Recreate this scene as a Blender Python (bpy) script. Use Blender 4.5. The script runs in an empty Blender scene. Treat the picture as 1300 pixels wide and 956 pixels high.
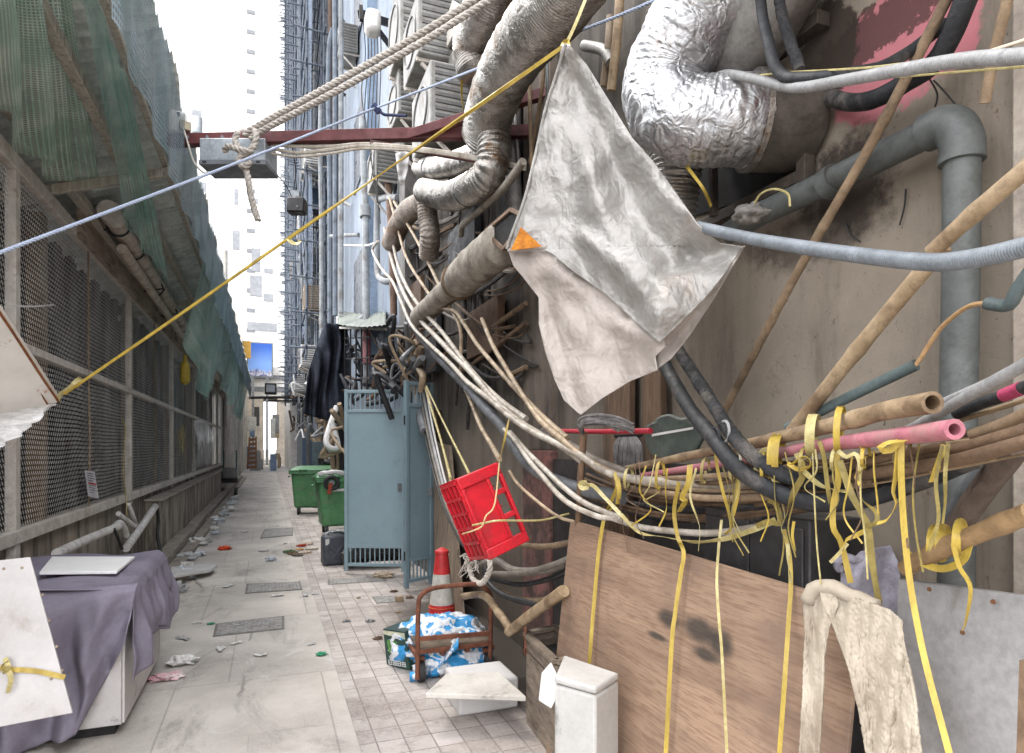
import bpy, bmesh, math, random
import numpy as np
from mathutils import Vector, Matrix, noise as mnoise
random.seed(7)
PI = math.pi
sc = bpy.context.scene
COL = sc.collection
# ------------------------------------------------------------------ camera model (photo pixels 1300 x 956)
FPX, YAW, EYE = 820.0, math.radians(20.7), 1.6
HX, HY = 650.0, 568.0
CY_, SY_ = math.cos(YAW), math.sin(YAW)
FW = Vector((SY_, CY_, 0)); RT = Vector((CY_, -SY_, 0)); UP = Vector((0, 0, 1)); EYEP = Vector((0, 0, EYE))
def ray(px, py): return FW + RT * ((px - HX) / FPX) + UP * ((HY - py) / FPX)
def D(px, py, d): return EYEP + ray(px, py) * d                      # by depth
def X(px, py, x):                                                    # on the plane world x
    r = ray(px, py); return EYEP + r * (x / r.x)
def Y(px, py, y):
    r = ray(px, py); return EYEP + r * (y / r.y)
def G(px, py, z=0.0):                                                # on the level z
    r = ray(px, py); return EYEP + r * ((z - EYE) / r.z)
def dep(p): return (p - EYEP).dot(FW)

# ------------------------------------------------------------------ colours and materials
def c(r, g, b, k=1.0):
    f = lambda v: ((v / 255 + 0.055) / 1.055) ** 2.4 if v > 10 else v / 255 / 12.92
    return (f(r) * k, f(g) * k, f(b) * k, 1)
class NT:
    def __init__(s, name):
        s.m = bpy.data.materials.new(name); s.m.use_nodes = True
        s.t = s.m.node_tree; s.n = s.t.nodes; s.n.clear()
        s.out = s.n.new('ShaderNodeOutputMaterial'); s.b = s.n.new('ShaderNodeBsdfPrincipled')
        s.t.links.new(s.b.outputs[0], s.out.inputs[0])
        s.tc = s.n.new('ShaderNodeTexCoord')
        s.obj = s.tc.outputs['Object']
        s.geo = s.n.new('ShaderNodeNewGeometry'); s.pos = s.geo.outputs['Position']
    def link(s, a, b): s.t.links.new(a, b)
    def put(s, sock, v):
        if hasattr(v, 'is_output'): s.link(v, sock)
        else: sock.default_value = v
    def map(s, v, scale=(1, 1, 1), loc=(0, 0, 0), rot=(0, 0, 0)):
        k = s.n.new('ShaderNodeMapping'); s.link(v, k.inputs[0]); k.inputs['Location'].default_value = loc
        k.inputs['Scale'].default_value = scale; k.inputs['Rotation'].default_value = rot; return k.outputs[0]
    def noise(s, v, scale=5, detail=5, rough=.6, dist=0, col=False):
        k = s.n.new('ShaderNodeTexNoise'); s.link(v, k.inputs['Vector']); k.inputs['Scale'].default_value = scale
        k.inputs['Detail'].default_value = detail; k.inputs['Roughness'].default_value = rough; k.inputs['Distortion'].default_value = dist
        return k.outputs[1 if col else 0]
    def voro(s, v, scale=5, feature='F1'):
        k = s.n.new('ShaderNodeTexVoronoi'); k.feature = feature; s.link(v, k.inputs['Vector']); k.inputs['Scale'].default_value = scale
        return k.outputs['Distance']
    def wave(s, v, scale=5, dist=2, axis='X', detail=2):
        k = s.n.new('ShaderNodeTexWave'); k.bands_direction = axis; s.link(v, k.inputs['Vector']); k.inputs['Scale'].default_value = scale
        k.inputs['Distortion'].default_value = dist; k.inputs['Detail'].default_value = detail; return k.outputs['Fac']
    def ramp(s, f, a, b, lo=0.0, hi=1.0):
        k = s.n.new('ShaderNodeMapRange'); s.link(f, k.inputs[0]); k.interpolation_type = 'SMOOTHSTEP'
        k.inputs[1].default_value = a; k.inputs[2].default_value = b; k.inputs[3].default_value = lo; k.inputs[4].default_value = hi
        return k.outputs[0]
    def mix(s, f, a, b, mode='MIX'):
        k = s.n.new('ShaderNodeMix'); k.data_type = 'RGBA'; k.blend_type = mode
        s.put(k.inputs[0], f); s.put(k.inputs[6], a); s.put(k.inputs[7], b); return k.outputs[2]
    def math(s, op, a, b=0.0):
        k = s.n.new('ShaderNodeMath'); k.operation = op; s.put(k.inputs[0], a); s.put(k.inputs[1], b); return k.outputs[0]
    def ridge(s, v, scale, lo=.7, dist=.6, k=3.0):                   # thin crease lines
        n = s.noise(v, scale, 2.5, .5, dist)
        a = s.n.new('ShaderNodeMath'); a.operation = 'ABSOLUTE'; s.link(s.math('MULTIPLY', s.math('SUBTRACT', n, .5), 2 * k), a.inputs[0])
        return s.ramp(s.math('SUBTRACT', 1.0, a.outputs[0]), lo, 1.0)
    def blob(s, v, center, size, edge=.25, nz=.6, nscale=6):          # 1 inside a ragged ellipsoid, 0 outside
        mp = s.n.new('ShaderNodeMapping'); mp.vector_type = 'TEXTURE'; s.link(v, mp.inputs[0])
        mp.inputs['Location'].default_value = center; mp.inputs['Scale'].default_value = size
        ln = s.n.new('ShaderNodeVectorMath'); ln.operation = 'LENGTH'; s.link(mp.outputs[0], ln.inputs[0])
        n = s.noise(v, nscale, 8, .7)
        d = s.math('ADD', ln.outputs['Value'], s.math('MULTIPLY', s.math('SUBTRACT', n, .5), nz * 2))
        return s.ramp(d, 1 - edge, 1 + edge, 1, 0)
    def bump(s, h, strength=.2, dist=.01):
        k = s.n.new('ShaderNodeBump'); s.link(h, k.inputs['Height']); k.inputs['Strength'].default_value = strength
        k.inputs['Distance'].default_value = dist; s.link(k.outputs[0], s.b.inputs['Normal']); return k
    def fin(s, col=None, rough=.7, metal=0.0, spec=.4):
        if col is not None: s.put(s.b.inputs['Base Color'], col)
        s.put(s.b.inputs['Roughness'], rough); s.put(s.b.inputs['Metallic'], metal); s.b.inputs['Specular IOR Level'].default_value = spec
        return s.m
MATS = {}
def mk(name, col, col2=None, scale=6, rough=.7, metal=0.0, bump=.15, bscale=40, stretch=(1, 1, 1), dirt=0.0, dcol=(.03, .026, .022, 1), dscale=4, spec=.4, bdist=.01, grime=.5, grain=1.0):
    if name in MATS: return MATS[name]
    t = NT(name); col2 = col2 or tuple([x * .72 for x in col[:3]] + [1])
    v = t.map(t.obj, stretch)
    b = t.mix(t.ramp(t.noise(v, scale, 7, .62), .3, .7), col, col2)
    b = t.mix(t.ramp(t.noise(v, scale * 4.3, 6, .72), .46, .64, 0, grime), b, tuple([x * .5 for x in col[:3]] + [1]))
    g = t.ramp(t.noise(v, scale * 16, 4, .7), .25, .75, 1 - .2 * grain, 1 + .14 * grain)
    b = t.mix(1.0, b, g, 'MULTIPLY')
    if dirt > 0:
        d = t.ramp(t.noise(v, dscale, 10, .72, .4), .6 - .26 * dirt, .72 - .16 * dirt)
        b = t.mix(t.math('MULTIPLY', d, min(1, .45 + dirt * .5)), b, dcol)
    if bump > 0: t.bump(t.noise(v, bscale, 6, .65), bump, bdist)
    r = t.ramp(t.noise(v, scale * 2, 4), .3, .7, max(.05, rough - .1), min(1, rough + .12))
    t.fin(b, r, metal, spec); MATS[name] = t.m; return t.m

# ------------------------------------------------------------------ mesh building
def spline(pts, step=None, n=None):
    """Catmull-Rom through points (Vector), resampled evenly."""
    pts = [Vector(p) for p in pts]
    if len(pts) == 2: dense = [pts[0].lerp(pts[1], i / 60) for i in range(61)]
    else:
        P = [pts[0] * 2 - pts[1]] + pts + [pts[-1] * 2 - pts[-2]]; dense = []
        for i in range(1, len(P) - 2):
            a, b, cc, d = P[i - 1], P[i], P[i + 1], P[i + 2]
            for k in range(24):
                t = k / 24
                dense.append(.5 * ((2 * b) + (cc - a) * t + (2 * a - 5 * b + 4 * cc - d) * t * t + (3 * b - a - 3 * cc + d) * t ** 3))
        dense.append(pts[-1])
    L = [0.0]
    for i in range(1, len(dense)): L.append(L[-1] + (dense[i] - dense[i - 1]).length)
    tot = L[-1]
    if n is None: n = max(2, int(tot / (step or .03)) + 1)
    out = []; j = 0
    for i in range(n):
        s = tot * i / (n - 1)
        while j < len(L) - 2 and L[j + 1] < s: j += 1
        t = (s - L[j]) / max(1e-9, L[j + 1] - L[j]); out.append(dense[j].lerp(dense[j + 1], min(1, max(0, t))))
    return out
def frames(pts):
    T = []
    for i in range(len(pts)):
        a = pts[max(0, i - 1)]; b = pts[min(len(pts) - 1, i + 1)]; T.append((b - a).normalized())
    u = T[0].orthogonal().normalized(); res = []
    for t in T:
        u = (u - t * u.dot(t)); u = u.normalized() if u.length > 1e-6 else t.orthogonal().normalized()
        res.append((t, u, t.cross(u)))
    return res
class MB:
    def __init__(s): s.v = []; s.f = []
    def add(s, vs, fs):
        o = len(s.v); s.v += [tuple(v) for v in vs]; s.f += [tuple(i + o for i in f) for f in fs]; return s
    def box(s, ctr, size, rot=None, taper=1.0):
        hx, hy, hz = size[0] / 2, size[1] / 2, size[2] / 2; vs = []
        for z in (-1, 1):
            k = taper if z > 0 else 1
            for x, y in ((-1, -1), (1, -1), (1, 1), (-1, 1)):
                v = Vector((x * hx * k, y * hy * k, z * hz))
                if rot is not None: v = rot @ v
                vs.append(v + Vector(ctr))
        return s.add(vs, [(3, 2, 1, 0), (4, 5, 6, 7), (0, 1, 5, 4), (1, 2, 6, 5), (2, 3, 7, 6), (3, 0, 4, 7)])
    def bb(s, x0, x1, y0, y1, z0, z1): return s.box(((x0 + x1) / 2, (y0 + y1) / 2, (z0 + z1) / 2), (abs(x1 - x0), abs(y1 - y0), abs(z1 - z0)))
    def bar(s, a, b, w, h=None, up=(0, 0, 1)):
        a, b = Vector(a), Vector(b); h = h or w; t = (b - a).normalized(); u = Vector(up)
        sd = t.cross(u)
        if sd.length < 1e-3: sd = t.cross(Vector((0, 1, 0)))
        sd.normalize(); u2 = sd.cross(t)
        vs = [p + sd * (w / 2 * x) + u2 * (h / 2 * y) for p in (a, b) for x, y in ((-1, -1), (1, -1), (1, 1), (-1, 1))]
        return s.add(vs, [(3, 2, 1, 0), (4, 5, 6, 7), (0, 1, 5, 4), (1, 2, 6, 5), (2, 3, 7, 6), (3, 0, 4, 7)])
    def tube(s, pts, r, n=10, cap=True, step=None, smooth=True, rib=0.0, pitch=.02, jit=0.0, jscale=20, rf=None, squash=None, hollow=0.0):
        p = spline(pts, step or max(.012, r * .8)) if smooth else [Vector(q) for q in pts]
        fr = frames(p); vs = []; L = 0.0; m = len(p)
        for i, (t, u, w) in enumerate(fr):
            if i: L += (p[i] - p[i - 1]).length
            rr = r * (rf(i / (m - 1)) if rf else 1.0)
            if rib: rr *= 1 + rib * math.sin(2 * PI * L / pitch)
            for k in range(n):
                a = 2 * PI * k / n; dv = u * math.cos(a) + w * math.sin(a); q = rr
                if jit:
                    q *= 1 + jit * mnoise.noise((p[i] + dv * r) * jscale)
                if squash: dv = dv + squash[0] * (dv.dot(squash[0]) * (squash[1] - 1))
                vs.append(p[i] + dv * q)
        fs = [(i * n + k, i * n + (k + 1) % n, (i + 1) * n + (k + 1) % n, (i + 1) * n + k) for i in range(m - 1) for k in range(n)]
        if hollow:                                                   # open far end with an inner wall
            o = len(vs)
            for j, (q, kk) in enumerate(((0, 1), (0.0, hollow), (-2.2 * r, hollow))):
                if j == 0: continue
                t, u, w = fr[-1]
                for k in range(n):
                    a = 2 * PI * k / n; vs.append(p[-1] + t * q + (u * math.cos(a) + w * math.sin(a)) * r * hollow)
            e = (m - 1) * n
            fs += [(e + k, e + (k + 1) % n, o + (k + 1) % n, o + k) for k in range(n)]
            fs += [(o + k, o + (k + 1) % n, o + n + (k + 1) % n, o + n + k) for k in range(n)]
            fs += [tuple(o + n + k for k in range(n))]
            if cap: fs += [tuple(range(n - 1, -1, -1))]
        elif cap: fs += [tuple(range(n - 1, -1, -1)), tuple((m - 1) * n + k for k in range(n))]
        return s.add(vs, fs)
    def ribbon(s, pts, w, nrm=None, twist=0.0, step=.02, th=.0012, tw0=0.0, waves=0.0):
        p = spline(pts, step); fr = frames(p); vs = []; m = len(p)
        nrm = Vector(nrm or (-.8, -.6, .1)).normalized()
        for i, (t, u, b) in enumerate(fr):
            sd = t.cross(nrm)
            if sd.length < .05: sd = t.cross(Vector((.6, -.8, .1)))
            sd.normalize(); nn = sd.cross(t).normalized(); a = tw0 + twist * i / (m - 1) + waves * math.sin(i * .35)
            s2 = sd * math.cos(a) + nn * math.sin(a); n2 = nn * math.cos(a) - sd * math.sin(a)
            for x, y in ((-1, -1), (1, -1), (1, 1), (-1, 1)): vs.append(p[i] + s2 * (w / 2 * x) + n2 * (th / 2 * y))
        fs = [(i * 4 + k, i * 4 + (k + 1) % 4, i * 4 + 4 + (k + 1) % 4, i * 4 + 4 + k) for i in range(m - 1) for k in range(4)]
        fs += [(3, 2, 1, 0), tuple((m - 1) * 4 + k for k in range(4))]
        return s.add(vs, fs)
    def rope(s, pts, r, strands=3, lay=None, n=7):
        p = spline(pts, r * .55); fr = frames(p); lay = lay or r * 7
        for q in range(strands):
            c2 = []; L = 0.0
            for i, (t, u, w) in enumerate(fr):
                if i: L += (p[i] - p[i - 1]).length
                a = 2 * PI * (L / lay + q / strands); c2.append(p[i] + (u * math.cos(a) + w * math.sin(a)) * r * .5)
            s.tube(c2, r * .56, n, smooth=False)
        return s
    def grid(s, nu, nv, fn, two=False):
        vs = [fn(i / (nu - 1), j / (nv - 1)) for j in range(nv) for i in range(nu)]
        return s.add(vs, [(j * nu + i, j * nu + i + 1, (j + 1) * nu + i + 1, (j + 1) * nu + i) for j in range(nv - 1) for i in range(nu - 1)])
    def prism(s, poly, nrm, th):
        nrm = Vector(nrm).normalized(); n = len(poly); a = [Vector(p) for p in poly]; b = [p + nrm * th for p in a]
        return s.add(a + b, [tuple(range(n - 1, -1, -1)), tuple(range(n, 2 * n))] + [(i, (i + 1) % n, n + (i + 1) % n, n + i) for i in range(n)])
    def lathe(s, prof, ctr=(0, 0, 0), n=24, M=None):
        vs = []
        for r, z in prof:
            for k in range(n):
                v = Vector((r * math.cos(2 * PI * k / n), r * math.sin(2 * PI * k / n), z))
                if M is not None: v = M @ v
                vs.append(v + Vector(ctr))
        m = len(prof)
        fs = [(i * n + k, i * n + (k + 1) % n, (i + 1) * n + (k + 1) % n, (i + 1) * n + k) for i in range(m - 1) for k in range(n)]
        fs += [tuple(range(n - 1, -1, -1)), tuple((m - 1) * n + k for k in range(n))]
        return s.add(vs, fs)
    def build(s, name, mat, parent=None, bevel=0.0, ang=35, flat=False, subd=0, solid=0.0, origin=True):
        me = bpy.data.meshes.new(name); V = np.array(s.v, dtype=float)
        o = Vector((0, 0, 0))
        if parent is None and origin:
            o = Vector(((V[:, 0].min() + V[:, 0].max()) / 2, (V[:, 1].min() + V[:, 1].max()) / 2, V[:, 2].min()))
        elif parent is not None: o = Vector(parent['_o'])
        me.from_pydata([tuple(v) for v in (V - np.array(o))], [], s.f); me.update()
        bm = bmesh.new(); bm.from_mesh(me); bmesh.ops.recalc_face_normals(bm, faces=bm.faces); bm.to_mesh(me); bm.free()
        if not flat: me.shade_smooth(); me.set_sharp_from_angle(angle=math.radians(ang))
        ob = bpy.data.objects.new(name, me); COL.objects.link(ob)
        if mat: me.materials.append(mat)
        if solid: m = ob.modifiers.new('Solidify', 'SOLIDIFY'); m.thickness = solid; m.offset = 0
        if bevel:
            m = ob.modifiers.new('Bevel', 'BEVEL'); m.width = bevel; m.segments = 2; m.limit_method = 'ANGLE'; m.angle_limit = math.radians(40)
        if subd: m = ob.modifiers.new('Subd', 'SUBSURF'); m.levels = subd; m.render_levels = subd
        ob['_o'] = tuple(o)
        if parent is not None:
            root = parent
            ob.parent = parent; ob['_o'] = tuple(parent['_o'])
        else: ob.location = o
        return ob
def uvgrid(o, nu, nv, U, V):
    uv = o.data.uv_layers.new(name='cloth'); idx = np.zeros(len(o.data.loops), dtype=np.int32); o.data.loops.foreach_get('vertex_index', idx)
    q = np.stack([(idx % nu) / (nu - 1) * U, (idx // nu) / (nv - 1) * V], 1); uv.data.foreach_set('uv', q.astype(np.float32).ravel()); return o
def tag(o, label, cat, group=None):
    o['label'] = label; o['category'] = cat
    if group: o['group'] = group
    return o
def struct(o): o['kind'] = 'structure'; return o
def stuff(o, label, cat): o['kind'] = 'stuff'; o['label'] = label; o['category'] = cat; return o
def empty(name, loc, label, cat, group=None):
    o = bpy.data.objects.new(name, None); COL.objects.link(o); o.location = loc; o.empty_display_size = .1; o['_o'] = tuple(loc)
    return tag(o, label, cat, group)
def copy_tree(o, parent=None):
    q = o.copy(); COL.objects.link(q)
    if parent is not None: q.parent = parent
    for ch in list(o.children): copy_tree(ch, q)
    return q
# tube laid through photo points (px, py, x-plane); width given in photo pixels at its middle
def pp(pts): return [X(*p) for p in pts]
def rpx(pts, w): 
    m = pts[len(pts) // 2]; return w / 2 * dep(m) / FPX
def tubex(name, pts, w, mat, label=None, cat=None, group=None, parent=None, n=10, **k):
    q = pp(pts); r = rpx(q, w)
    o = MB().tube(q, r, n, **k).build(name, mat, parent)
    if label: tag(o, label, cat, group)
    return o
# ------------------------------------------------------------------ camera, light
cam = bpy.data.cameras.new('camera'); cam.sensor_width = 36; cam.lens = 36 * FPX / 1300; cam.shift_y = 90 / 1300
cam.clip_start = .05; cam.clip_end = 2000
co = bpy.data.objects.new('camera', cam); COL.objects.link(co); co.location = EYEP; co.rotation_euler = (PI / 2, 0, -YAW); sc.camera = co
w = bpy.data.worlds.new('World'); sc.world = w; w.use_nodes = True; wn = w.node_tree; wn.nodes.clear()
SUN_EL, SUN_AZ = math.radians(62), math.radians(-25)                 # high, hazy sun a little left of the alley axis
sk = wn.nodes.new('ShaderNodeTexSky'); sk.sky_type = 'NISHITA'; sk.sun_disc = False; sk.sun_elevation = SUN_EL; sk.sun_rotation = SUN_AZ; sk.dust_density = 4
bg = wn.nodes.new('ShaderNodeBackground'); wo = wn.nodes.new('ShaderNodeOutputWorld'); bg.inputs[1].default_value = .15
wmx = wn.nodes.new('ShaderNodeMix'); wmx.data_type = 'RGBA'; wmx.inputs[0].default_value = .8; wmx.inputs[7].default_value = (36, 36.4, 37.5, 1)   # bright overcast veil over the blue
wn.links.new(sk.outputs[0], wmx.inputs[6]); wn.links.new(wmx.outputs[2], bg.inputs[0]); wn.links.new(bg.outputs[0], wo.inputs[0])
sl = bpy.data.lights.new('sun', 'SUN'); sl.energy = 2.2; sl.angle = math.radians(14); sl.color = (1, .95, .88)
so = bpy.data.objects.new('sun', sl); COL.objects.link(so); so.rotation_euler = (math.radians(90) - SUN_EL, 0, PI - SUN_AZ if False else math.radians(180) + math.radians(25)); so.location = (0, 10, 30)
sc.view_settings.view_transform = 'Standard'; sc.view_settings.look = 'None'; sc.view_settings.exposure = 0
sc.cycles.use_denoising = True; sc.cycles.max_bounces = 8; sc.cycles.transparent_max_bounces = 24; sc.cycles.sample_clamp_indirect = 8

# ------------------------------------------------------------------ materials
def m_pavement():
    t = NT('concrete_lane'); v = t.obj
    b = t.mix(t.ramp(t.noise(v, 1.1, 8, .65), .3, .7), c(166, 159, 151), c(203, 196, 188))
    k = t.n.new('ShaderNodeTexBrick'); t.link(t.map(v, (1, 1, 1), (.25, .3, 0)), k.inputs['Vector']); k.offset = .35
    k.inputs['Scale'].default_value = 1; k.inputs['Mortar Size'].default_value = .006; k.inputs['Brick Width'].default_value = .93; k.inputs['Row Height'].default_value = 1.7
    k.inputs['Color1'].default_value = (.9, .9, .9, 1); k.inputs['Color2'].default_value = (1.06, 1.05, 1.03, 1); k.inputs['Mortar'].default_value = (.66, .65, .64, 1); k.inputs['Bias'].default_value = 0
    b = t.mix(1.0, b, k.outputs['Color'], 'MULTIPLY')
    k2 = t.n.new('ShaderNodeTexBrick'); t.link(t.map(v, (1, 1, 1), (.1, 1.1, 0)), k2.inputs['Vector']); k2.offset = .6
    k2.inputs['Mortar Size'].default_value = 0.003; k2.inputs['Brick Width'].default_value = .75; k2.inputs['Row Height'].default_value = .83; k2.inputs['Scale'].default_value = 1
    k2.inputs['Color1'].default_value = (.9, .9, .9, 1); k2.inputs['Color2'].default_value = (1.04, 1.04, 1.04, 1); k2.inputs['Mortar'].default_value = (.8, .8, .8, 1)
    b = t.mix(t.ramp(t.noise(v, .5, 3), .45, .6), b, t.mix(1.0, b, k2.outputs['Color'], 'MULTIPLY'))
    b = t.mix(t.ramp(t.noise(t.map(v, (1, .45, 1)), 1.7, 10, .75, .6), .5, .68, 0, .75), b, c(112, 106, 99))
    b = t.mix(t.ramp(t.noise(t.map(v, (1, .6, 1), (5, 2, 0)), 3.1, 8, .75, 1), .56, .7, 0, .6), b, c(206, 203, 199))
    cr = t.n.new('ShaderNodeTexVoronoi'); cr.feature = 'DISTANCE_TO_EDGE'; cr.inputs['Scale'].default_value = .5; t.link(t.mix(.12, v, t.noise(v, 3, 6, .7, 0, True)), cr.inputs['Vector'])
    b = t.mix(t.math('MULTIPLY', t.ramp(cr.outputs['Distance'], .002, .006, 1, 0), t.ramp(t.noise(v, .8, 2), .5, .6)), b, c(128, 122, 116))
    b = t.mix(t.ramp(t.noise(v, 90, 2), .3, .75, 0, .35), b, c(205, 202, 198))
    sp = t.ramp(t.voro(v, 9), .03, .06, 1, 0); b = t.mix(t.math('MULTIPLY', sp, t.ramp(t.noise(v, 2.3, 2), .5, .6)), b, c(84, 78, 72))
    t.bump(t.noise(v, 70, 6, .7), .25, .006)
    return t.fin(b, .8)
def m_tiles():
    t = NT('paving_tiles'); v = t.obj
    k = t.n.new('ShaderNodeTexBrick'); t.link(t.map(v, (1, 1, 1), (.05, 0, 0)), k.inputs['Vector']); k.offset = 0
    k.inputs['Scale'].default_value = 1; k.inputs['Mortar Size'].default_value = .005; k.inputs['Mortar Smooth'].default_value = .3; k.inputs['Brick Width'].default_value = .15; k.inputs['Row Height'].default_value = .168
    k.inputs['Color1'].default_value = c(160, 151, 145); k.inputs['Color2'].default_value = c(192, 184, 179); k.inputs['Mortar'].default_value = c(124, 116, 110)
    b = t.mix(t.ramp(t.noise(v, 1.4, 9, .7), .42, .66, 0, .8), k.outputs['Color'], c(132, 122, 114))
    b = t.mix(t.ramp(t.noise(v, 5, 7, .75), .52, .66, 0, .5), b, c(104, 95, 88))
    b = t.mix(t.ramp(t.noise(v, 60, 2), .3, .75, 0, .3), b, c(200, 192, 188))
    b = t.mix(t.blob(t.pos, (1.6, 5.2, 0), (.6, 1.7, .5), .4, .5, 3), b, c(72, 64, 58))
    h = t.math('SUBTRACT', t.math('MULTIPLY', t.noise(v, 50, 5), .3), k.outputs['Fac']); t.bump(h, .5, .006)
    return t.fin(b, .75)
def m_right_wall():
    t = NT('stained_plaster'); p = t.pos
    st = t.map(p, (1, 1, .18))
    b = t.mix(t.ramp(t.noise(p, 1.2, 7, .6), .3, .7), c(124, 114, 102), c(148, 137, 123))
    b = t.mix(t.ramp(t.noise(st, 3.5, 9, .7), .48, .75, 0, .65), b, c(70, 62, 53))
    b = t.mix(t.ramp(t.noise(p, 26, 5, .75), .62, .72, 0, .7), b, c(96, 72, 52))            # small rusty specks
    b = t.mix(t.ramp(t.noise(t.map(p, (1, 1, .5)), 55, 4, .8), .63, .7, 0, .8), b, c(58, 52, 46))
    b = t.mix(t.ramp(t.noise(p, 7, 10, .8, .5), .58, .68, 0, .45), b, c(92, 78, 64))
    b = t.mix(t.ramp(t.noise(t.map(p, (1, 1, .06)), 9, 6, .7), .58, .72, 0, .5), b, c(78, 68, 58))
    def bl(px, py, sx, sz, **k):
        q = X(px, py, 1.9); return t.blob(p, tuple(q), (.5, sx, sz), **k)
    b = t.mix(t.math('MAXIMUM', bl(1140, 58, .3, .2, edge=.06, nz=.55, nscale=7), bl(1098, 95, .12, .12, edge=.06, nz=.5, nscale=9)), b, c(176, 110, 116))   # old pink paint
    grey = t.math('MAXIMUM', bl(1050, 70, .13, .2, edge=.1, nz=.7, nscale=9), bl(1075, 235, .17, .17, edge=.3, nz=.9, nscale=14))
    b = t.mix(grey, b, c(64, 56, 50))
    b = t.mix(t.math('MULTIPLY', bl(1110, 40, .3, .08, edge=.05, nz=1.2, nscale=18), .8), b, c(52, 44, 38))
    b = t.mix(t.math('MULTIPLY', bl(1030, 300, .3, .1, edge=.4, nz=.9, nscale=16), .7), b, c(54, 47, 42))
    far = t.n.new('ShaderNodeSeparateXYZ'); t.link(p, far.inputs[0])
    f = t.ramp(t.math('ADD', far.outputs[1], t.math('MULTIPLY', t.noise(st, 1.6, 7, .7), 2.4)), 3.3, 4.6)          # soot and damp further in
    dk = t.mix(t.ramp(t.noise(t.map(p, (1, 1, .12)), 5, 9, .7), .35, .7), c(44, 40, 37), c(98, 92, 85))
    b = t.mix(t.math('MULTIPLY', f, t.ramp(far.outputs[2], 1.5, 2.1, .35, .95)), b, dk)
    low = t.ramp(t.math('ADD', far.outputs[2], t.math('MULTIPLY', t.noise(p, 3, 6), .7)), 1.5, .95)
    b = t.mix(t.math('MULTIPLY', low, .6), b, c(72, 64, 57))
    hh = t.math('ADD', t.noise(p, 9, 8, .7), t.math('MULTIPLY', t.noise(p, 90, 3), .25)); t.bump(hh, .35, .02)
    return t.fin(b, .85, 0, .25)
M = {}
M['lane'] = m_pavement(); M['tiles'] = m_tiles(); M['plaster'] = m_right_wall()
M['kerb'] = mk('kerb_stone', c(142, 132, 122), c(172, 162, 150), 4, .85, bump=.4, dirt=.4, dcol=c(70, 62, 55))
M['lowwall'] = mk('stained_render', c(172, 162, 148), c(130, 121, 110), 3, .85, bump=.35, bscale=25, stretch=(1, 1, .2), dirt=.6, dcol=c(48, 41, 35))
M['dark'] = mk('dark_backing', c(30, 29, 29), c(52, 50, 49), 3, .8, stretch=(1, 1, .1), bump=.2)
M['timber'] = mk('grey_timber', c(182, 176, 162), c(150, 143, 130), 5, .8, stretch=(6, 6, .6), bump=.3, dirt=.35)
M['steel_taupe'] = mk('taupe_steel', c(206, 200, 192), c(178, 170, 160), 6, .65, bump=.1, dirt=.22, dcol=c(120, 94, 74), grime=.2)
M['wire'] = mk('galvanised_wire', c(232, 232, 230), c(196, 195, 193), 3, .5, .1, bump=0, grime=.1)
M['awning'] = mk('corrugated_sheet', c(206, 210, 204), c(166, 172, 168), 3, .65, bump=.1, dirt=.2, dcol=c(66, 54, 42))
M['pvc'] = mk('grimy_pvc', c(206, 194, 180), c(172, 156, 140), 5, .55, bump=.1, dirt=.45, dcol=c(98, 78, 60))
M['white'] = mk('white_board', c(202, 200, 198), c(192, 189, 186), 3, .6, bump=.06, dirt=.12, dcol=c(160, 150, 140), grime=.08, grain=.25)
M['cloth_purple'] = mk('purple_grey_cloth', c(138, 132, 146), c(122, 116, 130), 2.5, .9, bump=.2, bscale=90, spec=.1, grime=.08, grain=.5)
M['yellow'] = mk('yellow_strap', c(188, 162, 72), c(150, 126, 52), 14, .45, bump=.15, bscale=60, stretch=(1, 1, .3), dirt=.35, dcol=c(104, 84, 40), grime=.35)
M['black'] = mk('black_rubber', c(36, 36, 38), c(52, 51, 51), 12, .55, bump=.3, bscale=30, dirt=.3, dcol=c(90, 84, 78))
M['yellow_pale'] = mk('pale_yellow_strap', c(196, 184, 132), c(158, 142, 84), 14, .5, bump=.1, dirt=.3, dcol=c(120, 100, 56))
M['pale'] = mk('pale_render', c(222, 220, 216), c(205, 202, 197), .6, .85, bump=.1, bscale=6)
M['metal_grey'] = mk('grey_metal', c(138, 142, 146), c(118, 121, 124), 6, .45, .35, bump=.05, dirt=.2)

# ------------------------------------------------------------------ ground
def sheet(name, x0, x1, y0, y1, z, mat):
    o = MB().add([(x0, y0, z), (x1, y0, z), (x1, y1, z), (x0, y1, z)], [(0, 1, 2, 3)]).build(name, mat, origin=False); return struct(o)
sheet('ground', -300, 300, -300, 500, -.012, mk('ground_asphalt', c(120, 116, 112), None, 2, .9))
sheet('lane', -1.52, .46, -6, 75, 0, M['lane'])
sheet('pavement', .46, 2.6, -6, 75, .004, M['tiles'])
sheet('road', -12, 12, 44, 54, .008, mk('pale_asphalt', c(170, 168, 166), None, 2, .9))

# left kerb: a row of worn stones and a lower channel row
ks = MB(); y = 5.0; rnd = random.Random(3)
while y < 36:
    L = rnd.uniform(.8, 1.3); h = .17 + rnd.uniform(-.02, .02)
    ks.box((-1.34 + rnd.uniform(-.012, .012), y + L / 2, h / 2 - .01), (.2, L - .02, h)); y += L
struct(ks.build('kerb', M['kerb'], bevel=.02, origin=False))
ks = MB(); y = 5.0
while y < 36:
    L = rnd.uniform(1.0, 1.6); ks.box((-1.13 + rnd.uniform(-.01, .01), y + L / 2, .03), (.17, L - .02, .08)); y += L
struct(ks.build('gutter', M['kerb'], bevel=.02, origin=False))

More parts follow.
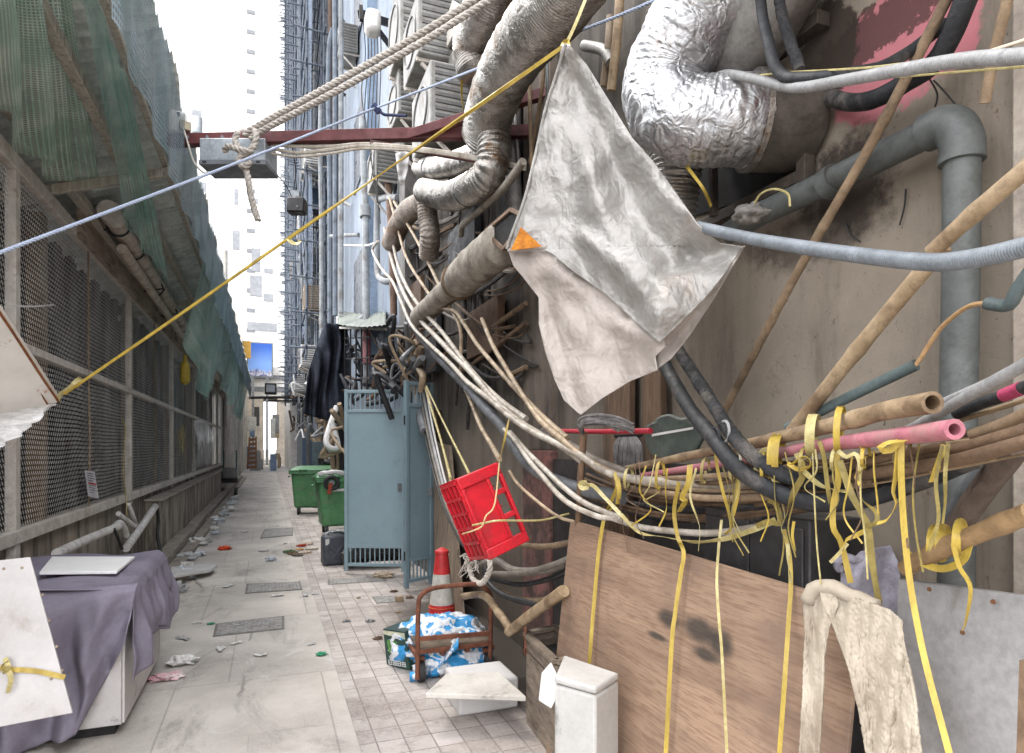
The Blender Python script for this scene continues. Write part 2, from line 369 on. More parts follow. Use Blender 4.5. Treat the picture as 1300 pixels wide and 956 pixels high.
# manhole covers
mh = mk('cover_steel', c(168, 166, 162), c(136, 133, 130), 8, .7, .1, bump=.2, dirt=.4, dcol=c(160, 156, 150))
def cover(quad, label, raised=.008):
    q = [G(*p) for p in quad]; o = Vector((sum((p.x for p in q)) / 4, sum((p.y for p in q)) / 4, .002))
    t = empty('manhole_cover', o, label, 'manhole cover', 'access covers in the alley floor')
    MB().prism([Vector((p.x, p.y, .001)) for p in q], (0, 0, 1), raised).build('frame', mk('cover_edge', c(128, 124, 120), None, 8, .7), t)
    b = MB(); n1, n2 = 14, 8
    f = lambda u, v: (q[0].lerp(q[1], u)).lerp(q[3].lerp(q[2], u), v) + UP * (.001 + raised)
    b.prism([f(u, v) - UP * .004 for u, v in ((.04, .06), (.96, .06), (.96, .94), (.04, .94))], (0, 0, 1), .006)
    for i in range(n1):
        for j in range(n2):
            u, v = .06 + .88 * (i + .5) / n1, .08 + .84 * (j + .5) / n2; uu = (q[1] - q[0]).normalized(); vv = (q[3] - q[0]).normalized()
            if (i + j) % 2: uu, vv = vv, uu
            L = (q[1] - q[0]).length / n1 * .36; b.box(f(u, v) + UP * .003, (L * 2, L * .5, .004), Matrix(((uu.x, vv.x, 0), (uu.y, vv.y, 0), (0, 0, 1))).to_3x3())
    b.build('plate', mh, t)
cover([(270, 809), (361, 799), (361, 783), (274, 793)], 'chequered steel cover nearest the camera in the alley floor')
cover([(311, 754), (384, 749), (381, 739), (313, 742)], 'chequered steel cover in line with the jerrycan, middle of the alley')
cover([(330, 684), (372, 680), (372, 670), (336, 672)], 'worn pale cover beside the green bins')
cover([(416, 743), (492, 738), (484, 733), (416, 736)], 'long narrow cover at the foot of the grey gate')
cover([(478, 767), (512, 764), (510, 757), (472, 758)], 'small square cover set among the pink tiles')

# ------------------------------------------------------------------ far background, pale colours stand in for haze
# white tower closing the alley
t = empty('tower_block', (-4, 75, 0), 'sunlit white high-rise tower closing the far end of the alley', 'tower')
MB().bb(-17, 9, 75, 90, 9.0, 140).build('wall', mk('tower_white', c(244, 243, 240), c(236, 235, 232), .2, .8, bump=0), t)
MB().bb(-17, -4.3, 76, 90, 0, 8.99).bb(2.7, 9, 76, 90, 0, 8.99).build('podium', mk('podium_cream', c(226, 214, 192), c(206, 190, 166), .4, .8, bump=0), t)
vent = mk('vent_dark', c(132, 134, 138), None, 4, .6)
for k in range(30):
    z = 14 + k * 2.14
    for px, wd in ((320, .55), (362, .5)):
        xx = Y(px, 300, 75).x
        MB().bb(xx - wd, xx + wd * .55, 74.88, 75.05, z, z + .42).build('vent', vent, t)
for px, py, ww, hh in ((255, 245, 1.1, 2.2), (300, 305, .7, 2.0), (325, 325, .9, 1.6), (325, 340, .9, .8), (325, 363, 1.2, 2.2), (250, 160, .9, 3.2), (341, 344, .9, .5), (341, 378, 1, .8), (333, 415, 3, .9), (322, 255, .9, .5), (300, 250, .4, 1.6)):
    q = Y(px, py, 75); MB().bb(q.x - ww / 2, q.x + ww / 2, 74.85, 75.02, q.z - hh / 2, q.z + hh / 2).build('window', mk('far_window', c(150, 152, 156), None, 3, .5), t)
# billboard with a skyline picture
q0 = Y(315, 477, 62); q1 = Y(345, 437, 62)
t = empty('billboard', ((q0.x + q1.x) / 2, 62, q0.z), 'blue billboard with a pale skyline picture at the alley end', 'billboard')
tt = NT('billboard_print'); sx = tt.n.new('ShaderNodeSeparateXYZ'); tt.link(tt.obj, sx.inputs[0])
h = q1.z - q0.z
b_ = tt.mix(tt.ramp(sx.outputs[2], .3 * h, h), c(120, 160, 226), c(42, 92, 186))
cl = tt.ramp(tt.math('ADD', sx.outputs[2], tt.math('MULTIPLY', tt.noise(tt.map(tt.obj, (2.4, 1, .35)), 1.2, 5), 1.2)), 1.25, .95)
b_ = tt.mix(cl, b_, tt.mix(tt.ramp(tt.noise(tt.obj, 6, 3), .4, .6), c(190, 188, 200), c(84, 96, 140)))
MB().bb(q0.x, q1.x, 61.9, 62, q0.z, q1.z).build('picture', tt.fin(b_, .5), t)
MB().bb(q0.x - .12, q1.x + .12, 62.01, 62.2, q0.z - .12, q1.z + .12).build('frame', M['metal_grey'], t)
MB().bb(q0.x + .3, q0.x + .5, 62.02, 62.2, 0, q0.z).bb(q1.x - .5, q1.x - .3, 62.02, 62.2, 0, q0.z).build('leg', M['metal_grey'], t)
q = Y(313, 442, 60); tag(MB().bb(q.x - .3, q.x + .35, 59.8, 60, q.z - .9, q.z + .6).bar((q.x, 60, q.z), (q.x - 1.5, 60.1, q.z), .1).bar((q.x - 1.4, 60.1, q.z), (q.x - 1.4, 60.1, 0), .12).build('shop_sign', mk('ochre_sign', c(190, 150, 70), None, 3), bevel=.03), 'small ochre sign beside the blue billboard', 'sign')
# grey building under the billboard, low gate building
t = empty('far_building', (0, 63, 0), 'pale low building with dark openings below the billboard', 'building')
MB().bb(-3.9, 2.3, 63, 70, 6.2, 8.95).build('wall', M['pale'], t)
MB().bb(-3.9, -.4, 62.98, 70, 0, 6.19).bb(.8, 2.3, 62.98, 70, 0, 6.19).build('pier', mk('pier_cream', c(208, 198, 184), None, 1), t)
q = Y(320, 550, 62.9)
for zz in (6.7, 7.8): MB().bb(-3.2, 1.6, 62.85, 63.05, zz, zz + .4).build('window', vent, t)
rf_ = random.Random(8)
for k in range(16):
    yy = rf_.uniform(46, 61); sd = k % 2; xx = -1.3 + rf_.uniform(0, .7) if sd else 1.0 - rf_.uniform(0, .7); z0 = 0 if k % 3 else rf_.uniform(2, 4); h_ = rf_.uniform(.5, 1.8)
    cn, cc_ = [('white', c(222, 220, 214)), ('grey', c(150, 150, 150)), ('tan', c(186, 166, 138)), ('blue', c(120, 140, 170)), ('dark', c(80, 78, 76))][k % 5]
    tag(MB().box((xx, yy, z0 + h_ / 2), (rf_.uniform(.3, .7), .4, h_)).build('stacked_box', mk('far_box_' + cn, cc_, None, 3), bevel=.03), cn + ' box stacked or hung along the narrow far end of the alley', 'box', cn + ' boxes at the far end of the alley')
# crossbeam with hanging projector, over the alley far away
q = Y(345, 503, 34)
t = empty('gantry', (q.x, 34, q.z), 'thin dark gantry bar crossing the far alley with a boxy lamp on it', 'gantry')
MB().bar((Y(316, 505, 34)), (Y(384, 504, 34)), .12).bar((Y(340, 509, 34)), (Y(384, 509, 34)), .09).build('bar', M['dark'], t)
MB().box(q + Vector((-.05, 0, .36)), (.55, .4, .55)).build('lamp_box', M['dark'], t, bevel=.04)
MB().box(q + Vector((-.05, -.22, .36)), (.4, .05, .36)).build('lamp_glass', mk('lamp_glass', c(110, 116, 124), None, 4, .2), t)
# ladder/stair
t = empty('step_ladder', (X(321, 590, -1.1).x, 40, 0), 'brown wooden ladder leaning at the far left of the alley', 'ladder')
yy = 42.0; a0, a1 = Y(314, 596, yy), Y(317, 555, yy); b0, b1 = Y(325, 595, yy), Y(325, 554, yy)
MB().bar(a0, a1, .09).bar(b0, b1, .09).build('rail', mk('brown_wood', c(140, 100, 74), None, 4), t)
for k in range(7): MB().bar(a0.lerp(a1, (k + .4) / 7), b0.lerp(b1, (k + .4) / 7), .16).build('rung', mk('brown_wood', c(140, 100, 74), None, 4), t)
# far left and far right buildings along the alley
def block(name, label, x0, x1, y0, y1, z1, mat, bands=None, cat='building'):
    t = empty(name, ((x0 + x1) / 2, (y0 + y1) / 2, 0), label, cat); MB().bb(x0, x1, y0, y1, -.05, z1).build('wall', mat, t); return t
t = block('plaster_building', 'white plaster building with slim pilasters beyond the green netting', -8, -1.75, 28, 58, 7.4, mk('left_white', c(216, 212, 204), c(188, 182, 172), .6, .85, dirt=.2, dcol=c(160, 150, 138), stretch=(1, 1, .3)))
for k in range(7):
    yy = 29 + k * 4.2
    MB().bb(-1.75, -1.5, yy, yy + .5, 0, 6.6).build('pilaster', mk('left_white', c(216, 212, 204)), t)
    for j in range(2): MB().bb(-1.8, -1.72, yy + 1.2, yy + 3, 1.6 + j * 3.3, 3.6 + j * 3.3).build('window', vent, t)
MB().bb(-1.95, -1.35, 28, 58, 6.61, 7.3).build('cornice', mk('left_white', c(216, 212, 204)), t)
t = block('cream_building', 'cream plaster house past the left side of the alley', -9, -2.05, 58.2, 61.5, 13, mk('podium_cream', c(226, 214, 192)))
for j in range(3): MB().bb(-2.1, -2.02, 59, 60.6, 2 + j * 3.4, 4 + j * 3.4).build('window', vent, t)
# far right: scaffolded building
blue = mk('blue_grey_render', c(138, 145, 152), c(108, 116, 126), .8, .85, bump=.2, bscale=14, dirt=.25, dcol=c(92, 106, 124), stretch=(1, 1, .3))
t = block('scaffolded_building', 'tall blue-grey building behind bamboo scaffolding on the right', 1.75, 12, 18.5, 44, 34, blue)
for j in range(8):
    for k in range(6): MB().bb(1.7, 1.8, 20 + k * 4, 22 + k * 4, 2.6 + j * 3.7, 4.6 + j * 3.7).build('window', mk('dark_window', c(46, 56, 70), None, 3, .3), t)
t2 = block('shop_row', 'pale low shop wall at the far right end of the alley', 1.35, 9, 44.2, 60, 12, M['pale'])
bam = mk('hazy_blue_bamboo', c(74, 84, 98), c(110, 116, 124), 6, .7)  # lightened blue-grey so the colour carries the distance haze
t = empty('bamboo_scaffold', (1.3, 32, 2.8), 'dense bamboo scaffolding hung with blue sheeting up the building face', 'scaffold')
rn = random.Random(5); ct = {}
def member(name, pts, r, key):
    ct.setdefault(name, []).append((key, pts, r))
for yy in np.arange(19, 44, 1.1):
    for xx in (1.0, 1.5): member('upright', [(xx + rn.uniform(-.05, .05), yy + rn.uniform(-.1, .1), 4.2), (xx + rn.uniform(-.1, .1), yy + rn.uniform(-.1, .1), 33)], .035, yy)
for zz in np.arange(4.4, 33, 1.0):
    for xx in (1.0, 1.5): member('ledger', [(xx, 18.6, zz + rn.uniform(-.1, .1)), (xx, 44, zz + rn.uniform(-.1, .1))], .03, zz)
for zz in np.arange(4.4, 33, 1.0):
    for yy in np.arange(19, 44, 2.2): member('transom', [(.75 - rn.random() * .25, yy, zz), (1.8, yy, zz + rn.uniform(-.1, .1))], .028, yy + zz * .5)
for k in range(26):
    yy = 19 + rn.random() * 24; zz = 5 + rn.random() * 26; member('brace', [(1.0, yy, zz), (1.0, yy + 2.2, zz + 2.6)], .03, yy)
for nm, L in ct.items():
    L.sort(key=lambda q: q[0])
    for k_, p_, r_ in L[:100]: MB().tube(p_, r_, 6, smooth=False).build(nm, bam, t)
    if len(L) > 100:
        b = MB()
        for k_, p_, r_ in L[100:]: b.tube(p_, r_, 5, smooth=False)
        b.build(nm, bam, t)['kind'] = 'stuff'
nb = NT('blue_sheeting'); f_ = nb.ramp(nb.noise(nb.map(nb.obj, (1, 1, .2)), 1.6, 7), .3, .7, .3, .85)
tr = nb.n.new('ShaderNodeBsdfTransparent'); mx = nb.n.new('ShaderNodeMixShader'); nb.link(f_, mx.inputs[0]); nb.link(tr.outputs[0], mx.inputs[1]); nb.link(nb.b.outputs[0], mx.inputs[2]); nb.link(mx.outputs[0], nb.out.inputs[0])
nb.fin(c(106, 120, 140), .8)
def shf(u, v):
    yy, zz = 18.9 + u * 25, 5.5 + v * 27; return Vector((1.12 + .14 * mnoise.noise(Vector((yy * .7, zz * .25, 1))), yy, zz))
MB().grid(40, 40, shf).build('sheeting', nb.m, t)
# ================================================================== LEFT SIDE
XF = -1.6
# shed behind the fence and its awning
t = empty('market_shed', (-2.6, 16, 0), 'dark shed with a corrugated awning reaching over the alley behind the wire fence', 'shed')
shed_m = mk('shed_dark', c(24, 24, 26), c(46, 46, 47), 2.2, .75, stretch=(1, 5, .12), bump=.3, bscale=12)
b = MB()
for k in range(95):
    y0 = 2.0 + k * .27; b.bb(-2.2 + (k % 2) * .05, -2.05 + (k % 2) * .05, y0, y0 + .265, -.05, 3.8)
b.build('wall', shed_m, t)
def aw(u, v):
    y = 2.0 + u * 26; x = -2.1 + v * 1.49; z = 3.66 + v * .54 + .022 * math.sin(y * 2 * PI / .13) - .03 * math.sin(y * .9)
    return Vector((x + .02 * math.sin(y * 5.1 + 1), y, z))
MB().grid(2000, 4, aw).build('awning_sheet', M['awning'], t, ang=80)
for xx, zz, sz in ((-1.5, 3.74, .08), (-1.08, 3.86, .07), (-.8, 3.97, .045)):
    MB().bar((xx, 2, zz - .03), (xx + .03, 28, zz - .03), sz, sz * 1.1).build('purlin', M['timber'], t, bevel=.008)
for yy in (5.9, 10.6, 16.5, 24):
    MB().bar((-2.05, yy, 3.42), (-.7, yy + .1, 3.9), .05, .07).build('rafter', M['timber'], t, bevel=.006)
for yy in (6.6, 10.4, 14.2, 18): MB().bar((-1.85, yy, 0), (-1.85, yy, 3.6), .13, .13, (0, 1, 0)).build('post', mk('brown_post', c(128, 110, 86), c(96, 82, 64), 5, .8), t, bevel=.008)
MB().bb(-1.56, -1.52, 6.6, 27, 3.44, 3.72).build('fascia', mk('brown_fascia', c(176, 160, 144), c(140, 126, 112), 2.4, .8, stretch=(1, .4, 2), dirt=.5), t)

# fence posts, rails, mesh bays
t = empty('wire_fence', (XF, 15, .95), 'long taupe fence of hexagonal wire netting along the left side', 'fence')
ZB, ZM, ZT = 1.0, 2.29, 3.5
ymin, ymax = 3.6, 27.2
posts = [3.6, 5.22, 9.07, 12.8, 16.5, 20.2, 23.8, 27.2]
def Yof(px): return X(px, 500, XF).y
for p_ in posts: MB().bb(XF - .03, XF + .035, p_ - .045, p_ + .045, .72 if p_ < 6 else .9, ZT + .03).build('post', M['steel_taupe'], t, bevel=.006)
for z, h in ((ZB, .09), (ZM, .06), (ZT, .11)):
    MB().bb(XF - .02, XF + .045, ymin, ymax, z - h / 2, z + h / 2).build('rail', M['steel_taupe'], t, bevel=.005)
for y0 in (7.1, 10.9, 14.6, 18.3, 22):
    MB().tube([(XF + .02, y0, ZB), (XF + .025, y0 + .02, 1.7), (XF + .02, y0, ZM), (XF + .02, y0 - .01, ZT)], .009, 6).build('stiffener', mk('rusty_rod', c(150, 132, 112), None, 8), t)
rw = random.Random(11)
for a, bq in zip(posts[:-1], posts[1:]):
    wd, hh = (.046, .038) if a < 13 else (.075, .06)
    b = MB(); nz = int((ZT - ZB) / hh); ny = int((bq - a - .09) / wd); vs = []; fs = []
    y0 = a + .045; tw = .0026 if a < 8 else .0021
    def node(i, k):
        off = .5 * (k % 2)
        y = y0 + (i + off) * wd; z = ZB + .04 + k * hh
        return Vector((XF + .012 * mnoise.noise(Vector((y * 1.5, z * 1.5, 3))), y + .01 * mnoise.noise(Vector((y * 2, z * 2, 0))), z + .012 * mnoise.noise(Vector((y * 1.7, z * 1.3, 5)))))
    def seg(p, q, w, xo):
        d = (q - p).normalized(); s_ = Vector((.35, 0, 0)) * w * xo + Vector((0, d.z, -d.y)) * -w
        o = len(vs); vs.extend([p - s_, p + s_, q + s_, q - s_]); fs.append((o, o + 1, o + 2, o + 3))
    for k in range(nz - 1):
        for i in range(ny):
            p = node(i, k); t1 = p + UP * hh * .33; seg(p, t1, tw * 1.5, 1)                 # twisted joint
            if k % 2 == 0: L_, R_ = node(i - 1, k + 1), node(i, k + 1)
            else: L_, R_ = node(i, k + 1), node(i + 1, k + 1)
            if L_.y > y0 - .001: seg(t1, L_, tw, -1)
            if R_.y < bq - .03: seg(t1, R_, tw, 1)
    b.v = [tuple(q) for q in vs]; b.f = fs
    b.build('wire_mesh', M['wire'], t, flat=True)
# walls under the fence
t = empty('retaining_wall', (-1.6, 15, 0), 'low stained concrete wall beneath the wire fence', 'wall')
MB().bb(-1.95, -1.62, 2.5, 28, -.05, .955).build('base_wall', M['lowwall'], t, bevel=.01)
MB().bb(-1.619, -1.42, 10.3, 27.5, -.05, .84).build('front_wall', M['lowwall'], t, bevel=.015)
MB().bb(-1.62, -1.38, 10.25, 27.5, .841, .875).build('coping', mk('pale_coping', c(168, 158, 146), c(140, 130, 118), 3, .8, dirt=.4), t, bevel=.008)
# gutter pipe hung under the awning
t = empty('gutter_pipe', (-1.3, 6, 3.7), 'fat beige plastic gutter pipe slung under the awning with open end', 'pipe')
MB().tube([X(140, 270, -1.33), X(215, 386, -1.33), X(275, 480, -1.33)], .085, 20, smooth=False).build('pipe', M['pvc'], t)
MB().tube([X(138, 267, -1.33), X(144, 276.5, -1.33)], .094, 20, smooth=False).build('socket_end', mk('pale_pvc', c(206, 198, 188), None, 5, .5), t)
MB().tube([X(155, 316, -1.33), X(230, 425, -1.33)], .05, 10, smooth=False).build('conduit', M['pvc'], t)
for px, py in ((150, 287), (170, 318), (196, 366), (216, 398), (232, 420)):
    p = X(px, py, -1.33); MB().tube([p + Vector((math.cos(a) * .095, 0, math.sin(a) * .095)) for a in np.linspace(0, 2 * PI, 17)] + [p + Vector((-.12, 0, -.05))], .011, 6).build('strap', M['black'], t)
# green debris nets
def net_mat(name, c1, c2, lo, hi, weave):
    t = NT(name); a = t.ramp(t.noise(t.map(t.obj, (1, 1, .35)), 2.5, 6, .65), .3, .7, lo, hi)
    if weave:
        sx = t.n.new('ShaderNodeSeparateXYZ'); t.link(t.tc.outputs['UV'], sx.inputs[0])
        w1 = t.math('SINE', t.math('MULTIPLY', sx.outputs[0], weave)); w2 = t.math('SINE', t.math('MULTIPLY', sx.outputs[1], weave))
        a = t.math('MULTIPLY', a, t.ramp(t.math('MAXIMUM', w1, w2), .1, .8, .35, 1.5))
    tr = t.n.new('ShaderNodeBsdfTransparent'); tl = t.n.new('ShaderNodeBsdfTranslucent'); mx = t.n.new('ShaderNodeMixShader'); m2 = t.n.new('ShaderNodeMixShader')
    col = t.mix(t.ramp(t.noise(t.obj, 3, 5), .35, .65), c1, c2); t.link(col, tl.inputs[0]); t.fin(col, .7)
    m2.inputs[0].default_value = .4; t.link(t.b.outputs[0], m2.inputs[1]); t.link(tl.outputs[0], m2.inputs[2])
    t.link(a, mx.inputs[0]); t.link(tr.outputs[0], mx.inputs[1]); t.link(m2.outputs[0], mx.inputs[2]); t.link(mx.outputs[0], t.out.inputs[0]); return t.m
netA = net_mat('green_netting', c(214, 228, 218), c(172, 200, 182), .5, .9, 260)
netB = net_mat('teal_netting', c(190, 216, 206), c(146, 188, 176), .35, .7, 200)
netC = net_mat('blue_grey_netting', c(168, 184, 196), c(124, 148, 156), .35, .75, 200)
def lerpl(L, u):
    k = u * (len(L) - 1); i = min(int(k), len(L) - 2); return Vector(L[i]).lerp(Vector(L[i + 1]), k - i)
def netgrid(top, bot, nu, nv, nf, amp, seed, sag=0.0):
    T, B = spline(top, n=60), spline(bot, n=60)
    def f(u, v):
        p = lerpl(T, u).lerp(lerpl(B, u), v)
        a = (.3 + .7 * v) * amp
        fo = math.sin(u * nf * 2 * PI + 1.7 * math.sin(u * 5 + seed) + v * .8) + .6 * mnoise.noise(Vector((u * nf * 1.7, v * 1.6, seed)))
        return p + Vector((.8 * a * fo, -.55 * a * fo, -sag * math.sin(PI * v) + .03 * mnoise.noise(Vector((u * 9, v * 2, seed + 5)))))
    m_ = MB().grid(nu, nv, f); b_ = m_.build
    U = sum((T[i + 1] - T[i]).length for i in range(59)) * 1.15; V = (T[30] - B[30]).length
    m_.build = lambda name, mat, **k: uvgrid(b_(name, mat, **k), nu, nv, U, V)
    return m_
tag(netgrid([X(-60, -90, -.95), X(-20, -90, -.95), X(30, -90, -.95), X(62, -90, -.95), X(80, -60, -.95)], [X(-60, 95, -1.45), X(0, 145, -1.45), X(38, 188, -1.45), X(72, 222, -1.45), X(116, 246, -1.4)], 160, 60, 4.2, .11, 2).build('debris_net', netA, ang=180),
    'sage green netting draped in long folds at the near end of the awning', 'net', 'green nets hung from the awning')
tag(netgrid([X(92, -60, -.9), X(110, -40, -.88), X(140, 50, -.86), X(165, 110, -.84)], [X(150, 262, -1.1), X(175, 300, -1.1), X(195, 330, -1.08), X(215, 360, -1.05)], 160, 50, 3.5, .055, 9).build('debris_net', netB, ang=180),
    'thin teal netting hanging behind the beige gutter pipe end', 'net', 'green nets hung from the awning')
ys = np.linspace(8.2, 25, 14); rz = random.Random(4)
zb = [2.75, 2.25, 2.05, 2.5, 2.85, 2.6, 2.3, 2.55, 2.75, 2.4, 2.2, 2.5, 2.3, 2.4]
tag(netgrid([(-.66, y, 4.12) for y in ys], [(-.86 + rz.uniform(-.05, .05), y, z + .25) for y, z in zip(ys, zb)], 420, 50, 15, .07, 21, .05).build('debris_net', netB, ang=180),
    'long teal green netting hanging in ragged curtains over the far fence', 'net', 'green nets hung from the awning')
tag(netgrid([(-.6, y_, 4.16) for y_ in np.linspace(3.2, 27.5, 12)], [(-.63, y_, 3.5 + .08 * math.sin(y_ * 1.7)) for y_ in np.linspace(3.2, 27.5, 12)], 460, 16, 34, .025, 31).build('fringe_net', netC, ang=180),
    'blue-grey netting hung as a fringe along the outer edge of the awning', 'net', 'green nets hung from the awning')
# notice on the fence
t = empty('paper_notice', X(116, 613, -1.53), 'small white paper notice with a red line hung on the fence', 'notice')
pl = [X(107, 597, -1.53), X(120, 599, -1.5), X(125, 633, -1.52), X(112, 630, -1.54)]
MB().prism(pl, (1, 0, 0), .003).build('sheet', mk('laminated_paper', c(216, 214, 222), None, 9, .35, bump=0), t)
fu = lambda u, v: pl[0].lerp(pl[1], u).lerp(pl[3].lerp(pl[2], u), v) + Vector((.006, -.002, 0))
for v0, u1, m_ in [(.08 + .09 * k, (.85, .7, .9, .6, .8, .88, .75, .9, .5)[k], 'k') for k in range(9)] + [(.44, .9, 'r')]:
    if m_ == 'k' and .38 < v0 < .5: continue
    MB().prism([fu(.12, v0), fu(u1, v0), fu(u1, v0 + (.06 if m_ == 'r' else .03)), fu(.12, v0 + (.06 if m_ == 'r' else .03))], (1, 0, 0), .001).build('print_line', mk('red_ink', c(200, 60, 70), None, 4) if m_ == 'r' else mk('grey_ink', c(130, 130, 140), None, 4), t)
# clear plastic wrap on the far mesh
cp = NT('clear_plastic'); cp.b.inputs['Transmission Weight'].default_value = 0; tr = cp.n.new('ShaderNodeBsdfTransparent'); mx = cp.n.new('ShaderNodeMixShader')
cp.link(cp.ramp(cp.noise(cp.obj, 9, 7, .7, 1), .4, .62, .08, .6), mx.inputs[0]); cp.link(tr.outputs[0], mx.inputs[1]); cp.link(cp.b.outputs[0], mx.inputs[2]); cp.link(mx.outputs[0], cp.out.inputs[0])
cp.bump(cp.noise(cp.obj, 14, 5, .6, 2), .8, .03); M['clear'] = cp.fin(c(226, 230, 232), .12, 0, .8)
def wrap(u, v): 
    p = Vector((-1.5, 15.2 + u * 5, 1.15 + v * 1.0)); return p + Vector((.1 * math.sin(v * PI) + .05 * mnoise.noise(Vector((u * 4, v * 4, 2))), 0, .12 * math.sin(u * 3) * v))
tag(MB().grid(40, 20, wrap).build('plastic_wrap', M['clear'], ang=180), 'clear plastic wrap bulging over the far end of the fence', 'plastic sheet')
# yellow cord on fence
tag(MB().tube([X(155, 531, -1.53), X(159, 545, -1.53), X(158, 570, -1.53), X(157, 600, -1.53), X(160, 628, -1.53), X(161, 655, -1.5)], .006, 6).build('cord', M['yellow_pale']), 'thin yellow cord dangling on the fence mesh', 'cord')
b = MB()
for k in range(5):
    p = X(229, 558, -1.5); b.tube([p + Vector((rw.uniform(0, .04), rw.uniform(-.5, .5), rw.uniform(-.3, .3))) for _ in range(4)], .006, 5)
tag(b.build('cord', M['yellow_pale']), 'small tangle of yellow cord caught on the far mesh', 'cord')
tag(MB().lathe([(.03, 0), (.07, .05), (.07, .3), (.03, .36), (.03, .45)], X(235, 488, -1.2), 12).build('float_bottle', mk('yellow_plastic', c(210, 180, 70), None, 5, .4)), 'small yellow bottle hanging below the green netting', 'bottle')
tag(MB().ribbon([X(16, 388, -1.52), X(40, 389, -1.5), X(69, 387, -1.52)], .012, (1, 0, 0)).build('cloth_strip', M['white']), 'white strip tied across the near fence mesh', 'strip')

# ---------------- things near camera left
# tin sheet lid with rusty seams, on a post outside the frame
rt = NT('rusty_white_tin'); v = rt.obj
bb_ = rt.mix(rt.ramp(rt.noise(v, 3, 6), .3, .7), c(206, 200, 192), c(186, 180, 172))
M['tin'] = None
t = empty('tin_panel', X(40, 520, -1.05), 'white painted tin lid with rusty brown seams at the upper left edge', 'tin lid')
A, B_, C_, E_ = X(78, 506, -1.02), X(-6, 376, -1.06), D(-150, 410, 3.1), D(-100, 560, 3.0)
bb_ = rt.mix(rt.ramp(rt.noise(v, 7, 9, .75), .6, .72), bb_, c(150, 96, 58)); M['tin'] = rt.fin(bb_, .5)
nn = (B_ - A).cross(C_ - A).normalized()
MB().prism([A, B_, C_, E_], nn, .02).build('sheet', M['tin'], t, bevel=.004)
rust = mk('rust_seam', c(146, 92, 52), c(110, 64, 38), 14, .9, bump=.4)
fl = lambda u, v: A.lerp(B_, u).lerp(E_.lerp(C_, u), v) - nn * .004 if nn.dot(EYEP - A) < 0 else A.lerp(B_, u).lerp(E_.lerp(C_, u), v) + nn * .024
MB().tube([fl(-.0, .0), fl(.3, .004), fl(.7, 0), fl(1, .002)], .006, 7).build('rusty_edge', rust, t)
MB().tube([fl(0.0, .085), fl(.35, .08), fl(.7, .09), fl(1, .08)], .0045, 6).build('seam', rust, t)
MB().bar(E_ + Vector((-.1, 0, .1)), Vector(((E_.x - .1), E_.y, 0)), .06).build('post', M['steel_taupe'], t)
def ps(u, v):
    top = X(76, 508, -1.03).lerp(D(-60, 530, 3.1), u); bot = X(62, 520, -1.06).lerp(X(-30, 580, -1.06), u)
    p = top.lerp(bot, v); return p + Vector((.02 * mnoise.noise(Vector((u * 9, v * 5, 1))), -.02 * mnoise.noise(Vector((u * 12, v * 4, 7))), -.03 * math.sin(u * PI) * v))
ph = NT('milky_plastic'); tr = ph.n.new('ShaderNodeBsdfTransparent'); mx = ph.n.new('ShaderNodeMixShader'); ph.link(ph.ramp(ph.noise(ph.map(ph.obj, (1, 1, 4)), 5, 7, .7, 1), .3, .6, .45, .95), mx.inputs[0])
ph.link(tr.outputs[0], mx.inputs[1]); ph.link(ph.b.outputs[0], mx.inputs[2]); ph.link(mx.outputs[0], ph.out.inputs[0]); ph.bump(ph.noise(ph.obj, 10, 6, .6, 2), .7, .02); ph.fin(c(222, 220, 218), .2, 0, .8)
tag(MB().grid(40, 18, ps).build('plastic_sheet', ph.m, ang=180), 'milky plastic sheet hanging under the white tin lid', 'plastic sheet')

# table/cabinet under a purple-grey cloth
t = empty('white_cabinet', (-1.1, 4.7, 0), 'low white cabinet mostly hidden by a purple-grey cloth', 'cabinet')
cm = mk('grey_white_panel', c(204, 200, 198), c(192, 187, 185), 2, .6, bump=.04, dirt=.12, grime=.1, grain=.3)
yb0, yb1 = 4.1, 5.4
MB().bb(-1.5, -.76, yb0 + .02, yb1, .06, .8).build('body', cm, t, bevel=.006)
MB().bb(-.758, -.745, yb0 + .02, yb1 - .02, .07, .79).build('side_panel', cm, t, bevel=.003)
MB().bb(-1.46, -.8, yb0 + .06, yb1 - .04, 0, .06).build('plinth', M['dark'], t)
# cloth: top, right overhang with ragged hem, front overhang
def cloth(u, v):
    # u along the section: top from the left back, over right edge and down; v from far (0) to near (1)
    y = yb1 + .05 - v * (yb1 - yb0 + .05)
    hem = .34 + .1 * math.sin(v * 6 + .6) + .14 * v
    s_ = u * (.85 + hem); nz_ = mnoise.noise(Vector((u * 5, v * 6, 4)))
    if s_ < .8: p = Vector((-1.56 + s_, y, .825 + .012 * nz_ + .012 * math.sin(s_ * 9 + v * 4)))
    elif s_ < .86:
        a = (s_ - .8) / .06 * PI / 2; p = Vector((-.76 + .04 * math.sin(a), y, .785 + .04 * math.cos(a) + .012 * nz_))
    else:
        q = s_ - .86; fo = .04 * math.sin(v * 30 + 2.5 * nz_) * min(1, q * 4) + .012 * math.sin(v * 71) * min(1, q * 5) + .035 * min(1, q * 4)
        p = Vector((-.72 + fo + .01, y + .02 * math.sin(v * 15), .785 - q))
    return p
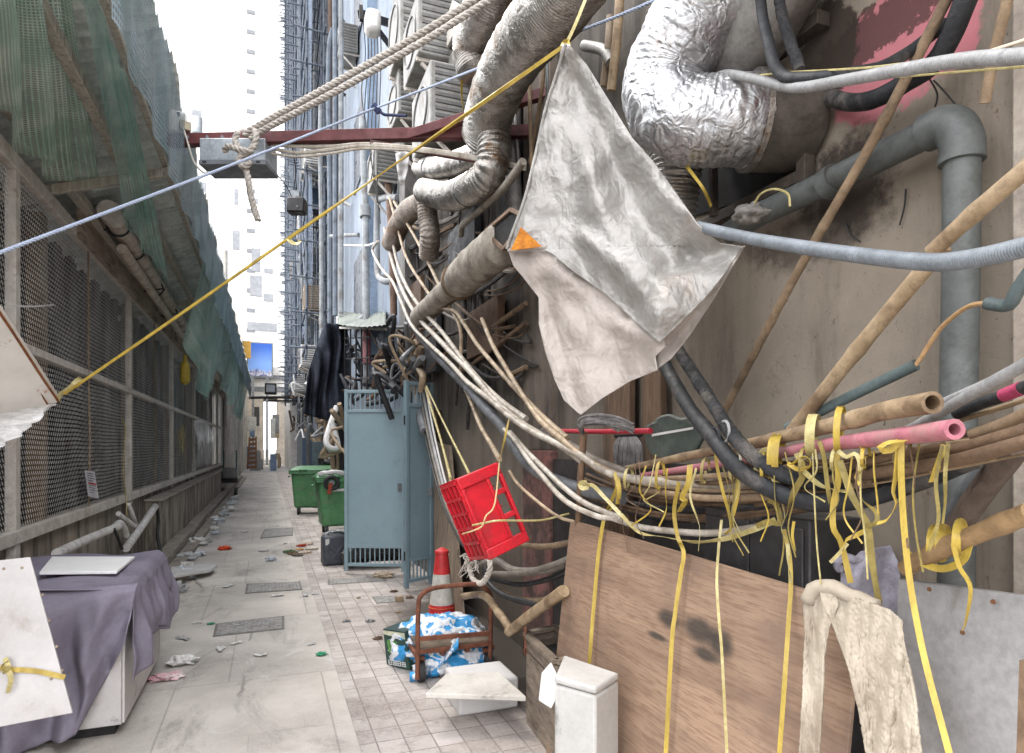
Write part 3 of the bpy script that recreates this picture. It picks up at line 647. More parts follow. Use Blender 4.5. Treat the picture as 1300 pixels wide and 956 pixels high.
def front(u, v):
    x = -1.52 + u * (.84 - .05 * v); n_ = mnoise.noise(Vector((u * 4, v * 2, 9)))
    fo = (.055 * math.sin(u * 17 + v * 2.5 + 2 * n_) + .022 * math.sin(u * 41 - v * 6 + 2 * n_) + .012 * mnoise.noise(Vector((u * 14, v * 9, 2)))) * min(1, v * 1.8) + .03 * v
    hem = .78 + .05 * math.sin(u * 5) - .42 * max(0, (u - .72) / .28)
    pull = .10 * math.exp(-((u - .52) / .12) ** 2)
    return Vector((x, yb0 + .04 - .07 * min(1, v * 14) - fo, .838 - v * hem + (.012 * n_ if v > 0 else 0) - pull * (1 - v) * min(1, v * 8)))
co_ = empty('cloth', (-1.1, 4.6, .3), 'purple-grey cloth draped in folds over the low white cabinet', 'cloth')
MB().grid(90, 90, cloth).build('cover', M['cloth_purple'], co_, ang=180, solid=.004)
MB().grid(90, 50, front).build('front_fall', M['cloth_purple'], co_, ang=180, solid=.004)
# white lid on cloth
q = [G(46, 711, .85), G(148, 729, .85), G(172, 707, .85), G(40, 707, .85)]
q = [X(60, 731, -1.32), G(148, 728, .852), G(171, 709, .852), G(66, 709, .852)]; q[0] = G(50, 729, .852)
tag(MB().prism([Vector((p.x, p.y, .848)) for p in q], (0, 0, 1), .018).build('lid_board', mk('clean_white', c(248, 247, 245), c(240, 239, 237), 3, .5, grime=.02, grain=.2), bevel=.003), 'flat white board lying on the purple-grey cloth', 'board')
# leaning melamine board
t = empty('melamine_board', G(40, 930), 'scuffed white melamine board leaning at the lower left corner', 'board')
a_, b2, c2, d2 = D(38, 707, 2.95), D(92, 905, 2.8), D(-90, 940, 2.65), D(-100, 722, 2.8)
n_ = (b2 - a_).cross(d2 - a_).normalized(); 
if n_.dot(EYEP - a_) < 0: n_ = -n_
MB().prism([a_, b2, c2, d2], -n_, .016).build('board', mk('melamine', c(188, 184, 182), c(176, 171, 169), 2, .5, bump=.04, dirt=.14, dcol=c(150, 138, 126), grime=.1, grain=.3), t, bevel=.002)
for px, py in ((5, 722), (28, 721), (54, 755), (63, 788), (72, 821), (79, 851), (65, 862)):
    dd = (n_.dot(a_ - EYEP)) / n_.dot(ray(px, py)); MB().lathe([(.006, 0), (.006, .003)], D(px, py, dd) + n_ * .001, 8, n_.to_track_quat('Z', 'Y').to_matrix()).build('screw', mk('rusty_rod', c(150, 132, 112)), t)
pl_ = lambda px, py, off=.006: D(px, py, (n_.dot(a_ - EYEP)) / n_.dot(ray(px, py))) + n_ * off
t = empty('yellow_strap', pl_(10, 850), 'yellow strap knotted round the white board at the lower left', 'strap', 'yellow packing straps')
MB().ribbon([pl_(-60, 842), pl_(0, 848), pl_(12, 850), pl_(45, 852), pl_(83, 860)], .022, n_).build('band', M['yellow'], t)
MB().ribbon([pl_(8, 836, .02), pl_(14, 846, .035), pl_(8, 856, .02), pl_(3, 848, .03), pl_(14, 840, .03)], .02, n_, twist=2).build('knot', M['yellow_pale'], t)
MB().ribbon([pl_(12, 850, .02), pl_(17, 862, .03), pl_(12, 880, .02)], .02, n_, twist=1).build('tail', M['yellow_pale'], t)
# plastic pipes and rubble by the wall
wp = mk('white_pipe', c(222, 220, 217), c(200, 197, 193), 4, .45, dirt=.25, grime=.15, grain=.4)
def lp(name, pts, w, mat, label, cat, grp=None, **k): return tubex(name, pts, w, mat, label, cat, grp, **k)
G_ = 'pipes lying behind the purple cloth'
lp('drain_pipe', [(72, 703, -1.42), (110, 685, -1.42), (150, 668, -1.42)], 11, wp, 'pale pipe with bent end lying behind the purple cloth', 'pipe', G_, n=14)
lp('drain_pipe', [(160, 696, -1.4), (178, 671, -1.4), (197, 643, -1.4)], 9, wp, 'pale pipe slanting up towards the end of the low wall', 'pipe', G_, n=14)
lp('drain_pipe', [(146, 668, -1.44), (152, 664, -1.44), (157, 670, -1.44), (160, 680, -1.44)], 8, wp, 'pale bent elbow on the pipe behind the cloth', 'pipe', G_, n=12)
lp('drain_pipe', [(150, 652, -1.5), (164, 663, -1.45), (176, 672, -1.45)], 6, wp, 'thin pale pipe crossing behind the slanting pipe', 'pipe', G_, n=10)
lp('drain_pipe', [(163, 640, -1.52), (169, 655, -1.5), (174, 670, -1.5)], 5, wp, 'thin upright pipe against the stained low wall', 'pipe', G_, n=10)
lp('iron_bracket', [(145, 672, -1.38), (150, 683, -1.38), (155, 697, -1.38)], 4, M['black'], 'black iron strut among the pale pipes', 'bracket')
lp('cable', [(199, 640, -1.4), (201, 660, -1.4), (200, 680, -1.4), (204, 700, -1.35)], 4, M['black'], 'black cable hanging at the end of the low wall', 'cable')
tag(MB().prism([G(217, 735, .1), G(266, 727, .06), G(276, 721, .06), G(270, 719, .06), G(217, 723, .1)], (0, 0, 1), .035).build('foam_plank', M['white'], bevel=.006), 'white foam plank lying beside the kerb behind the cloth', 'plank')
tag(MB().tube([G(221, 737, .03), G(236, 733, .03)], .05, 8).build('stone_lump', M['kerb']), 'dark lump propping up the white foam plank', 'stone')
# drainpipe & bundle far left
tag(MB().tube([(-1.5, 26.5, .05), (-1.5, 26.5, 9)], .09, 12, smooth=False).build('drain_pipe', mk('pale_pvc', c(206, 198, 188))), 'white upright drainpipe at the far end of the wire fence', 'pipe')
t = empty('hand_cart', (-1.25, 23.5, 0), 'dark folded hand cart parked at the far end of the low wall', 'cart')
MB().box((-1.2, 23.4, .5), (.5, .7, .12)).build('deck', M['dark'], t, bevel=.02)
for dx, dy in ((-.2, -.3), (.2, -.3), (-.2, .3), (.2, .3)): MB().tube([(-1.24 + dx, 23.4 + dy, .13), (-1.16 + dx, 23.4 + dy, .13)], .13, 14, smooth=False).build('wheel', M['black'], t)
for dx in (-.2, .2): MB().tube([(-1.2 + dx, 23.7, .5), (-1.2 + dx, 23.85, 1.1), (-1.2 + dx, 23.9, 1.5)], .025, 8).build('handle', mk('teal_tube', c(80, 110, 108), None, 5), t)
MB().box((-1.2, 23.3, .75), (.45, .55, .36)).build('load', mk('grey_sack', c(120, 120, 118), None, 6), t, bevel=.08)
for k, (px, py, lab) in enumerate(((298, 600, 'bulging dark sack at the far left kerb'), (303, 596, 'white sack slumped past the hand cart'))):
    p = G(px, py); tag(MB().tube([p + Vector((0, 0, .03)), p + Vector((0, 0, .4)), p + Vector((.05, 0, .75)), p + Vector((.05, 0, .95))], .32, 14, rf=lambda u: 1 - .75 * u ** 3, jit=.25, jscale=4).build('sack', M['cloth_purple'] if k == 0 else M['white']), lab, 'sack')
# ================================================================== RIGHT SIDE: walls
t = empty('soot_stained_building', (4, 3, 0), 'beige plaster building wall, soot stained, along the right side', 'building')
MB().bb(1.9, 9, -3, 3.4, -.05, 4.8).bb(1.9, 9, 3.4, 5.9, -.05, 6.6).bb(1.9, 9, 5.9, 8.6, -.05, 8.4).build('wall', M['plaster'], t)  # tops stepped low above the view so sky light reaches the left side
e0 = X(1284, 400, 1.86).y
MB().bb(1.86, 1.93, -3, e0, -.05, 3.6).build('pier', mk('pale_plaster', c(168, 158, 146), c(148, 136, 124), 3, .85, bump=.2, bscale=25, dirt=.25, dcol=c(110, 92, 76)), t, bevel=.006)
y1, y0 = X(664, 500, 1.84).y, X(698, 500, 1.84).y
pil = mk('dusty_plaster', c(118, 106, 95), c(84, 75, 68), 5, .9, stretch=(1, 1, .3), bump=.7, bscale=70, dirt=.4)
MB().bb(1.84, 1.95, y0, y1, 1.58, 5.2).build('pilaster', pil, t, bevel=.008)
MB().bb(1.835, 1.95, y0 - .005, y1 + .005, -.05, 1.579).build('red_plinth', mk('faded_red_paint', c(146, 96, 90), c(112, 94, 87), 4, .8, bump=.5, bscale=30, dirt=.75, dcol=c(60, 50, 45)), t, bevel=.008)
MB().bb(1.86, 1.93, 2.0, y0, -.05, 1.52).build('plinth', mk('charcoal_render', c(66, 62, 60), c(48, 45, 43), 3, .85, bump=.6, bscale=60, dirt=.3), t)
MB().bb(1.2, 1.899, -2.5, 2.05, 3.62, 3.8).build('shade_slab', M['plaster'], t)  # added slab above the view, blocks sky light to darken the near wall
for (px, py, w_) in ((790, 500, 34), (835, 500, 24)):
    a_, b_ = X(px - w_ / 2, 500, 1.86).y, X(px + w_ / 2, 500, 1.86).y
    tag(MB().bb(1.82, 1.86, b_, a_, 1.1 if px < 800 else 1.3, 2.12).build('timber_post', mk('brown_board', c(116, 92, 72), c(86, 68, 54), 5, .8, stretch=(4, 4, .5), bump=.4, dirt=.4), bevel=.004), 'brown upright board fixed to the wall under the silver tarp' if px < 800 else 'narrow dark board beside the upright board under the tarp', 'board')
t = empty('blue_building', (4, 13, 0), 'pale blue-grey rendered building further along on the right', 'building')
MB().bb(1.88, 9, 8.62, 18.4, -.05, 15.5).build('wall', mk('pale_blue_render', c(150, 158, 168), c(122, 133, 148), 1.1, .85, bump=.2, bscale=12, stretch=(1, 1, .3), dirt=.3, dcol=c(98, 106, 116)), t)
MB().bb(1.72, 1.88, 8.62, 9.0, 2.6, 15).build('pier', mk('grey_pier', c(120, 118, 116), c(96, 92, 88), 2, .85, dirt=.4, stretch=(1, 1, .3)), t)
MB().bb(1.7, 1.879, 12.0, 12.5, 2.6, 15).build('pier', mk('blue_pier', c(140, 156, 176), c(112, 128, 150), 1, .85), t)
for j in range(3): MB().bb(1.85, 1.9, 13.4, 15.2, 4.2 + j * 3.2, 5.8 + j * 3.2).build('window', mk('dark_window', c(46, 56, 70), None, 3, .3), t)

# ================================================================== steel gates, bins, cone, trolley ...
gm = mk('blue_grey_paint', c(142, 163, 171), c(134, 155, 163), 2, .42, .0, bump=.02, bscale=10, dirt=.08, dcol=c(112, 122, 126), grime=.06, grain=.25)
gm2 = mk('dark_blue_grey_paint', c(122, 142, 150), c(112, 132, 140), 2, .45, .0, bump=.02, bscale=10, dirt=.12, dcol=c(92, 102, 106), grime=.08, grain=.25)
def gate(name, p0, p1, label, mat, z0=.12, z1=2.33, top=.24, bot=.2, nb=9):
    t = empty(name, (p0 + p1) / 2, label, 'gate', 'open steel gates')
    u = (p1 - p0); L = u.length; u.normalize(); n_ = Vector((-u.y, u.x, 0))
    def at(s, z, o=0): return Vector((p0.x, p0.y, 0)) + u * s + UP * z + n_ * o
    f = MB()
    for s in (.02, L - .02): f.bar(at(s, z0 - .08, 0), at(s, z1), .045, .05, n_)
    for z in (z0, z0 + bot + .03, z1 - top - .03, z1 - .025): f.bar(at(.042, z), at(L - .042, z), .04, .04)
    f.build('frame', mat, t, bevel=.004)
    MB().bar(at(L / 2, z0 + bot + .05), at(L / 2, z1 - top - .05), .006, L - .085, u).build('panel', mat, t)
    for k in range(nb):
        s = .042 + (L - .084) * (k + .5) / nb
        MB().bar(at(s, z0), at(s, z0 + bot + .02), .014, .014, n_).build('bar', mat, t)
        MB().bar(at(s, z1 - top - .02), at(s, z1 - .03), .014, .014, n_).build('bar', mat, t)
    MB().box(at(L - .06, 1.1, -.03), (.05, .03, .1)).build('latch', M['metal_grey'], t, bevel=.004)
    for z in (.4, 1.9): MB().tube([at(.0, z - .05), at(.0, z + .05)], .014, 8, smooth=False).build('hinge', M['dark'], t)
    return t
gate('steel_gate', G(438, 728.5), G(514, 729.5), 'wide blue-grey steel gate leaf standing across the alley beside the bins', gm, nb=11)
gate('steel_gate', G(514, 752), G(549, 745), 'narrower darker steel gate leaf hinged nearer the wall', gm2, z1=2.34, nb=6)
bagm = mk('black_bag', c(30, 31, 35), c(22, 22, 25), 6, .22, bump=.8, bscale=14, spec=.7, bdist=.03)
p = G(480, 722); tag(MB().tube([p + Vector((-.42, .12, .12)), p + Vector((-.2, .2, .22)), p + Vector((.1, .2, .24)), p + Vector((.42, .2, .16))], .2, 18, jit=.3, jscale=7, rf=lambda u: .55 + .45 * math.sin(PI * u)).build('rubbish_bag', bagm), 'shiny black rubbish bags squashed behind the wide gate', 'bag')
# wheelie bins
green = mk('bin_green', c(92, 146, 98), c(76, 128, 84), 3, .45, bump=.04, dirt=.3, dcol=c(112, 120, 98))
greend = mk('bin_green_rim', c(84, 138, 92), c(70, 118, 78), 3, .4, bump=.03, dirt=.25, dcol=c(150, 152, 138))
def bin4(loc, rz, label):
    t = empty('wheeled_bin', (0, 0, 0), label, 'bin', 'green four-wheeled rubbish bins')
    W, Dp, H = 1.18, .74, 1.12
    b = MB(); b.box((0, 0, .58), (W * .86, Dp * .8, .84), taper=1.0)
    b.v = [(x * (1 + .14 * ((z - .16) / .84)), y * (1 + .18 * ((z - .16) / .84)), z) for x, y, z in b.v]
    b.build('tub', green, t, bevel=.05)
    for s in (-1, 1):
        for k in range(4): MB().bar((-.36 + k * .24, s * Dp * .395, .2), (-.4 + k * .265, s * Dp * .475, .96), .035, .012, (0, 1, 0)).build('rib', green, t)
    b = MB(); 
    for y in (-Dp / 2 - .01, Dp / 2 + .01): b.bar((-W / 2 - .03, y, 1.0), (W / 2 + .03, y, 1.0), .06, .07)
    for x in (-W / 2 - .01, W / 2 + .01): b.bar((x, -Dp / 2 + .021, 1.0), (x, Dp / 2 - .021, 1.0), .06, .07)
    b.build('rim', greend, t, bevel=.012)
    def lid(u, v):
        x = -W / 2 - .04 + u * (W + .08); y = -Dp / 2 - .04 + v * (Dp + .08)
        return Vector((x, y, 1.05 + .1 * math.sin(PI * min(1, max(0, v))) * (1 - abs(2 * u - 1) ** 6) ))
    MB().grid(20, 14, lid).build('lid', greend, t, solid=.02, ang=60)
    for x in (-.3, .3): MB().box((x, -Dp / 2 - .05, 1.07), (.18, .05, .03)).build('lid_handle', greend, t, bevel=.01)
    for sx in (-1, 1):
        MB().tube([(sx * (W / 2 + .05), -.12, .9), (sx * (W / 2 + .05), .12, .9)], .02, 8, smooth=False).build('trunnion', greend, t)
        for sy in (-1, 1):
            wv = MB(); x0, y0 = sx * .42, sy * .24
            wh = wv.tube([(x0 - .025, y0, .09), (x0 + .025, y0, .09)], .09, 16, smooth=False).build('wheel', M['black'], t)
            MB().bar((x0, y0, .1), (x0, y0 + .03, .18), .07, .03, (0, 1, 0)).build('caster_fork', M['metal_grey'], wh)
    t.location = loc; t.rotation_euler = (0, 0, rz); return t
p = G(397, 681); b1 = bin4(Vector((p.x + .66, p.y + .3, 0)), 0.03, 'green wheeled bin with a spoked tyre propped on its front, next to the grey gate')
p = G(369, 655); b2 = bin4(Vector((p.x + .62, p.y + .45, 0)), -.1, 'green wheeled bin farther back, closed lid, behind the nearer bin')
p = G(397, 681)
wc = X(422, 613, p.x + .42) ; wc = Y(421, 613, p.y - .16)
t = empty('cart_wheel', wc, 'small black wheel with rusty red bracket propped on the nearer green bin', 'wheel')
MB().tube([wc + Vector((.11 * math.cos(a), .0, .11 * math.sin(a))) for a in np.linspace(0, 2 * PI, 25)], .035, 10).build('tyre', M['black'], t)
MB().tube([wc + Vector((0, -.03, 0)), wc + Vector((0, .03, 0))], .05, 12, smooth=False).build('hub', M['metal_grey'], t)
MB().bar(wc + Vector((-.02, -.05, 0)), wc + Vector((-.05, -.05, -.2)), .07, .02, (0, 1, 0)).build('bracket', mk('rust_red', c(160, 70, 48), c(120, 56, 40), 12, .8), t, bevel=.004)
tag(MB().tube([Y(404, 602, p.y - .05), Y(420, 599.5, p.y - .1), Y(438, 601, p.y - .08)], .04, 8, jit=.5, jscale=15).build('foam_strip', M['white']), 'white foam strip lying along the rim of the nearer bin', 'foam')
tag(MB().box(Y(432, 622, p.y - .08), (.28, .05, .05)).build('foam_block', M['white'], bevel=.01), 'white foam block wedged on the front of the nearer bin', 'foam')
# dark jerrycan
jm = mk('jerrycan_plastic', c(76, 80, 88), c(64, 68, 75), 4, .5, bump=.05, dirt=.25, dcol=c(110, 108, 104))
p = G(405, 722); q = G(437, 717); ctr = (p + q) / 2 + Vector((.05, .14, 0))
t = empty('jerrycan', ctr, 'dark grey plastic jerrycan standing at the foot of the gate', 'jerrycan')
R_ = Matrix.Rotation(.12, 3, 'Z')
MB().box(ctr + UP * .21, (.34, .22, .4), R_).build('can', jm, t, bevel=.035)
for a in (-1, 1): MB().bar(ctr + R_ @ Vector((-.11 * a, -.118, .06)), ctr + R_ @ Vector((.11 * a, -.118, .3)), .03, .018, (0, 1, 0)).build('rib', jm, t, bevel=.005)
MB().tube([ctr + R_ @ Vector((-.09, 0, .41)), ctr + R_ @ Vector((-.07, 0, .455)), ctr + R_ @ Vector((.07, 0, .455)), ctr + R_ @ Vector((.09, 0, .41))], .018, 8).build('handle', jm, t)
MB().lathe([(.035, .41), (.035, .45)], ctr + R_ @ Vector((.13, 0, 0)), 14).build('cap', M['black'], t)
MB().box(ctr + R_ @ Vector((-.12, -.1115, .33)), (.05, .004, .08), R_).build('sticker', M['white'], t)
tag(MB().tube([ctr + Vector((-.12, -.02, .42)), ctr + Vector((.02, -.06, .475)), ctr + Vector((.15, 0, .43))], .05, 10, jit=.8, jscale=18, squash=(UP, .35)).build('plastic_bag', M['clear']), 'crumpled clear bag lying on top of the jerrycan', 'bag')
# traffic cone
ctr = G(561, 792); k_ = dep(ctr) / FPX
t = empty('traffic_cone', ctr, 'red and white traffic cone standing against the plank by the wall', 'traffic cone')
cr = mk('cone_red', c(206, 54, 56), c(184, 46, 48), 6, .5, bump=.03, dirt=.25, dcol=c(120, 60, 52)); cw = mk('cone_white', c(208, 204, 194), c(184, 180, 170), 6, .5, dirt=.3, dcol=c(140, 130, 118))
H = 97 * k_; rr = lambda z: (18.5 - 11.5 * z / H * 1.0) * k_
MB().lathe([(rr(0), .03), (rr(.27 * H), .27 * H)], ctr, 28).build('lower_band', cr, t)
MB().lathe([(rr(.27 * H) + .001, .27 * H), (rr(.66 * H) + .001, .66 * H)], ctr, 28).build('white_sleeve', cw, t)
MB().lathe([(rr(.66 * H), .66 * H), (rr(.92 * H), .92 * H), (rr(.92 * H) * 1.15, .925 * H), (rr(.92 * H) * 1.1, .96 * H), (.012, H)], ctr, 28).build('tip', cr, t)
MB().box(ctr + UP * .018, (.36, .36, .035), Matrix.Rotation(.4, 3, 'Z')).build('base', cr, t, bevel=.01)
tag(MB().tube([ctr + Vector((.19 * math.cos(a) * .62, .19 * math.sin(a) * .62, .16)) for a in np.linspace(0, 2 * PI, 20)], .004, 5).build('string', mk('orange_string', c(226, 120, 84), None, 5)), 'thin orange string round the lower red band of the cone', 'string')
# plank against the wall by the cone
a0, a1 = X(556, 790, 1.62), X(578, 800, 1.62)
tag(MB().prism([X(553, 560, 1.84), X(574, 566, 1.84), X(592, 800, 1.7), X(556, 782, 1.7)], (-1, .1, 0), .03).build('plank', mk('pale_plank', c(158, 142, 124), c(128, 112, 96), 4, .8, stretch=(5, 5, .5), bump=.3, dirt=.35), bevel=.004), 'weathered pale plank leaning on the wall behind the cone', 'plank')
# platform trolley
rusty = mk('rusty_steel', c(134, 84, 62), c(98, 60, 46), 10, .75, .2, bump=.2, bscale=60, dirt=.3, dcol=c(70, 46, 38))
Pl, Pr = D(530, 862, 4.35), D(622, 846, 4.55); Tl, Tr = D(531, 772, 4.35), D(623, 766, 4.55)
t = empty('platform_trolley', G(580, 880), 'rusty platform trolley with a bent tube handle, loaded with a bag', 'trolley')
MB().tube([Pl, Tl, D(536, 755, 4.37), D(550, 747, 4.4), D(580, 743, 4.45), D(606, 742, 4.5), D(619, 750, 4.54), Tr, Pr], .016, 12).build('handle', rusty, t)
zd = .19; pa = Vector((Pl.x, Pl.y, zd)); pb = Vector((Pr.x + .02, Pr.y, zd)); dv = Vector((.02, .62, 0))
b = MB()
for u_ in (0, .33, .66, 1): b.bar(pa.lerp(pb, u_) + dv * 0 , pa.lerp(pb, u_) + dv, .03, .03)
for v_ in (0, 1): b.bar(pa + dv * v_ + UP * .031, pb + dv * v_ + UP * .031, .03, .03)
b.build('frame', rusty, t, bevel=.003)
MB().prism([pa + UP * .047, pb + UP * .047, pb + dv + UP * .047, pa + dv + UP * .047], UP, .012).build('deck', mk('dirty_ply', c(120, 104, 88), c(90, 78, 66), 6, .85, dirt=.4), t)
MB().bar(pa + UP * .1 + Vector((0, 0, .02)), pb + UP * .1, .02, .03).build('crossbar', rusty, t)
for u_ in (.06, .94):
    for v_ in (.08, .92):
        cpt = pa.lerp(pb, u_) + dv * v_; cpt.z = .075
        wh = MB().tube([cpt - Vector((.02, 0, 0)), cpt + Vector((.02, 0, 0))], .075, 16, smooth=False).build('wheel', M['black'], t)
        MB().bar(cpt, cpt + UP * .1, .05, .02).build('fork', rusty, wh)
# carton + patterned bag on it
bp = NT('patterned_bag'); v = bp.obj
n1 = bp.ramp(bp.noise(v, 9, 3, .5, .8), .47, .52); b_ = bp.mix(n1, c(226, 228, 232), c(48, 146, 204))
b_ = bp.mix(bp.ramp(bp.noise(bp.map(v, (1, 1, 1), (3, 1, 2)), 7, 3, .5, .5), .58, .62), b_, c(230, 232, 234)); bp.bump(bp.noise(v, 16, 5, .6, 1.5), .9, .03); bp.fin(b_, .3, 0, .6)
def blobm(ctr, size, seed, nu=56, nv=30, amp=.22, sc_=3.2, zmin=None):
    def f(u, v):
        a, b = u * 2 * PI, (v - .5) * PI; d_ = Vector((math.cos(a) * math.cos(b), math.sin(a) * math.cos(b), math.sin(b)))
        k = 1 + amp * mnoise.noise(d_ * sc_ + Vector((seed, 0, 0))) + amp * .5 * mnoise.noise(d_ * sc_ * 2.4 + Vector((seed, 5, 0))) + amp * .25 * abs(mnoise.noise(d_ * sc_ * 6 + Vector((1, seed, 0))))
        p = Vector(ctr) + Vector((d_.x * size[0] * k, d_.y * size[1] * k, d_.z * size[2] * k))
        if zmin is not None: p.z = max(p.z, zmin)
        return p
    return MB().grid(nu, nv, f)
t = empty('patterned_bag', D(560, 840, 4.75), 'blue and white patterned plastic bag heaped on the trolley', 'bag')
blobm(D(556, 812, 4.82), (.36, .22, .185), 3).build('bag', bp.m, t, ang=180)
blobm(D(574, 838, 4.56), (.27, .1, .1), 11).build('bag_bulge', bp.m, t, ang=180)
blobm(D(596, 822, 4.74), (.16, .15, .14), 8).build('bag_neck', bp.m, t, ang=180)
MB().grid(30, 12, lambda u, v: D(520 + 62 * u, 852 - 34 * u + 10 * math.sin(u * 5) + v * 16, 4.44 - .06 * math.sin(u * 6 + v * 3))).build('loose_end', bp.m, t, ang=180, solid=.004)
cart = mk('printed_carton', c(38, 58, 62), c(52, 82, 66), 5, .5, dirt=.1)
f0, f1, f2, f3 = D(486, 798, 4.75), D(514, 802, 4.6), D(520, 851, 4.6), D(491, 846, 4.75)
t = empty('carton', G(500, 850), 'dark green printed carton poking out left of the patterned bag', 'carton')
w_ = Vector((.36, .26, .02))
MB().add([f0, f1, f2, f3, f0 + w_, f1 + w_, f2 + w_, f3 + w_], [(0, 1, 2, 3), (7, 6, 5, 4), (0, 4, 5, 1), (1, 5, 6, 2), (2, 6, 7, 3), (3, 7, 4, 0)]).build('box', cart, t, bevel=.004)
nf = (f1 - f0).cross(f3 - f0).normalized(); nf = nf if nf.dot(EYEP - f0) > 0 else -nf
fc = lambda u, v: f0.lerp(f1, u).lerp(f3.lerp(f2, u), v) + nf * .003
MB().prism([fc(.02, .04), fc(.98, .04), fc(.98, .2), fc(.02, .14)], nf, .001).build('top_band', mk('cream_print', c(206, 206, 180), None, 6), t)
MB().prism([fc(.15, .28), fc(.6, .3), fc(.5, .6), fc(.2, .62)], nf, .001).build('leaf_print', mk('leaf_green', c(110, 164, 84), c(70, 120, 60), 30), t)
wi = mk('white_ink', c(226, 228, 226), None, 6); gly = MB()
fb0, fb1, fb2, fb3 = f1, f1 + w_, f2 + w_, f2
for k in range(4):
    u0 = .12 + k * .2
    g = lambda u, v: fc(u0 + u * .17, .8 + v * .13) + nf * .001
    g2 = MB()
    for (a_, b_, c_, d_) in ((0, 0, 1, .16), (0, .42, 1, .58), (0, .84, 1, 1), (.06, 0, .22, 1), (.76, 0, .94, 1), (.42, 0, .58, .9))[: 5 + k % 2]:
        g2.prism([g(a_, b_), g(c_, b_), g(c_, d_), g(a_, d_)], nf, .0012)
    g2.build('white_character', wi, t)
# white slab low in front of trolley
q = [G(552, 864, .22), G(646, 866, .22), G(632, 853, .22), G(560, 856, .22)]
q = [G(540, 880, .22), G(668, 884, .22), G(634, 853, .22), G(566, 855, .22)]
tag(MB().prism([Vector((p.x, p.y, .19)) for p in q], UP, .03).build('foam_slab', mk('worn_white', c(206, 202, 194), c(190, 184, 176), 3, .7, dirt=.25, grime=.12, grain=.5), bevel=.006), 'worn white foam slab lying in front of the trolley', 'foam slab')
tag(MB().box(G(595, 885, 0) + Vector((.05, -.1, .094)), (.38, .34, .188)).build('foam_tub', M['white'], bevel=.015), 'white foam tub under the worn foam slab', 'tub')

# ================================================================== hanging red crate
red = mk('crate_red', c(204, 34, 48), c(178, 28, 40), 6, .42, bump=.04, dirt=.3, dcol=c(128, 52, 52), grime=.3); redd = mk('crate_red_inner', c(150, 20, 32), None, 5, .5)
C0 = D(626, 648, 3.3); e2 = (RT * .38 - UP * .92).normalized(); e1b = (RT * .93 + UP * .38).normalized(); fw = FW.copy()
an = math.radians(28); e1 = (e1b * math.cos(an) - fw * math.sin(an) * -1).normalized(); e3 = e1.cross(e2); e3 = e3 if e3.dot(FW) > 0 else -e3   # e3 points into the crate
t = empty('bottle_crate', C0, 'bright red plastic bottle crate hanging tilted by cords', 'crate')
L2, L1, L3 = .44, .25, .25
def CP(a, b, cc): return C0 + e1 * a + e2 * b + e3 * cc
def cbox(b, a0, a1, b0, b1, c0, c1):
    vs = [CP(x, y, z) for z in (c0, c1) for x, y in ((a0, b0), (a1, b0), (a1, b1), (a0, b1))]
    b.add(vs, [(3, 2, 1, 0), (4, 5, 6, 7), (0, 1, 5, 4), (1, 2, 6, 5), (2, 3, 7, 6), (3, 0, 4, 7)])
h1, h2 = L1 / 2, L2 / 2
b = MB(); cbox(b, -h1, h1, -h2, -h2 + .06, -.012, .022); b.build('top_rim', red, t, bevel=.006)
b = MB(); cbox(b, -h1, h1, h2 - .055, h2, -.012, .022); b.build('bottom_rim', red, t, bevel=.006)
b = MB(); cbox(b, -h1, h1 - .085, -h2 + .062, h2 - .057, .006, .014); b.build('side_panel', red, t)
for a_ in (-h1 + .012, h1 - .088): b = MB(); cbox(b, a_ - .008, a_ + .008, -h2 + .06, h2 - .055, -.01, .01); b.build('rib', red, t, bevel=.003)
b = MB(); cbox(b, h1 - .018, h1, -h2 + .06, h2 - .055, -.012, .022)
for y_ in (-.075, .055): cbox(b, h1 - .08, h1 - .0185, y_ - .014, y_ + .014, -.01, .015)
b.build('handhold_frame', red, t, bevel=.004)
b = MB(); cbox(b, -h1, h1, -h2, h2, L3 - .012, L3); b.build('back_panel', redd, t)
b = MB(); cbox(b, -h1 + .02, h1 - .02, -h2, -h2 + .012, .0225, L3 - .013); b.build('end_panel', red, t)
b = MB(); cbox(b, -h1 + .02, h1 - .02, h2 - .012, h2, .0225, L3 - .013); b.build('end_panel', red, t)
b = MB()
for k in range(6):
    y_ = -h2 + .02 + k * (L2 - .04) / 5; cbox(b, -h1 - .006, -h1 + .012, y_ - .008, y_ + .008, .03, L3 - .02)
for k in range(5):
    z_ = .012 + k * (L3 - .03) / 4
    for j in range(5):
        y_ = -h2 + .02 + j * (L2 - .04) / 5 + .0082; cbox(b, -h1 - .004, -h1 + .01, y_, y_ + (L2 - .04) / 5 - .0164, z_, z_ + .014)
b.build('lattice_base', red, t)
b = MB()
for k in range(1, 4):
    y_ = -h2 + k * L2 / 4; cbox(b, -h1 + .015, h1 - .05, y_ - .003, y_ + .003, .03, L3 - .014)
b.build('divider', redd, t)
tag(MB().ribbon([X(647, 528, 1.45), D(640, 560, 3.5), D(634, 587, 3.24)], .012, twist=2.5).build('strap', M['yellow']), 'yellow strap holding up the top corner of the red crate', 'strap', 'yellow packing straps')
tag(MB().tube([D(600, 667, 3.1), D(615, 664, 3.04), D(632, 661, 3.0), D(660, 661, 3.1), D(690, 660, 3.2), D(722, 652, 3.3)], .005, 6).build('cord', M['yellow_pale']), 'yellow cord stretched from the red crate to the plywood corner', 'cord')
tag(MB().tube([D(587, 678, 3.18), D(600, 674, 3.05), D(612, 668, 3.03), D(617, 655, 3.02), D(628, 640, 3.04), D(634, 588, 3.2)], .004, 6).build('cord', mk('straw_cord', c(206, 176, 130), None, 9)), 'tan cord looped across the face of the red crate', 'cord')
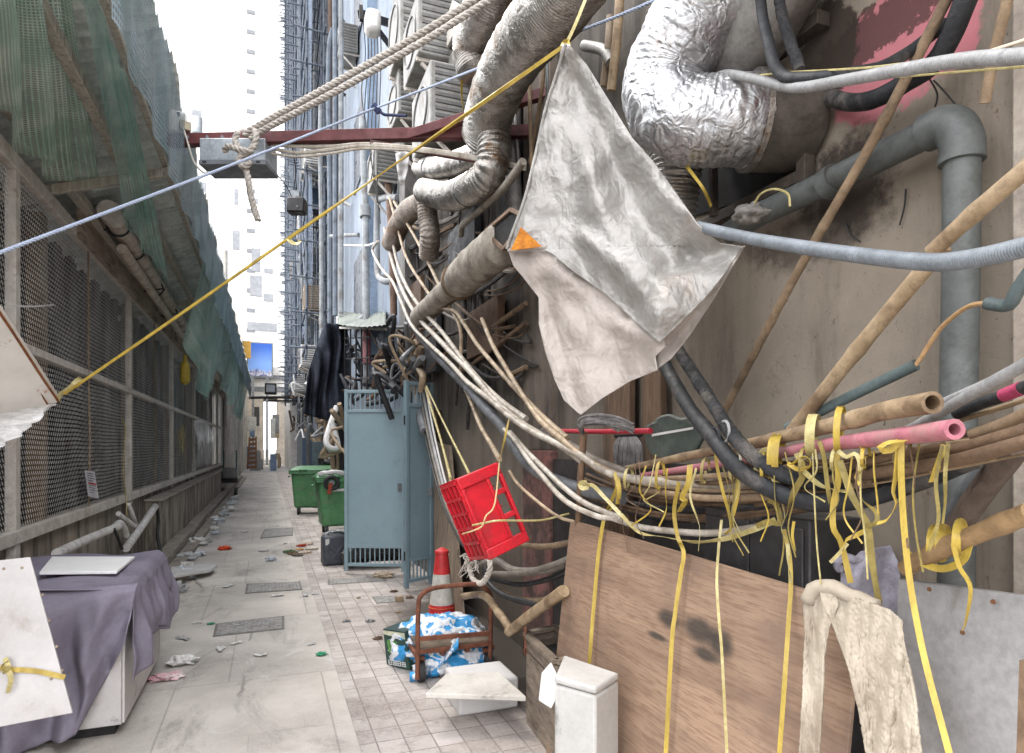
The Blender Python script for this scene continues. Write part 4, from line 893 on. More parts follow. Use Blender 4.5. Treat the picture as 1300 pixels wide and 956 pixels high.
# ================================================================== RIGHT SIDE: ducts, pipes, poles, cables
def foil(name, c1, c2, rough, nsc, wear=0.0, bs=.5, stretch=(1, 1, 1), metal=.85):
    t = NT(name); v = t.map(t.obj, stretch)
    b = t.mix(t.ramp(t.noise(v, 5, 6), .3, .7), c1, c2)
    if wear: b = t.mix(t.ramp(t.noise(v, 3.5, 9, .72, .5), .62 - .22 * wear, .74 - .15 * wear), b, c(120, 100, 82))
    n = t.noise(v, nsc * 1.3, 7, .68, .8); r1 = t.ridge(v, nsc * .7, .2, 1.2, 2.0); r2 = t.ridge(v, nsc * 2.2, .3, .8, 2.0)
    h = t.math('ADD', t.math('ADD', t.math('MULTIPLY', r1, .5), t.math('MULTIPLY', r2, .3)), n); t.bump(h, bs, .022)
    b = t.mix(t.math('MULTIPLY', t.ramp(t.noise(v, nsc * .8, 7, .7, 1), .55, .75), .55), b, c(96, 88, 80))
    t.fin(b, t.ramp(t.noise(v, 8, 4), .3, .7, rough - .08, rough + .16), metal, .5); return t.m
F1 = foil('bright_foil', c(200, 200, 201), c(160, 160, 162), .32, 6.5, .2, .65)
F2 = foil('dusty_foil', c(186, 183, 178), c(140, 133, 126), .34, 12, .4, .28)
F3 = foil('brown_foil', c(158, 148, 138), c(112, 102, 94), .5, 16, .7, .5, metal=.5)
DULL = mk('dull_painted_duct', c(150, 147, 142), c(122, 119, 115), 4, .55, .3, bump=.2, bscale=50, dirt=.45, dcol=c(86, 80, 74))
def duct(pts, w, mat, label, rib=.035, pitch=.03, jit=.05, js=14, n=30, parts=(), name='flexible_duct', grp='flexible ventilation ducts', **k):
    q = pp(pts); r = rpx(q, w); o = MB().tube(q, r, n, rib=rib, pitch=pitch, jit=jit, jscale=js, step=min(.012, pitch / 5), **k).build(name, mat, ang=180)
    tag(o, label, 'duct', grp)
    for (u, wd, m) in parts:
        s_ = spline(q, n=200); i = int(u * 199); a_, b_ = s_[max(0, i - 1)], s_[min(199, i + 1)]; d_ = (b_ - a_).normalized() * wd
        MB().tube([s_[i] - d_, s_[i] + d_], r * 1.06, n, smooth=False).build('clamp_band', m, o)
    return o
# big elbow at the wall opening
op = [(1018, 112), (1018, 224), (888, 290), (888, 190)]
t = empty('duct_opening', X(1000, 260, 1.88), 'steel angle frame round the dark wall opening the big foil duct enters', 'duct opening')
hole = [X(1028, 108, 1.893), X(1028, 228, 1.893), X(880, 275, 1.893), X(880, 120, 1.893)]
MB().prism(hole, (-1, 0, 0), .006).build('dark_opening', mk('inside_black', c(22, 21, 21), c(34, 32, 31), 4, .9), t)  # flat black panel on the wall; the shade inside the hole is its colour
ai = mk('sooty_iron', c(92, 82, 74), c(64, 57, 52), 6, .7, .2, bump=.2, dirt=.4)
MB().bar(X(1024, 96, 1.86), X(1022, 232, 1.86), .045, .05, (1, 0, 0)).build('frame_bar', ai, t, bevel=.003)
MB().bar(X(1020, 224, 1.86), X(884, 292, 1.86), .045, .05, (1, 0, 0)).build('frame_bar', ai, t, bevel=.003)
MB().bar(X(1046, 22, 1.86), X(900, 130, 1.86), .05, .06, (1, 0, 0)).build('frame_bar', ai, t, bevel=.003)
MB().bar(X(905, 195, 1.78), X(906, 275, 1.78), .03, .03).build('frame_bar', ai, t, bevel=.003)
o = duct([(1012, 158, 1.88), (975, 156, 1.76), (938, 153, 1.64), (900, 154, 1.55), (864, 148, 1.47), (842, 122, 1.44), (847, 85, 1.45), (872, 40, 1.49), (908, -20, 1.55), (940, -80, 1.62)], 104, F1, 'huge crinkled silver foil duct bending up from the wall opening', rib=.009, pitch=.024, jit=.1, js=9, n=72)
MB().tube(pp([(1013, 158, 1.885), (980, 156, 1.775), (955, 154.5, 1.7)]), rpx(pp([(980, 156, 1.775)]), 117), 40, step=.02).build('sleeve', mk('grey_sleeve', c(112, 104, 96), c(82, 75, 68), 3, .6, .2, dirt=.4, bump=.1), o)
MB().tube(pp([(958, 154.6, 1.706), (951, 154.3, 1.686)]), rpx(pp([(958, 154.6, 1.706)]), 121), 40, smooth=False).build('clamp_band', F2, o)
duct([(1010, -60, 1.72), (965, 20, 1.72), (915, 90, 1.72), (870, 150, 1.74)], 96, DULL, 'dull grey painted duct running behind the silver elbow duct', rib=0, jit=.02, name='painted_duct')
duct([(858, 168, 1.62), (856, 230, 1.62), (842, 300, 1.64), (815, 380, 1.66)], 62, F2, 'ribbed silver duct dropping behind the hanging tarp', rib=.06, pitch=.022)
# the bright pair at the top and the S below
duct([(748, -60, 1.32), (705, 5, 1.36), (668, 50, 1.42), (640, 95, 1.46), (622, 140, 1.5), (616, 175, 1.54)], 66, F2, 'bright silver duct coming down from the top centre', rib=.035, pitch=.022, jit=.05)
duct([(642, -50, 1.5), (624, -5, 1.5), (608, 30, 1.52), (600, 62, 1.55), (606, 92, 1.58)], 54, F2, 'silver duct with a greenish sheen at the top, left of the bright one', rib=.03, pitch=.022, jit=.06)
duct([(622, 130, 1.54), (626, 165, 1.55), (627, 195, 1.54), (620, 222, 1.52), (598, 240, 1.5), (570, 249, 1.48), (540, 243, 1.46)], 41, F2, 'silver duct with a wide swan-neck bend to the left', rib=.07, pitch=.04, jit=.03, parts=[(.42, .012, M['black'])])
duct([(535, 213, 1.5), (560, 212, 1.5), (590, 204, 1.53), (620, 190, 1.6), (640, 170, 1.7)], 31, F2, 'short silver duct with one black band above the swan-neck', rib=.03, pitch=.03, jit=.06, parts=[(.24, .03, M['black'])])
duct([(541, 240, 1.48), (543, 275, 1.5), (546, 300, 1.52), (544, 325, 1.55)], 25, F3, 'brown dusty duct hanging straight below the swan-neck', rib=.05, pitch=.035)
duct([(497, 310, 1.52), (507, 285, 1.54), (520, 268, 1.56), (540, 258, 1.6)], 27, F3, 'dusty ribbed duct curving out behind the white cables', rib=.06, pitch=.04)
# paper wrapped pipe with end box
LAG = mk('torn_lagging', c(172, 164, 152), c(134, 125, 114), 7, .9, bump=.5, bscale=24, stretch=(1, 1, 1), dirt=.45, dcol=c(84, 72, 60))
q = pp([(533, 403, 1.5), (560, 378, 1.5), (580, 360, 1.5), (605, 337, 1.5), (638, 310, 1.5)]); r = rpx(q, 44)
t = tag(MB().tube(q[2:] , r, 26, jit=.1, jscale=9, step=.02).build('lagged_pipe', LAG, ang=180), 'thick pipe in cracked torn lagging slanting up to the right', 'pipe')
MB().tube(q[:3], r * .74, 22, jit=.05, jscale=9).build('lower_length', LAG, t)
MB().tube([q[2].lerp(q[3], .1), q[2].lerp(q[3], .2)], r * 1.07, 22, smooth=False).build('tie_band', mk('brown_tape', c(120, 98, 74), None, 6), t)
t = empty('junction_box', X(640, 310, 1.45), 'open rusty steel box with dark inside at the upper end of the lagged pipe', 'box')
bx = [X(617, 294, 1.44), X(650, 266, 1.44), X(672, 278, 1.44), X(640, 316, 1.44)]
MB().prism(bx, (1, 0, 0), .2).build('box', mk('inside_black', c(22, 21, 21)), t)  # solid block, the dark inside is only its black colour
for a_, b_ in zip(bx, bx[1:] + bx[:1]): MB().bar(a_ + Vector((-.006, 0, 0)), b_ + Vector((-.006, 0, 0)), .022, .02, (1, 0, 0)).build('edge_strip', mk('rusty_edge', c(136, 112, 92), c(98, 76, 60), 9, .8), t)

# ---------------------------------------------------------------- the hanging silver tarp
def tarp_mat(name, base, base2, worn, wt, metal, rough):
    t = NT(name); v = t.obj
    b = t.mix(t.ramp(t.noise(v, 4, 7), .3, .7), base, base2)
    b = t.mix(t.ramp(t.noise(t.map(v, (1, 1, .6)), 2.6, 9, .7, .8), .6 - wt * .2, .68 - wt * .15), b, worn)
    b = t.mix(t.ramp(t.noise(v, 60, 4, .8), .62, .75, 0, .35), b, c(110, 98, 88))
    e = t.ridge(v, 5, .55, 1.0, 2.2); e2 = t.ridge(t.map(v, (1.3, 1, .8), (2, 1, 0)), 13, .5, .8, 2.2); e3 = t.ridge(t.map(v, (1, 1.3, 1), (5, 1, 0)), 30, .4, .5, 2.0)
    h = t.math('ADD', t.math('ADD', t.math('MULTIPLY', e, .45), t.math('MULTIPLY', e2, .3)), t.math('ADD', t.noise(v, 8, 8, .68, .6), t.math('MULTIPLY', e3, .12)))
    b = t.mix(t.math('MULTIPLY', e, .22), b, c(120, 110, 102)); t.bump(h, .3, .018); return t.fin(b, rough, metal, .5)
TS = tarp_mat('silver_tarp', c(156, 153, 149), c(136, 133, 129), c(146, 138, 131), .18, .25, .46)
TB = tarp_mat('worn_tarp', c(162, 153, 146), c(146, 137, 130), c(172, 168, 163), .1, .08, .6)
def cdist(p, line):
    best = 1e9
    for (x0_, y0_), (x1_, y1_) in zip(line[:-1], line[1:]):
        dx, dy = x1_ - x0_, y1_ - y0_; tt = max(0, min(1, ((p[0] - x0_) * dx + (p[1] - y0_) * dy) / (dx * dx + dy * dy)))
        best = min(best, math.hypot(p[0] - x0_ - dx * tt, p[1] - y0_ - dy * tt))
    return best
FOLDS = [([(720, 60), (735, 150), (760, 250), (800, 330), (850, 390)], -.06, 34), ([(718, 60), (708, 140), (690, 230), (668, 300)], -.02, 14), ([(725, 70), (790, 170), (850, 250), (905, 300)], -.035, 16),
         ([(728, 80), (770, 190), (800, 270), (850, 325), (925, 320)], .06, 22), ([(722, 90), (728, 200), (735, 300), (745, 380)], .03, 20), ([(800, 400), (835, 350), (880, 330)], .03, 14),
         ([(690, 320), (760, 400), (820, 430)], -.02, 12), ([(740, 300), (790, 340), (830, 400), (838, 470)], -.035, 13), ([(700, 400), (740, 450), (790, 470)], .02, 16), ([(690, 360), (710, 440), (735, 515)], .02, 10)]
def tdepth(px, py):
    x = 1.22 - .0006 * (px - 720) * .2
    d = dep(X(px, py, 1.24)) ; d = 2.42 + (720 - px) * .0018 + (py - 60) * -.0002
    for L, a, s_ in FOLDS: d += a * math.exp(-(cdist((px, py), L) / s_) ** 2)
    d += .035 * mnoise.noise(Vector((px * .016, py * .011, 2))) + .018 * mnoise.noise(Vector((px * .04, py * .03, 5))) + .005 * abs(mnoise.noise(Vector((px * .11, py * .1, 5))))
    return d
def polyl(L, u):
    ds = [0]
    for a_, b_ in zip(L[:-1], L[1:]): ds.append(ds[-1] + math.hypot(b_[0] - a_[0], b_[1] - a_[1]))
    s_ = u * ds[-1]
    for i in range(len(L) - 1):
        if s_ <= ds[i + 1] + 1e-9:
            k = (s_ - ds[i]) / max(1e-9, ds[i + 1] - ds[i]); return (L[i][0] + (L[i + 1][0] - L[i][0]) * k, L[i][1] + (L[i + 1][1] - L[i][1]) * k)
    return L[-1]
def cgrid(Lt, Rt, nu, nv, off=0.0, dfn=tdepth):
    """cloth between two edge lines given in photo pixels, at the depth of the folds"""
    def f(u, v):
        a_, b_ = polyl(Lt, v), polyl(Rt, v); px, py = a_[0] + (b_[0] - a_[0]) * u, a_[1] + (b_[1] - a_[1]) * u
        return D(px, py, dfn(px, py) + (off(px, py) if callable(off) else off))
    return MB().grid(nu, nv, f)
t = empty('silver_tarp', D(760, 525, 2.4), 'worn silver tarpaulin hung from its top corner over pipes in the centre', 'tarpaulin')
cgrid([(714, 56), (706, 95), (692, 140), (680, 195), (666, 252), (650, 296), (642, 316), (660, 318), (680, 312), (700, 322), (730, 346), (770, 374), (800, 402)],
      [(722, 56), (745, 82), (776, 132), (802, 174), (832, 208), (862, 250), (886, 284), (914, 309), (943, 313), (922, 345), (896, 378), (866, 408), (836, 436)], 110, 150).build('upper_sheet', TS, t, ang=180, solid=.003)
cgrid([(645, 318), (652, 338), (664, 352), (684, 378), (684, 412), (692, 446), (704, 482), (716, 508), (736, 526)],
      [(694, 314), (730, 342), (770, 370), (802, 396), (842, 424), (846, 440), (832, 452), (835, 470), (800, 484), (764, 506), (737, 527)], 90, 100, lambda px, py: .03 + .02 * mnoise.noise(Vector((px * .03, py * .03, 8)))).build('lower_flap', TB, t, ang=180, solid=.003)
cgrid([(836, 434), (846, 415), (870, 392), (905, 352), (938, 314)], [(832, 470), (852, 456), (876, 425), (906, 380), (946, 312)], 24, 60, lambda px, py: .05 + .03 * math.sin((px + py) * .05)).build('side_fold', TB, t, ang=180, solid=.003)
pd = lambda px, py: D(px, py, tdepth(px, py) - .01)
pd = lambda px, py: D(px, py, tdepth(px, py) - .03)
MB().add([pd(661, 288), pd(688, 313), pd(668, 316), pd(648, 318), pd(655, 303)], [(0, 1, 2, 3, 4)]).build('orange_lining', mk('orange_lining', c(204, 132, 36), c(168, 98, 26), 30, .6, bump=.3), t)
pd = lambda px, py: D(px, py, tdepth(px, py) - .01)
MB().tube([pd(x_, y_) for x_, y_ in [(718, 56), (706, 95), (692, 140), (680, 195), (666, 252), (650, 296), (643, 316)]], .006, 7).build('hem', TS, t)
MB().tube([D(645, 318, tdepth(645, 318)), D(665, 317, tdepth(665, 317)), D(694, 314, tdepth(694, 314))], .007, 7).build('hem', TB, t)
# ---------------------------------------------------------------- grey drainpipe and conduits
GP = mk('grey_drainpipe', c(96, 100, 98), c(80, 83, 81), 3, .5, bump=.05, dirt=.35, dcol=c(62, 56, 50))
t = empty('drain_pipe', X(1215, 700, 1.8), 'grey drainpipe with an elbow, upright on the beige wall', 'pipe')
MB().tube(pp([(925, 296, 1.8), (968, 270, 1.8), (1060, 228, 1.8), (1185, 165, 1.8)]), .045, 22, smooth=False).build('sloping_length', GP, t)
MB().tube(pp([(1176, 169, 1.8), (1196, 160, 1.8), (1212, 163, 1.8), (1221, 182, 1.8), (1221, 206, 1.8)]), .055, 22, step=.01).build('elbow', GP, t)
MB().tube(pp([(1221, 186, 1.8), (1220, 330, 1.8), (1214, 640, 1.8)]) + [Vector((1.8, X(1214, 640, 1.8).y, -.02))], .046, 22, smooth=False).build('upright_length', GP, t)
MB().tube(pp([(1221, 196, 1.8), (1221, 206, 1.8)]), .057, 22, smooth=False).build('collar', GP, t)
MB().tube(pp([(1048, 236, 1.8), (1062, 226, 1.8)]), .055, 20, smooth=False).build('collar', GP, t)
CON = mk('grey_flex_conduit', c(156, 156, 156), c(132, 131, 130), 6, .5, bump=.05, dirt=.25)
CONd = mk('blue_grey_conduit', c(122, 128, 134), c(100, 105, 110), 6, .45, bump=.05, dirt=.2)
def cab(pts, w, mat, label, cat='cable', grp=None, n=9, name=None, **k):
    return tubex(name or cat.replace(' ', '_'), pts, w, mat, label, cat, grp, n=n, **k)
cab([(886, 288, 1.3), (930, 298, 1.3), (970, 306, 1.3), (1046, 318, 1.28), (1122, 328, 1.26), (1186, 333, 1.24), (1237, 328, 1.22), (1300, 314, 1.2), (1380, 290, 1.18)], 20, CONd, 'ribbed blue-grey conduit sweeping from the tarp to the right edge', 'conduit', n=16, rib=.05, pitch=.006, step=.0012)
cab([(895, 103, 1.6), (902, 101, 1.58), (923, 94, 1.55), (956, 100, 1.5), (1008, 111, 1.45), (1071, 102, 1.42), (1148, 88, 1.38), (1224, 76, 1.35), (1300, 71, 1.3), (1380, 60, 1.3)], 14, CON, 'pale grey flexible conduit passing over the silver elbow duct', 'conduit', n=14, rib=.05, pitch=.006, step=.0014)
cab([(1000, 543, 1.62), (1080, 503, 1.65), (1163, 463, 1.68)], 14, mk('slate_conduit', c(92, 104, 104), None, 5, .5, dirt=.2), 'straight slate grey conduit rising behind the thick bamboo', 'conduit', n=14, smooth=False)
CU = mk('tan_cable', c(196, 160, 116), c(164, 128, 88), 12, .5)
cab([(1160, 466, 1.68), (1168, 456, 1.68), (1178, 440, 1.68), (1193, 418, 1.67), (1210, 402, 1.65), (1224, 392, 1.63), (1240, 386, 1.6), (1258, 386, 1.58)], 6, CU, 'tan cable curving between two grey conduit ends', 'cable')
cab([(1254, 385, 1.58), (1272, 388, 1.57), (1283, 385, 1.56), (1292, 368, 1.55), (1315, 335, 1.54)], 17, mk('slate_conduit', c(92, 104, 104)), 'bent slate grey conduit end at the right edge', 'conduit', n=14)
# black insulated refrigerant lines
BK = mk('black_lagging', c(44, 45, 48), c(28, 29, 31), 10, .6, bump=.5, bscale=40, dirt=.35, dcol=c(108, 102, 96), spec=.35)
BKr = mk('crumbly_lagging', c(52, 52, 55), c(26, 27, 29), 14, .7, bump=1.0, bscale=50, dirt=.5, dcol=c(120, 112, 104), bdist=.02)
g_ = 'black insulated lines'
cab([(818, 380, 1.6), (830, 425, 1.56), (839, 452, 1.54), (856, 486, 1.5), (879, 524, 1.46), (904, 554, 1.42), (925, 582, 1.4), (950, 605, 1.4), (985, 624, 1.42), (1030, 638, 1.45), (1090, 634, 1.5), (1160, 612, 1.55), (1240, 580, 1.58)], 21, BK, 'smooth black insulated line below the tarp, left of its crumbly twin', 'pipe', g_, n=16, jit=.04, name='insulated_line')
cab([(838, 380, 1.62), (852, 420, 1.58), (862, 445, 1.56), (884, 480, 1.52), (909, 519, 1.47), (924, 543, 1.44), (942, 566, 1.41), (968, 588, 1.41), (1010, 608, 1.44), (1080, 612, 1.5), (1150, 596, 1.55)], 18, BKr, 'crumbly black insulated line beside the smooth one below the tarp', 'pipe', g_, n=16, jit=.18, jscale=45, name='insulated_line')
for k, (px, py) in enumerate(((908, 556), (920, 548), (934, 580))):
    p = X(px, py, 1.42); tag(MB().tube([p + Vector((.03 * math.cos(a) * .6, .045 * math.cos(a), .035 * math.sin(a))) for a in np.linspace(0, 2 * PI, 15)], .005, 6).build('cable_tie', [M['black'], CON, mk('pale_string', c(206, 198, 178), None, 6)][k]), ['black tie round the two insulated lines', 'grey tie round the two insulated lines, near the bamboo', 'pale string round the insulated lines by the bamboo'][k], 'tie')
cab([(962, -40, 1.5), (968, 20, 1.5), (976, 55, 1.48), (984, 84, 1.46), (998, 98, 1.45), (1020, 99, 1.45), (1046, 98, 1.46), (1090, 92, 1.52), (1122, 84, 1.6), (1160, 62, 1.7), (1200, 30, 1.78)], 15, BK, 'black insulated line hooking round above the pale conduit', 'pipe', g_, n=14, jit=.05, name='insulated_line')
cab([(985, -40, 1.56), (992, 15, 1.55), (1004, 55, 1.54), (1016, 90, 1.53)], 14, BKr, 'short crumbly black line hanging inside the hooked one', 'pipe', g_, n=14, jit=.2, jscale=50, name='insulated_line')
cab([(1245, -50, 1.72), (1224, 5, 1.72), (1206, 48, 1.74), (1184, 82, 1.76), (1148, 106, 1.78), (1110, 126, 1.8), (1080, 130, 1.82), (1055, 124, 1.86)], 24, BK, 'thick black line sweeping down from the top over the pink paint', 'pipe', g_, n=16, jit=.04, name='insulated_line')
for pts in ([(1185, 102, 1.84), (1195, 112, 1.86), (1215, 135, 1.87)], [(1180, 100, 1.84), (1190, 120, 1.87), (1186, 140, 1.88)], [(1150, 240, 1.885), (1148, 262, 1.885), (1142, 286, 1.885)], [(1073, 282, 1.885), (1080, 298, 1.885), (1092, 307, 1.885)]):
    cab(pts, 2.2, M['black'], 'thin dark wire hanging loose on the stained wall', 'wire', 'loose wires on the beige wall', n=5)

# ---------------------------------------------------------------- bamboo, poles and sticks
BAM = mk('pale_bamboo', c(172, 150, 120), c(130, 108, 82), 9, .55, bump=.2, bscale=60, dirt=.5, dcol=c(88, 68, 50), dscale=6)
BAMd = mk('weathered_bamboo', c(150, 128, 102), c(112, 92, 72), 7, .7, bump=.3, bscale=40, dirt=.45, dcol=c(62, 50, 40))
STK = mk('brown_stick', c(120, 96, 74), c(84, 66, 52), 8, .8, bump=.5, bscale=50, dirt=.35, dcol=c(44, 36, 30))
def pole(pts, w, mat, label, grp='bamboo poles', nodes=(), name='bamboo_pole', cat='pole', hollow=0.0, rf=None, n=16, jit=.03, parent=None, smooth=True):
    q = pp(pts); r = rpx(q, w); m_ = MB(); s_ = spline(q, step=r * 1.2)
    def rfn(u): 
        k = rf(u) if rf else 1.0
        for nd in nodes: k *= 1 + .12 * math.exp(-((u - nd) * (len(s_) * 1.2) / 1.3) ** 2)
        return k
    m_.tube(q, r, n, rf=rfn, jit=jit, jscale=8, hollow=hollow, step=r * .6)
    return tag(m_.build(name, mat, ang=60), label, cat, grp)
pole([(790, 596, 1.62), (868, 580, 1.57), (970, 560, 1.5), (1071, 536, 1.4), (1122, 522, 1.34), (1184, 511, 1.27)], 22, BAM, 'thick pale bamboo with an open end pointing out of the cable bundle', nodes=(.3, .62, .84), hollow=.68, rf=lambda u: .62 + .42 * u)
pole([(815, 604, 1.6), (894, 592, 1.55), (995, 574, 1.48), (1071, 562, 1.4), (1147, 553, 1.32), (1212, 545, 1.25)], 19, mk('pink_paint', c(190, 118, 130), c(156, 94, 106), 9, .5, bump=.1, dirt=.55, dcol=c(150, 118, 112), dscale=7), 'pink painted tube with an open end below the thick bamboo', grp=None, name='pink_tube', cat='tube', hollow=.6, rf=lambda u: .7 + .36 * u)
pole([(915, 530, 1.76), (1010, 350, 1.75), (1110, 175, 1.72), (1212, -20, 1.7)], 13, BAMd, 'thin weathered pole leaning across the stained wall to the top', nodes=(.3, .55, .78))
pole([(1005, 548, 1.6), (1095, 436, 1.6), (1198, 312, 1.6)], 19, BAM, 'pale bamboo pole rising to the slanting pole tied to it', nodes=(.5,))
pole([(1183, 320, 1.5), (1240, 268, 1.48), (1320, 200, 1.46)], 22, BAM, 'pale bamboo pole running off the right edge', nodes=(.45,))
pole([(1250, 131, 1.76), (1262, 70, 1.74), (1286, -30, 1.7)], 13, BAMd, 'short bamboo pole end at the top right corner', nodes=(.4,))
pole([(1150, 722, 1.5), (1180, 704, 1.48), (1230, 682, 1.46), (1310, 650, 1.4)], 24, mk('golden_bamboo', c(158, 130, 94), c(116, 92, 64), 6, .55, bump=.3, dirt=.3), 'golden brown bamboo above the white board at right', nodes=(.35, .8))
pole([(1202, 690, 1.66), (1240, 632, 1.64), (1288, 570, 1.6)], 30, mk('dark_timber', c(98, 84, 74), c(72, 60, 52), 5, .8, bump=.3, stretch=(2, 2, .6)), 'dark timber strut slanting behind the golden bamboo', grp=None, name='timber_strut', cat='strut', n=6)
pole([(1196, 668, 1.72), (1222, 626, 1.7), (1250, 590, 1.7)], 15, mk('grey_pole', c(100, 102, 104), None, 5, .6), 'thin grey pole crossing behind the dark timber strut', grp=None, name='grey_pole')
gs = 'brown sticks in the bundle'
sticks = [([(1008, 620, 1.5), (1075, 606, 1.46), (1148, 595, 1.4), (1225, 582, 1.35), (1320, 556, 1.3)], 15, 'rough brown stick, lowest in the bundle at right'),
          ([(1150, 584, 1.42), (1220, 570, 1.38), (1310, 545, 1.32)], 17, 'thick grey-brown stick just under the pink tube'),
          ([(1060, 598, 1.45), (1130, 580, 1.42), (1198, 566, 1.38)], 11, 'short brown stick behind the hanging yellow straps'),
          ([(1205, 560, 1.5), (1250, 545, 1.46), (1310, 528, 1.42)], 12, 'brown stick beyond the open pink end'),
          ([(960, 640, 1.6), (1010, 632, 1.58), (1048, 628, 1.56)], 9, 'short flat stick below the black lines'),
          ([(1235, 552, 1.4), (1270, 540, 1.38), (1320, 518, 1.34)], 16, 'pale flat stick at the right edge'),
          ([(1190, 590, 1.5), (1245, 566, 1.48), (1310, 548, 1.46)], 8, 'thin bent stick at the right of the bundle')]
for p_, w_, l_ in sticks: pole(p_, w_, STK if 'pale' not in l_ else BAMd, l_, gs, name='wooden_stick', cat='stick', n=9, jit=.14)
pole([(1128, 558, 1.5), (1165, 540, 1.46), (1230, 502, 1.36), (1310, 458, 1.28)], 15, CON, 'pale grey rod slanting up to the right edge past the bamboo end', grp=None, name='grey_rod', cat='rod', jit=0)
pole([(1180, 518, 1.56), (1220, 500, 1.54), (1262, 481, 1.52), (1310, 455, 1.5)], 10, CON, 'thin grey rod behind the pale grey rod', grp=None, name='grey_rod', cat='rod', jit=0)
o = pole([(1215, 525, 1.48), (1245, 512, 1.44), (1270, 504, 1.42), (1310, 488, 1.4)], 16, BK, 'black tube with a magenta sleeve at the right edge', grp=None, name='black_tube', cat='tube', jit=.03)
MB().tube(pp([(1274, 502, 1.418), (1297, 493, 1.405)]), rpx(pp([(1280, 500, 1.41)]), 18), 14, smooth=False).build('sleeve', mk('magenta_tape', c(176, 66, 100), None, 5, .5), o)
pole([(1205, 538, 1.5), (1250, 524, 1.47), (1310, 505, 1.44)], 7, BAM, 'thin pale cane above the black tube at right', grp=None, name='cane', cat='cane', n=9)
for pts, w_, l_ in (([(760, 595, 1.62), (792, 607, 1.58), (860, 607, 1.54), (932, 602, 1.5), (1000, 594, 1.48)], 7, 'beige rod along the cable bundle under the bamboo'),
                    ([(745, 590, 1.62), (790, 616, 1.58), (833, 624, 1.55), (894, 632, 1.52), (970, 631, 1.5), (1040, 622, 1.5), (1110, 612, 1.48)], 9, 'lower beige rod along the cable bundle'),
                    ([(870, 613, 1.56), (920, 612, 1.52), (980, 600, 1.5), (1050, 586, 1.48)], 7, 'short dark rod between the beige rods')):
    pole(pts, w_, BAMd if 'dark' not in l_ else STK, l_, 'rods in the cable bundle', name='rod', cat='rod', n=9)
rs = random.Random(17)
for k in range(9):
    o_ = rs.uniform(-14, 16); l_ = ['a', 'b']
    pole([(735 + rs.uniform(-20, 20), 612 + o_ * .8, 1.74), (800, 636 + o_, 1.7), (880 + rs.uniform(-20, 20), 648 + o_, 1.68), (985, 640 + o_, 1.66), (1080 + rs.uniform(-30, 30), 620 + o_, 1.66)], rs.uniform(4, 8), STK if k % 3 else BKr, 'thin dark cane sagging in the shade behind the cable bundle', 'dark canes behind the bundle', name='cane', cat='cane', n=7)
# branches and hoses low down by the trolley
pole([(646, 802, 1.38), (680, 776, 1.4), (716, 750, 1.42)], 14, BAM, 'thick pale branch end sticking out beside the plywood', grp='branches by the trolley', name='branch', cat='branch', n=12, jit=.12)
pole([(588, 757, 1.42), (614, 756, 1.42), (633, 778, 1.4), (648, 799, 1.38)], 10, BAM, 'bent pale branch meeting the thick branch end', grp='branches by the trolley', name='branch', cat='branch', n=10, jit=.12)
pole([(618, 742, 1.5), (664, 762, 1.5), (705, 758, 1.52), (730, 748, 1.54)], 9, BAMd, 'curved branch passing behind the thick branch', grp='branches by the trolley', name='branch', cat='branch', n=10, jit=.1)
pole([(650, 690, 1.5), (690, 694, 1.52), (730, 688, 1.54)], 8, BAMd, 'straight stick behind the bottom corner of the red crate', grp='branches by the trolley', name='branch', cat='branch', n=9)
HOSE = mk('grey_hose', c(132, 124, 114), c(104, 96, 88), 6, .6, dirt=.3)
for pts, w_, l_ in (([(612, 716, 1.5), (630, 712, 1.5), (652, 724, 1.48), (690, 724, 1.5), (720, 714, 1.52)], 10, 'grey hose bending behind the white rope hank'),
                    ([(622, 728, 1.46), (660, 728, 1.46), (700, 718, 1.48), (730, 706, 1.5)], 8, 'pale hose along the lower edge of the hose bunch'),
                    ([(625, 735, 1.52), (660, 742, 1.52), (700, 734, 1.54), (730, 720, 1.56)], 7, 'dark grey hose, lowest of the hose bunch'),
                    ([(616, 718, 1.44), (618, 736, 1.44), (640, 756, 1.46), (690, 770, 1.5)], 8, 'black-brown hose dropping from the rope hank')):
    cab(pts, w_, HOSE if 'dark' not in l_ and 'black' not in l_ else M['black'], l_, 'hose', 'hoses by the red crate')

# ---------------------------------------------------------------- cables swagging along the wall
WC = mk('white_cable', c(196, 188, 176), c(156, 146, 132), 12, .5, bump=.15, bscale=60, dirt=.5, dcol=c(104, 90, 76), dscale=7)
CC = mk('cream_cable', c(182, 162, 136), c(142, 122, 98), 12, .55, bump=.1, dirt=.5, dcol=c(96, 78, 62), dscale=7)
gc = 'pale cables swagging along the wall'
cab([(480, 306, 1.5), (473, 318, 1.5), (483, 339, 1.48), (498, 357, 1.48), (509, 382, 1.46), (521, 410, 1.45), (539, 431, 1.44), (570, 460, 1.43), (592, 484, 1.42), (620, 506, 1.42), (646, 528, 1.42), (674, 547, 1.43), (699, 559, 1.45), (735, 577, 1.48), (762, 595, 1.5), (792, 606, 1.52), (850, 612, 1.55), (930, 614, 1.56), (1010, 604, 1.56)], 7, WC, 'thick white cable with a hooked top by the wall pipes', 'cable', gc, n=12)
cab([(488, 290, 1.52), (492, 308, 1.5), (501, 342, 1.49), (514, 375, 1.47), (531, 403, 1.46), (557, 431, 1.45), (575, 450, 1.45), (600, 475, 1.45), (633, 514, 1.45), (658, 535, 1.45), (684, 551, 1.46), (714, 566, 1.48), (740, 585, 1.5)], 7, WC, 'white cable running just above the hooked white one', 'cable', gc, n=12)
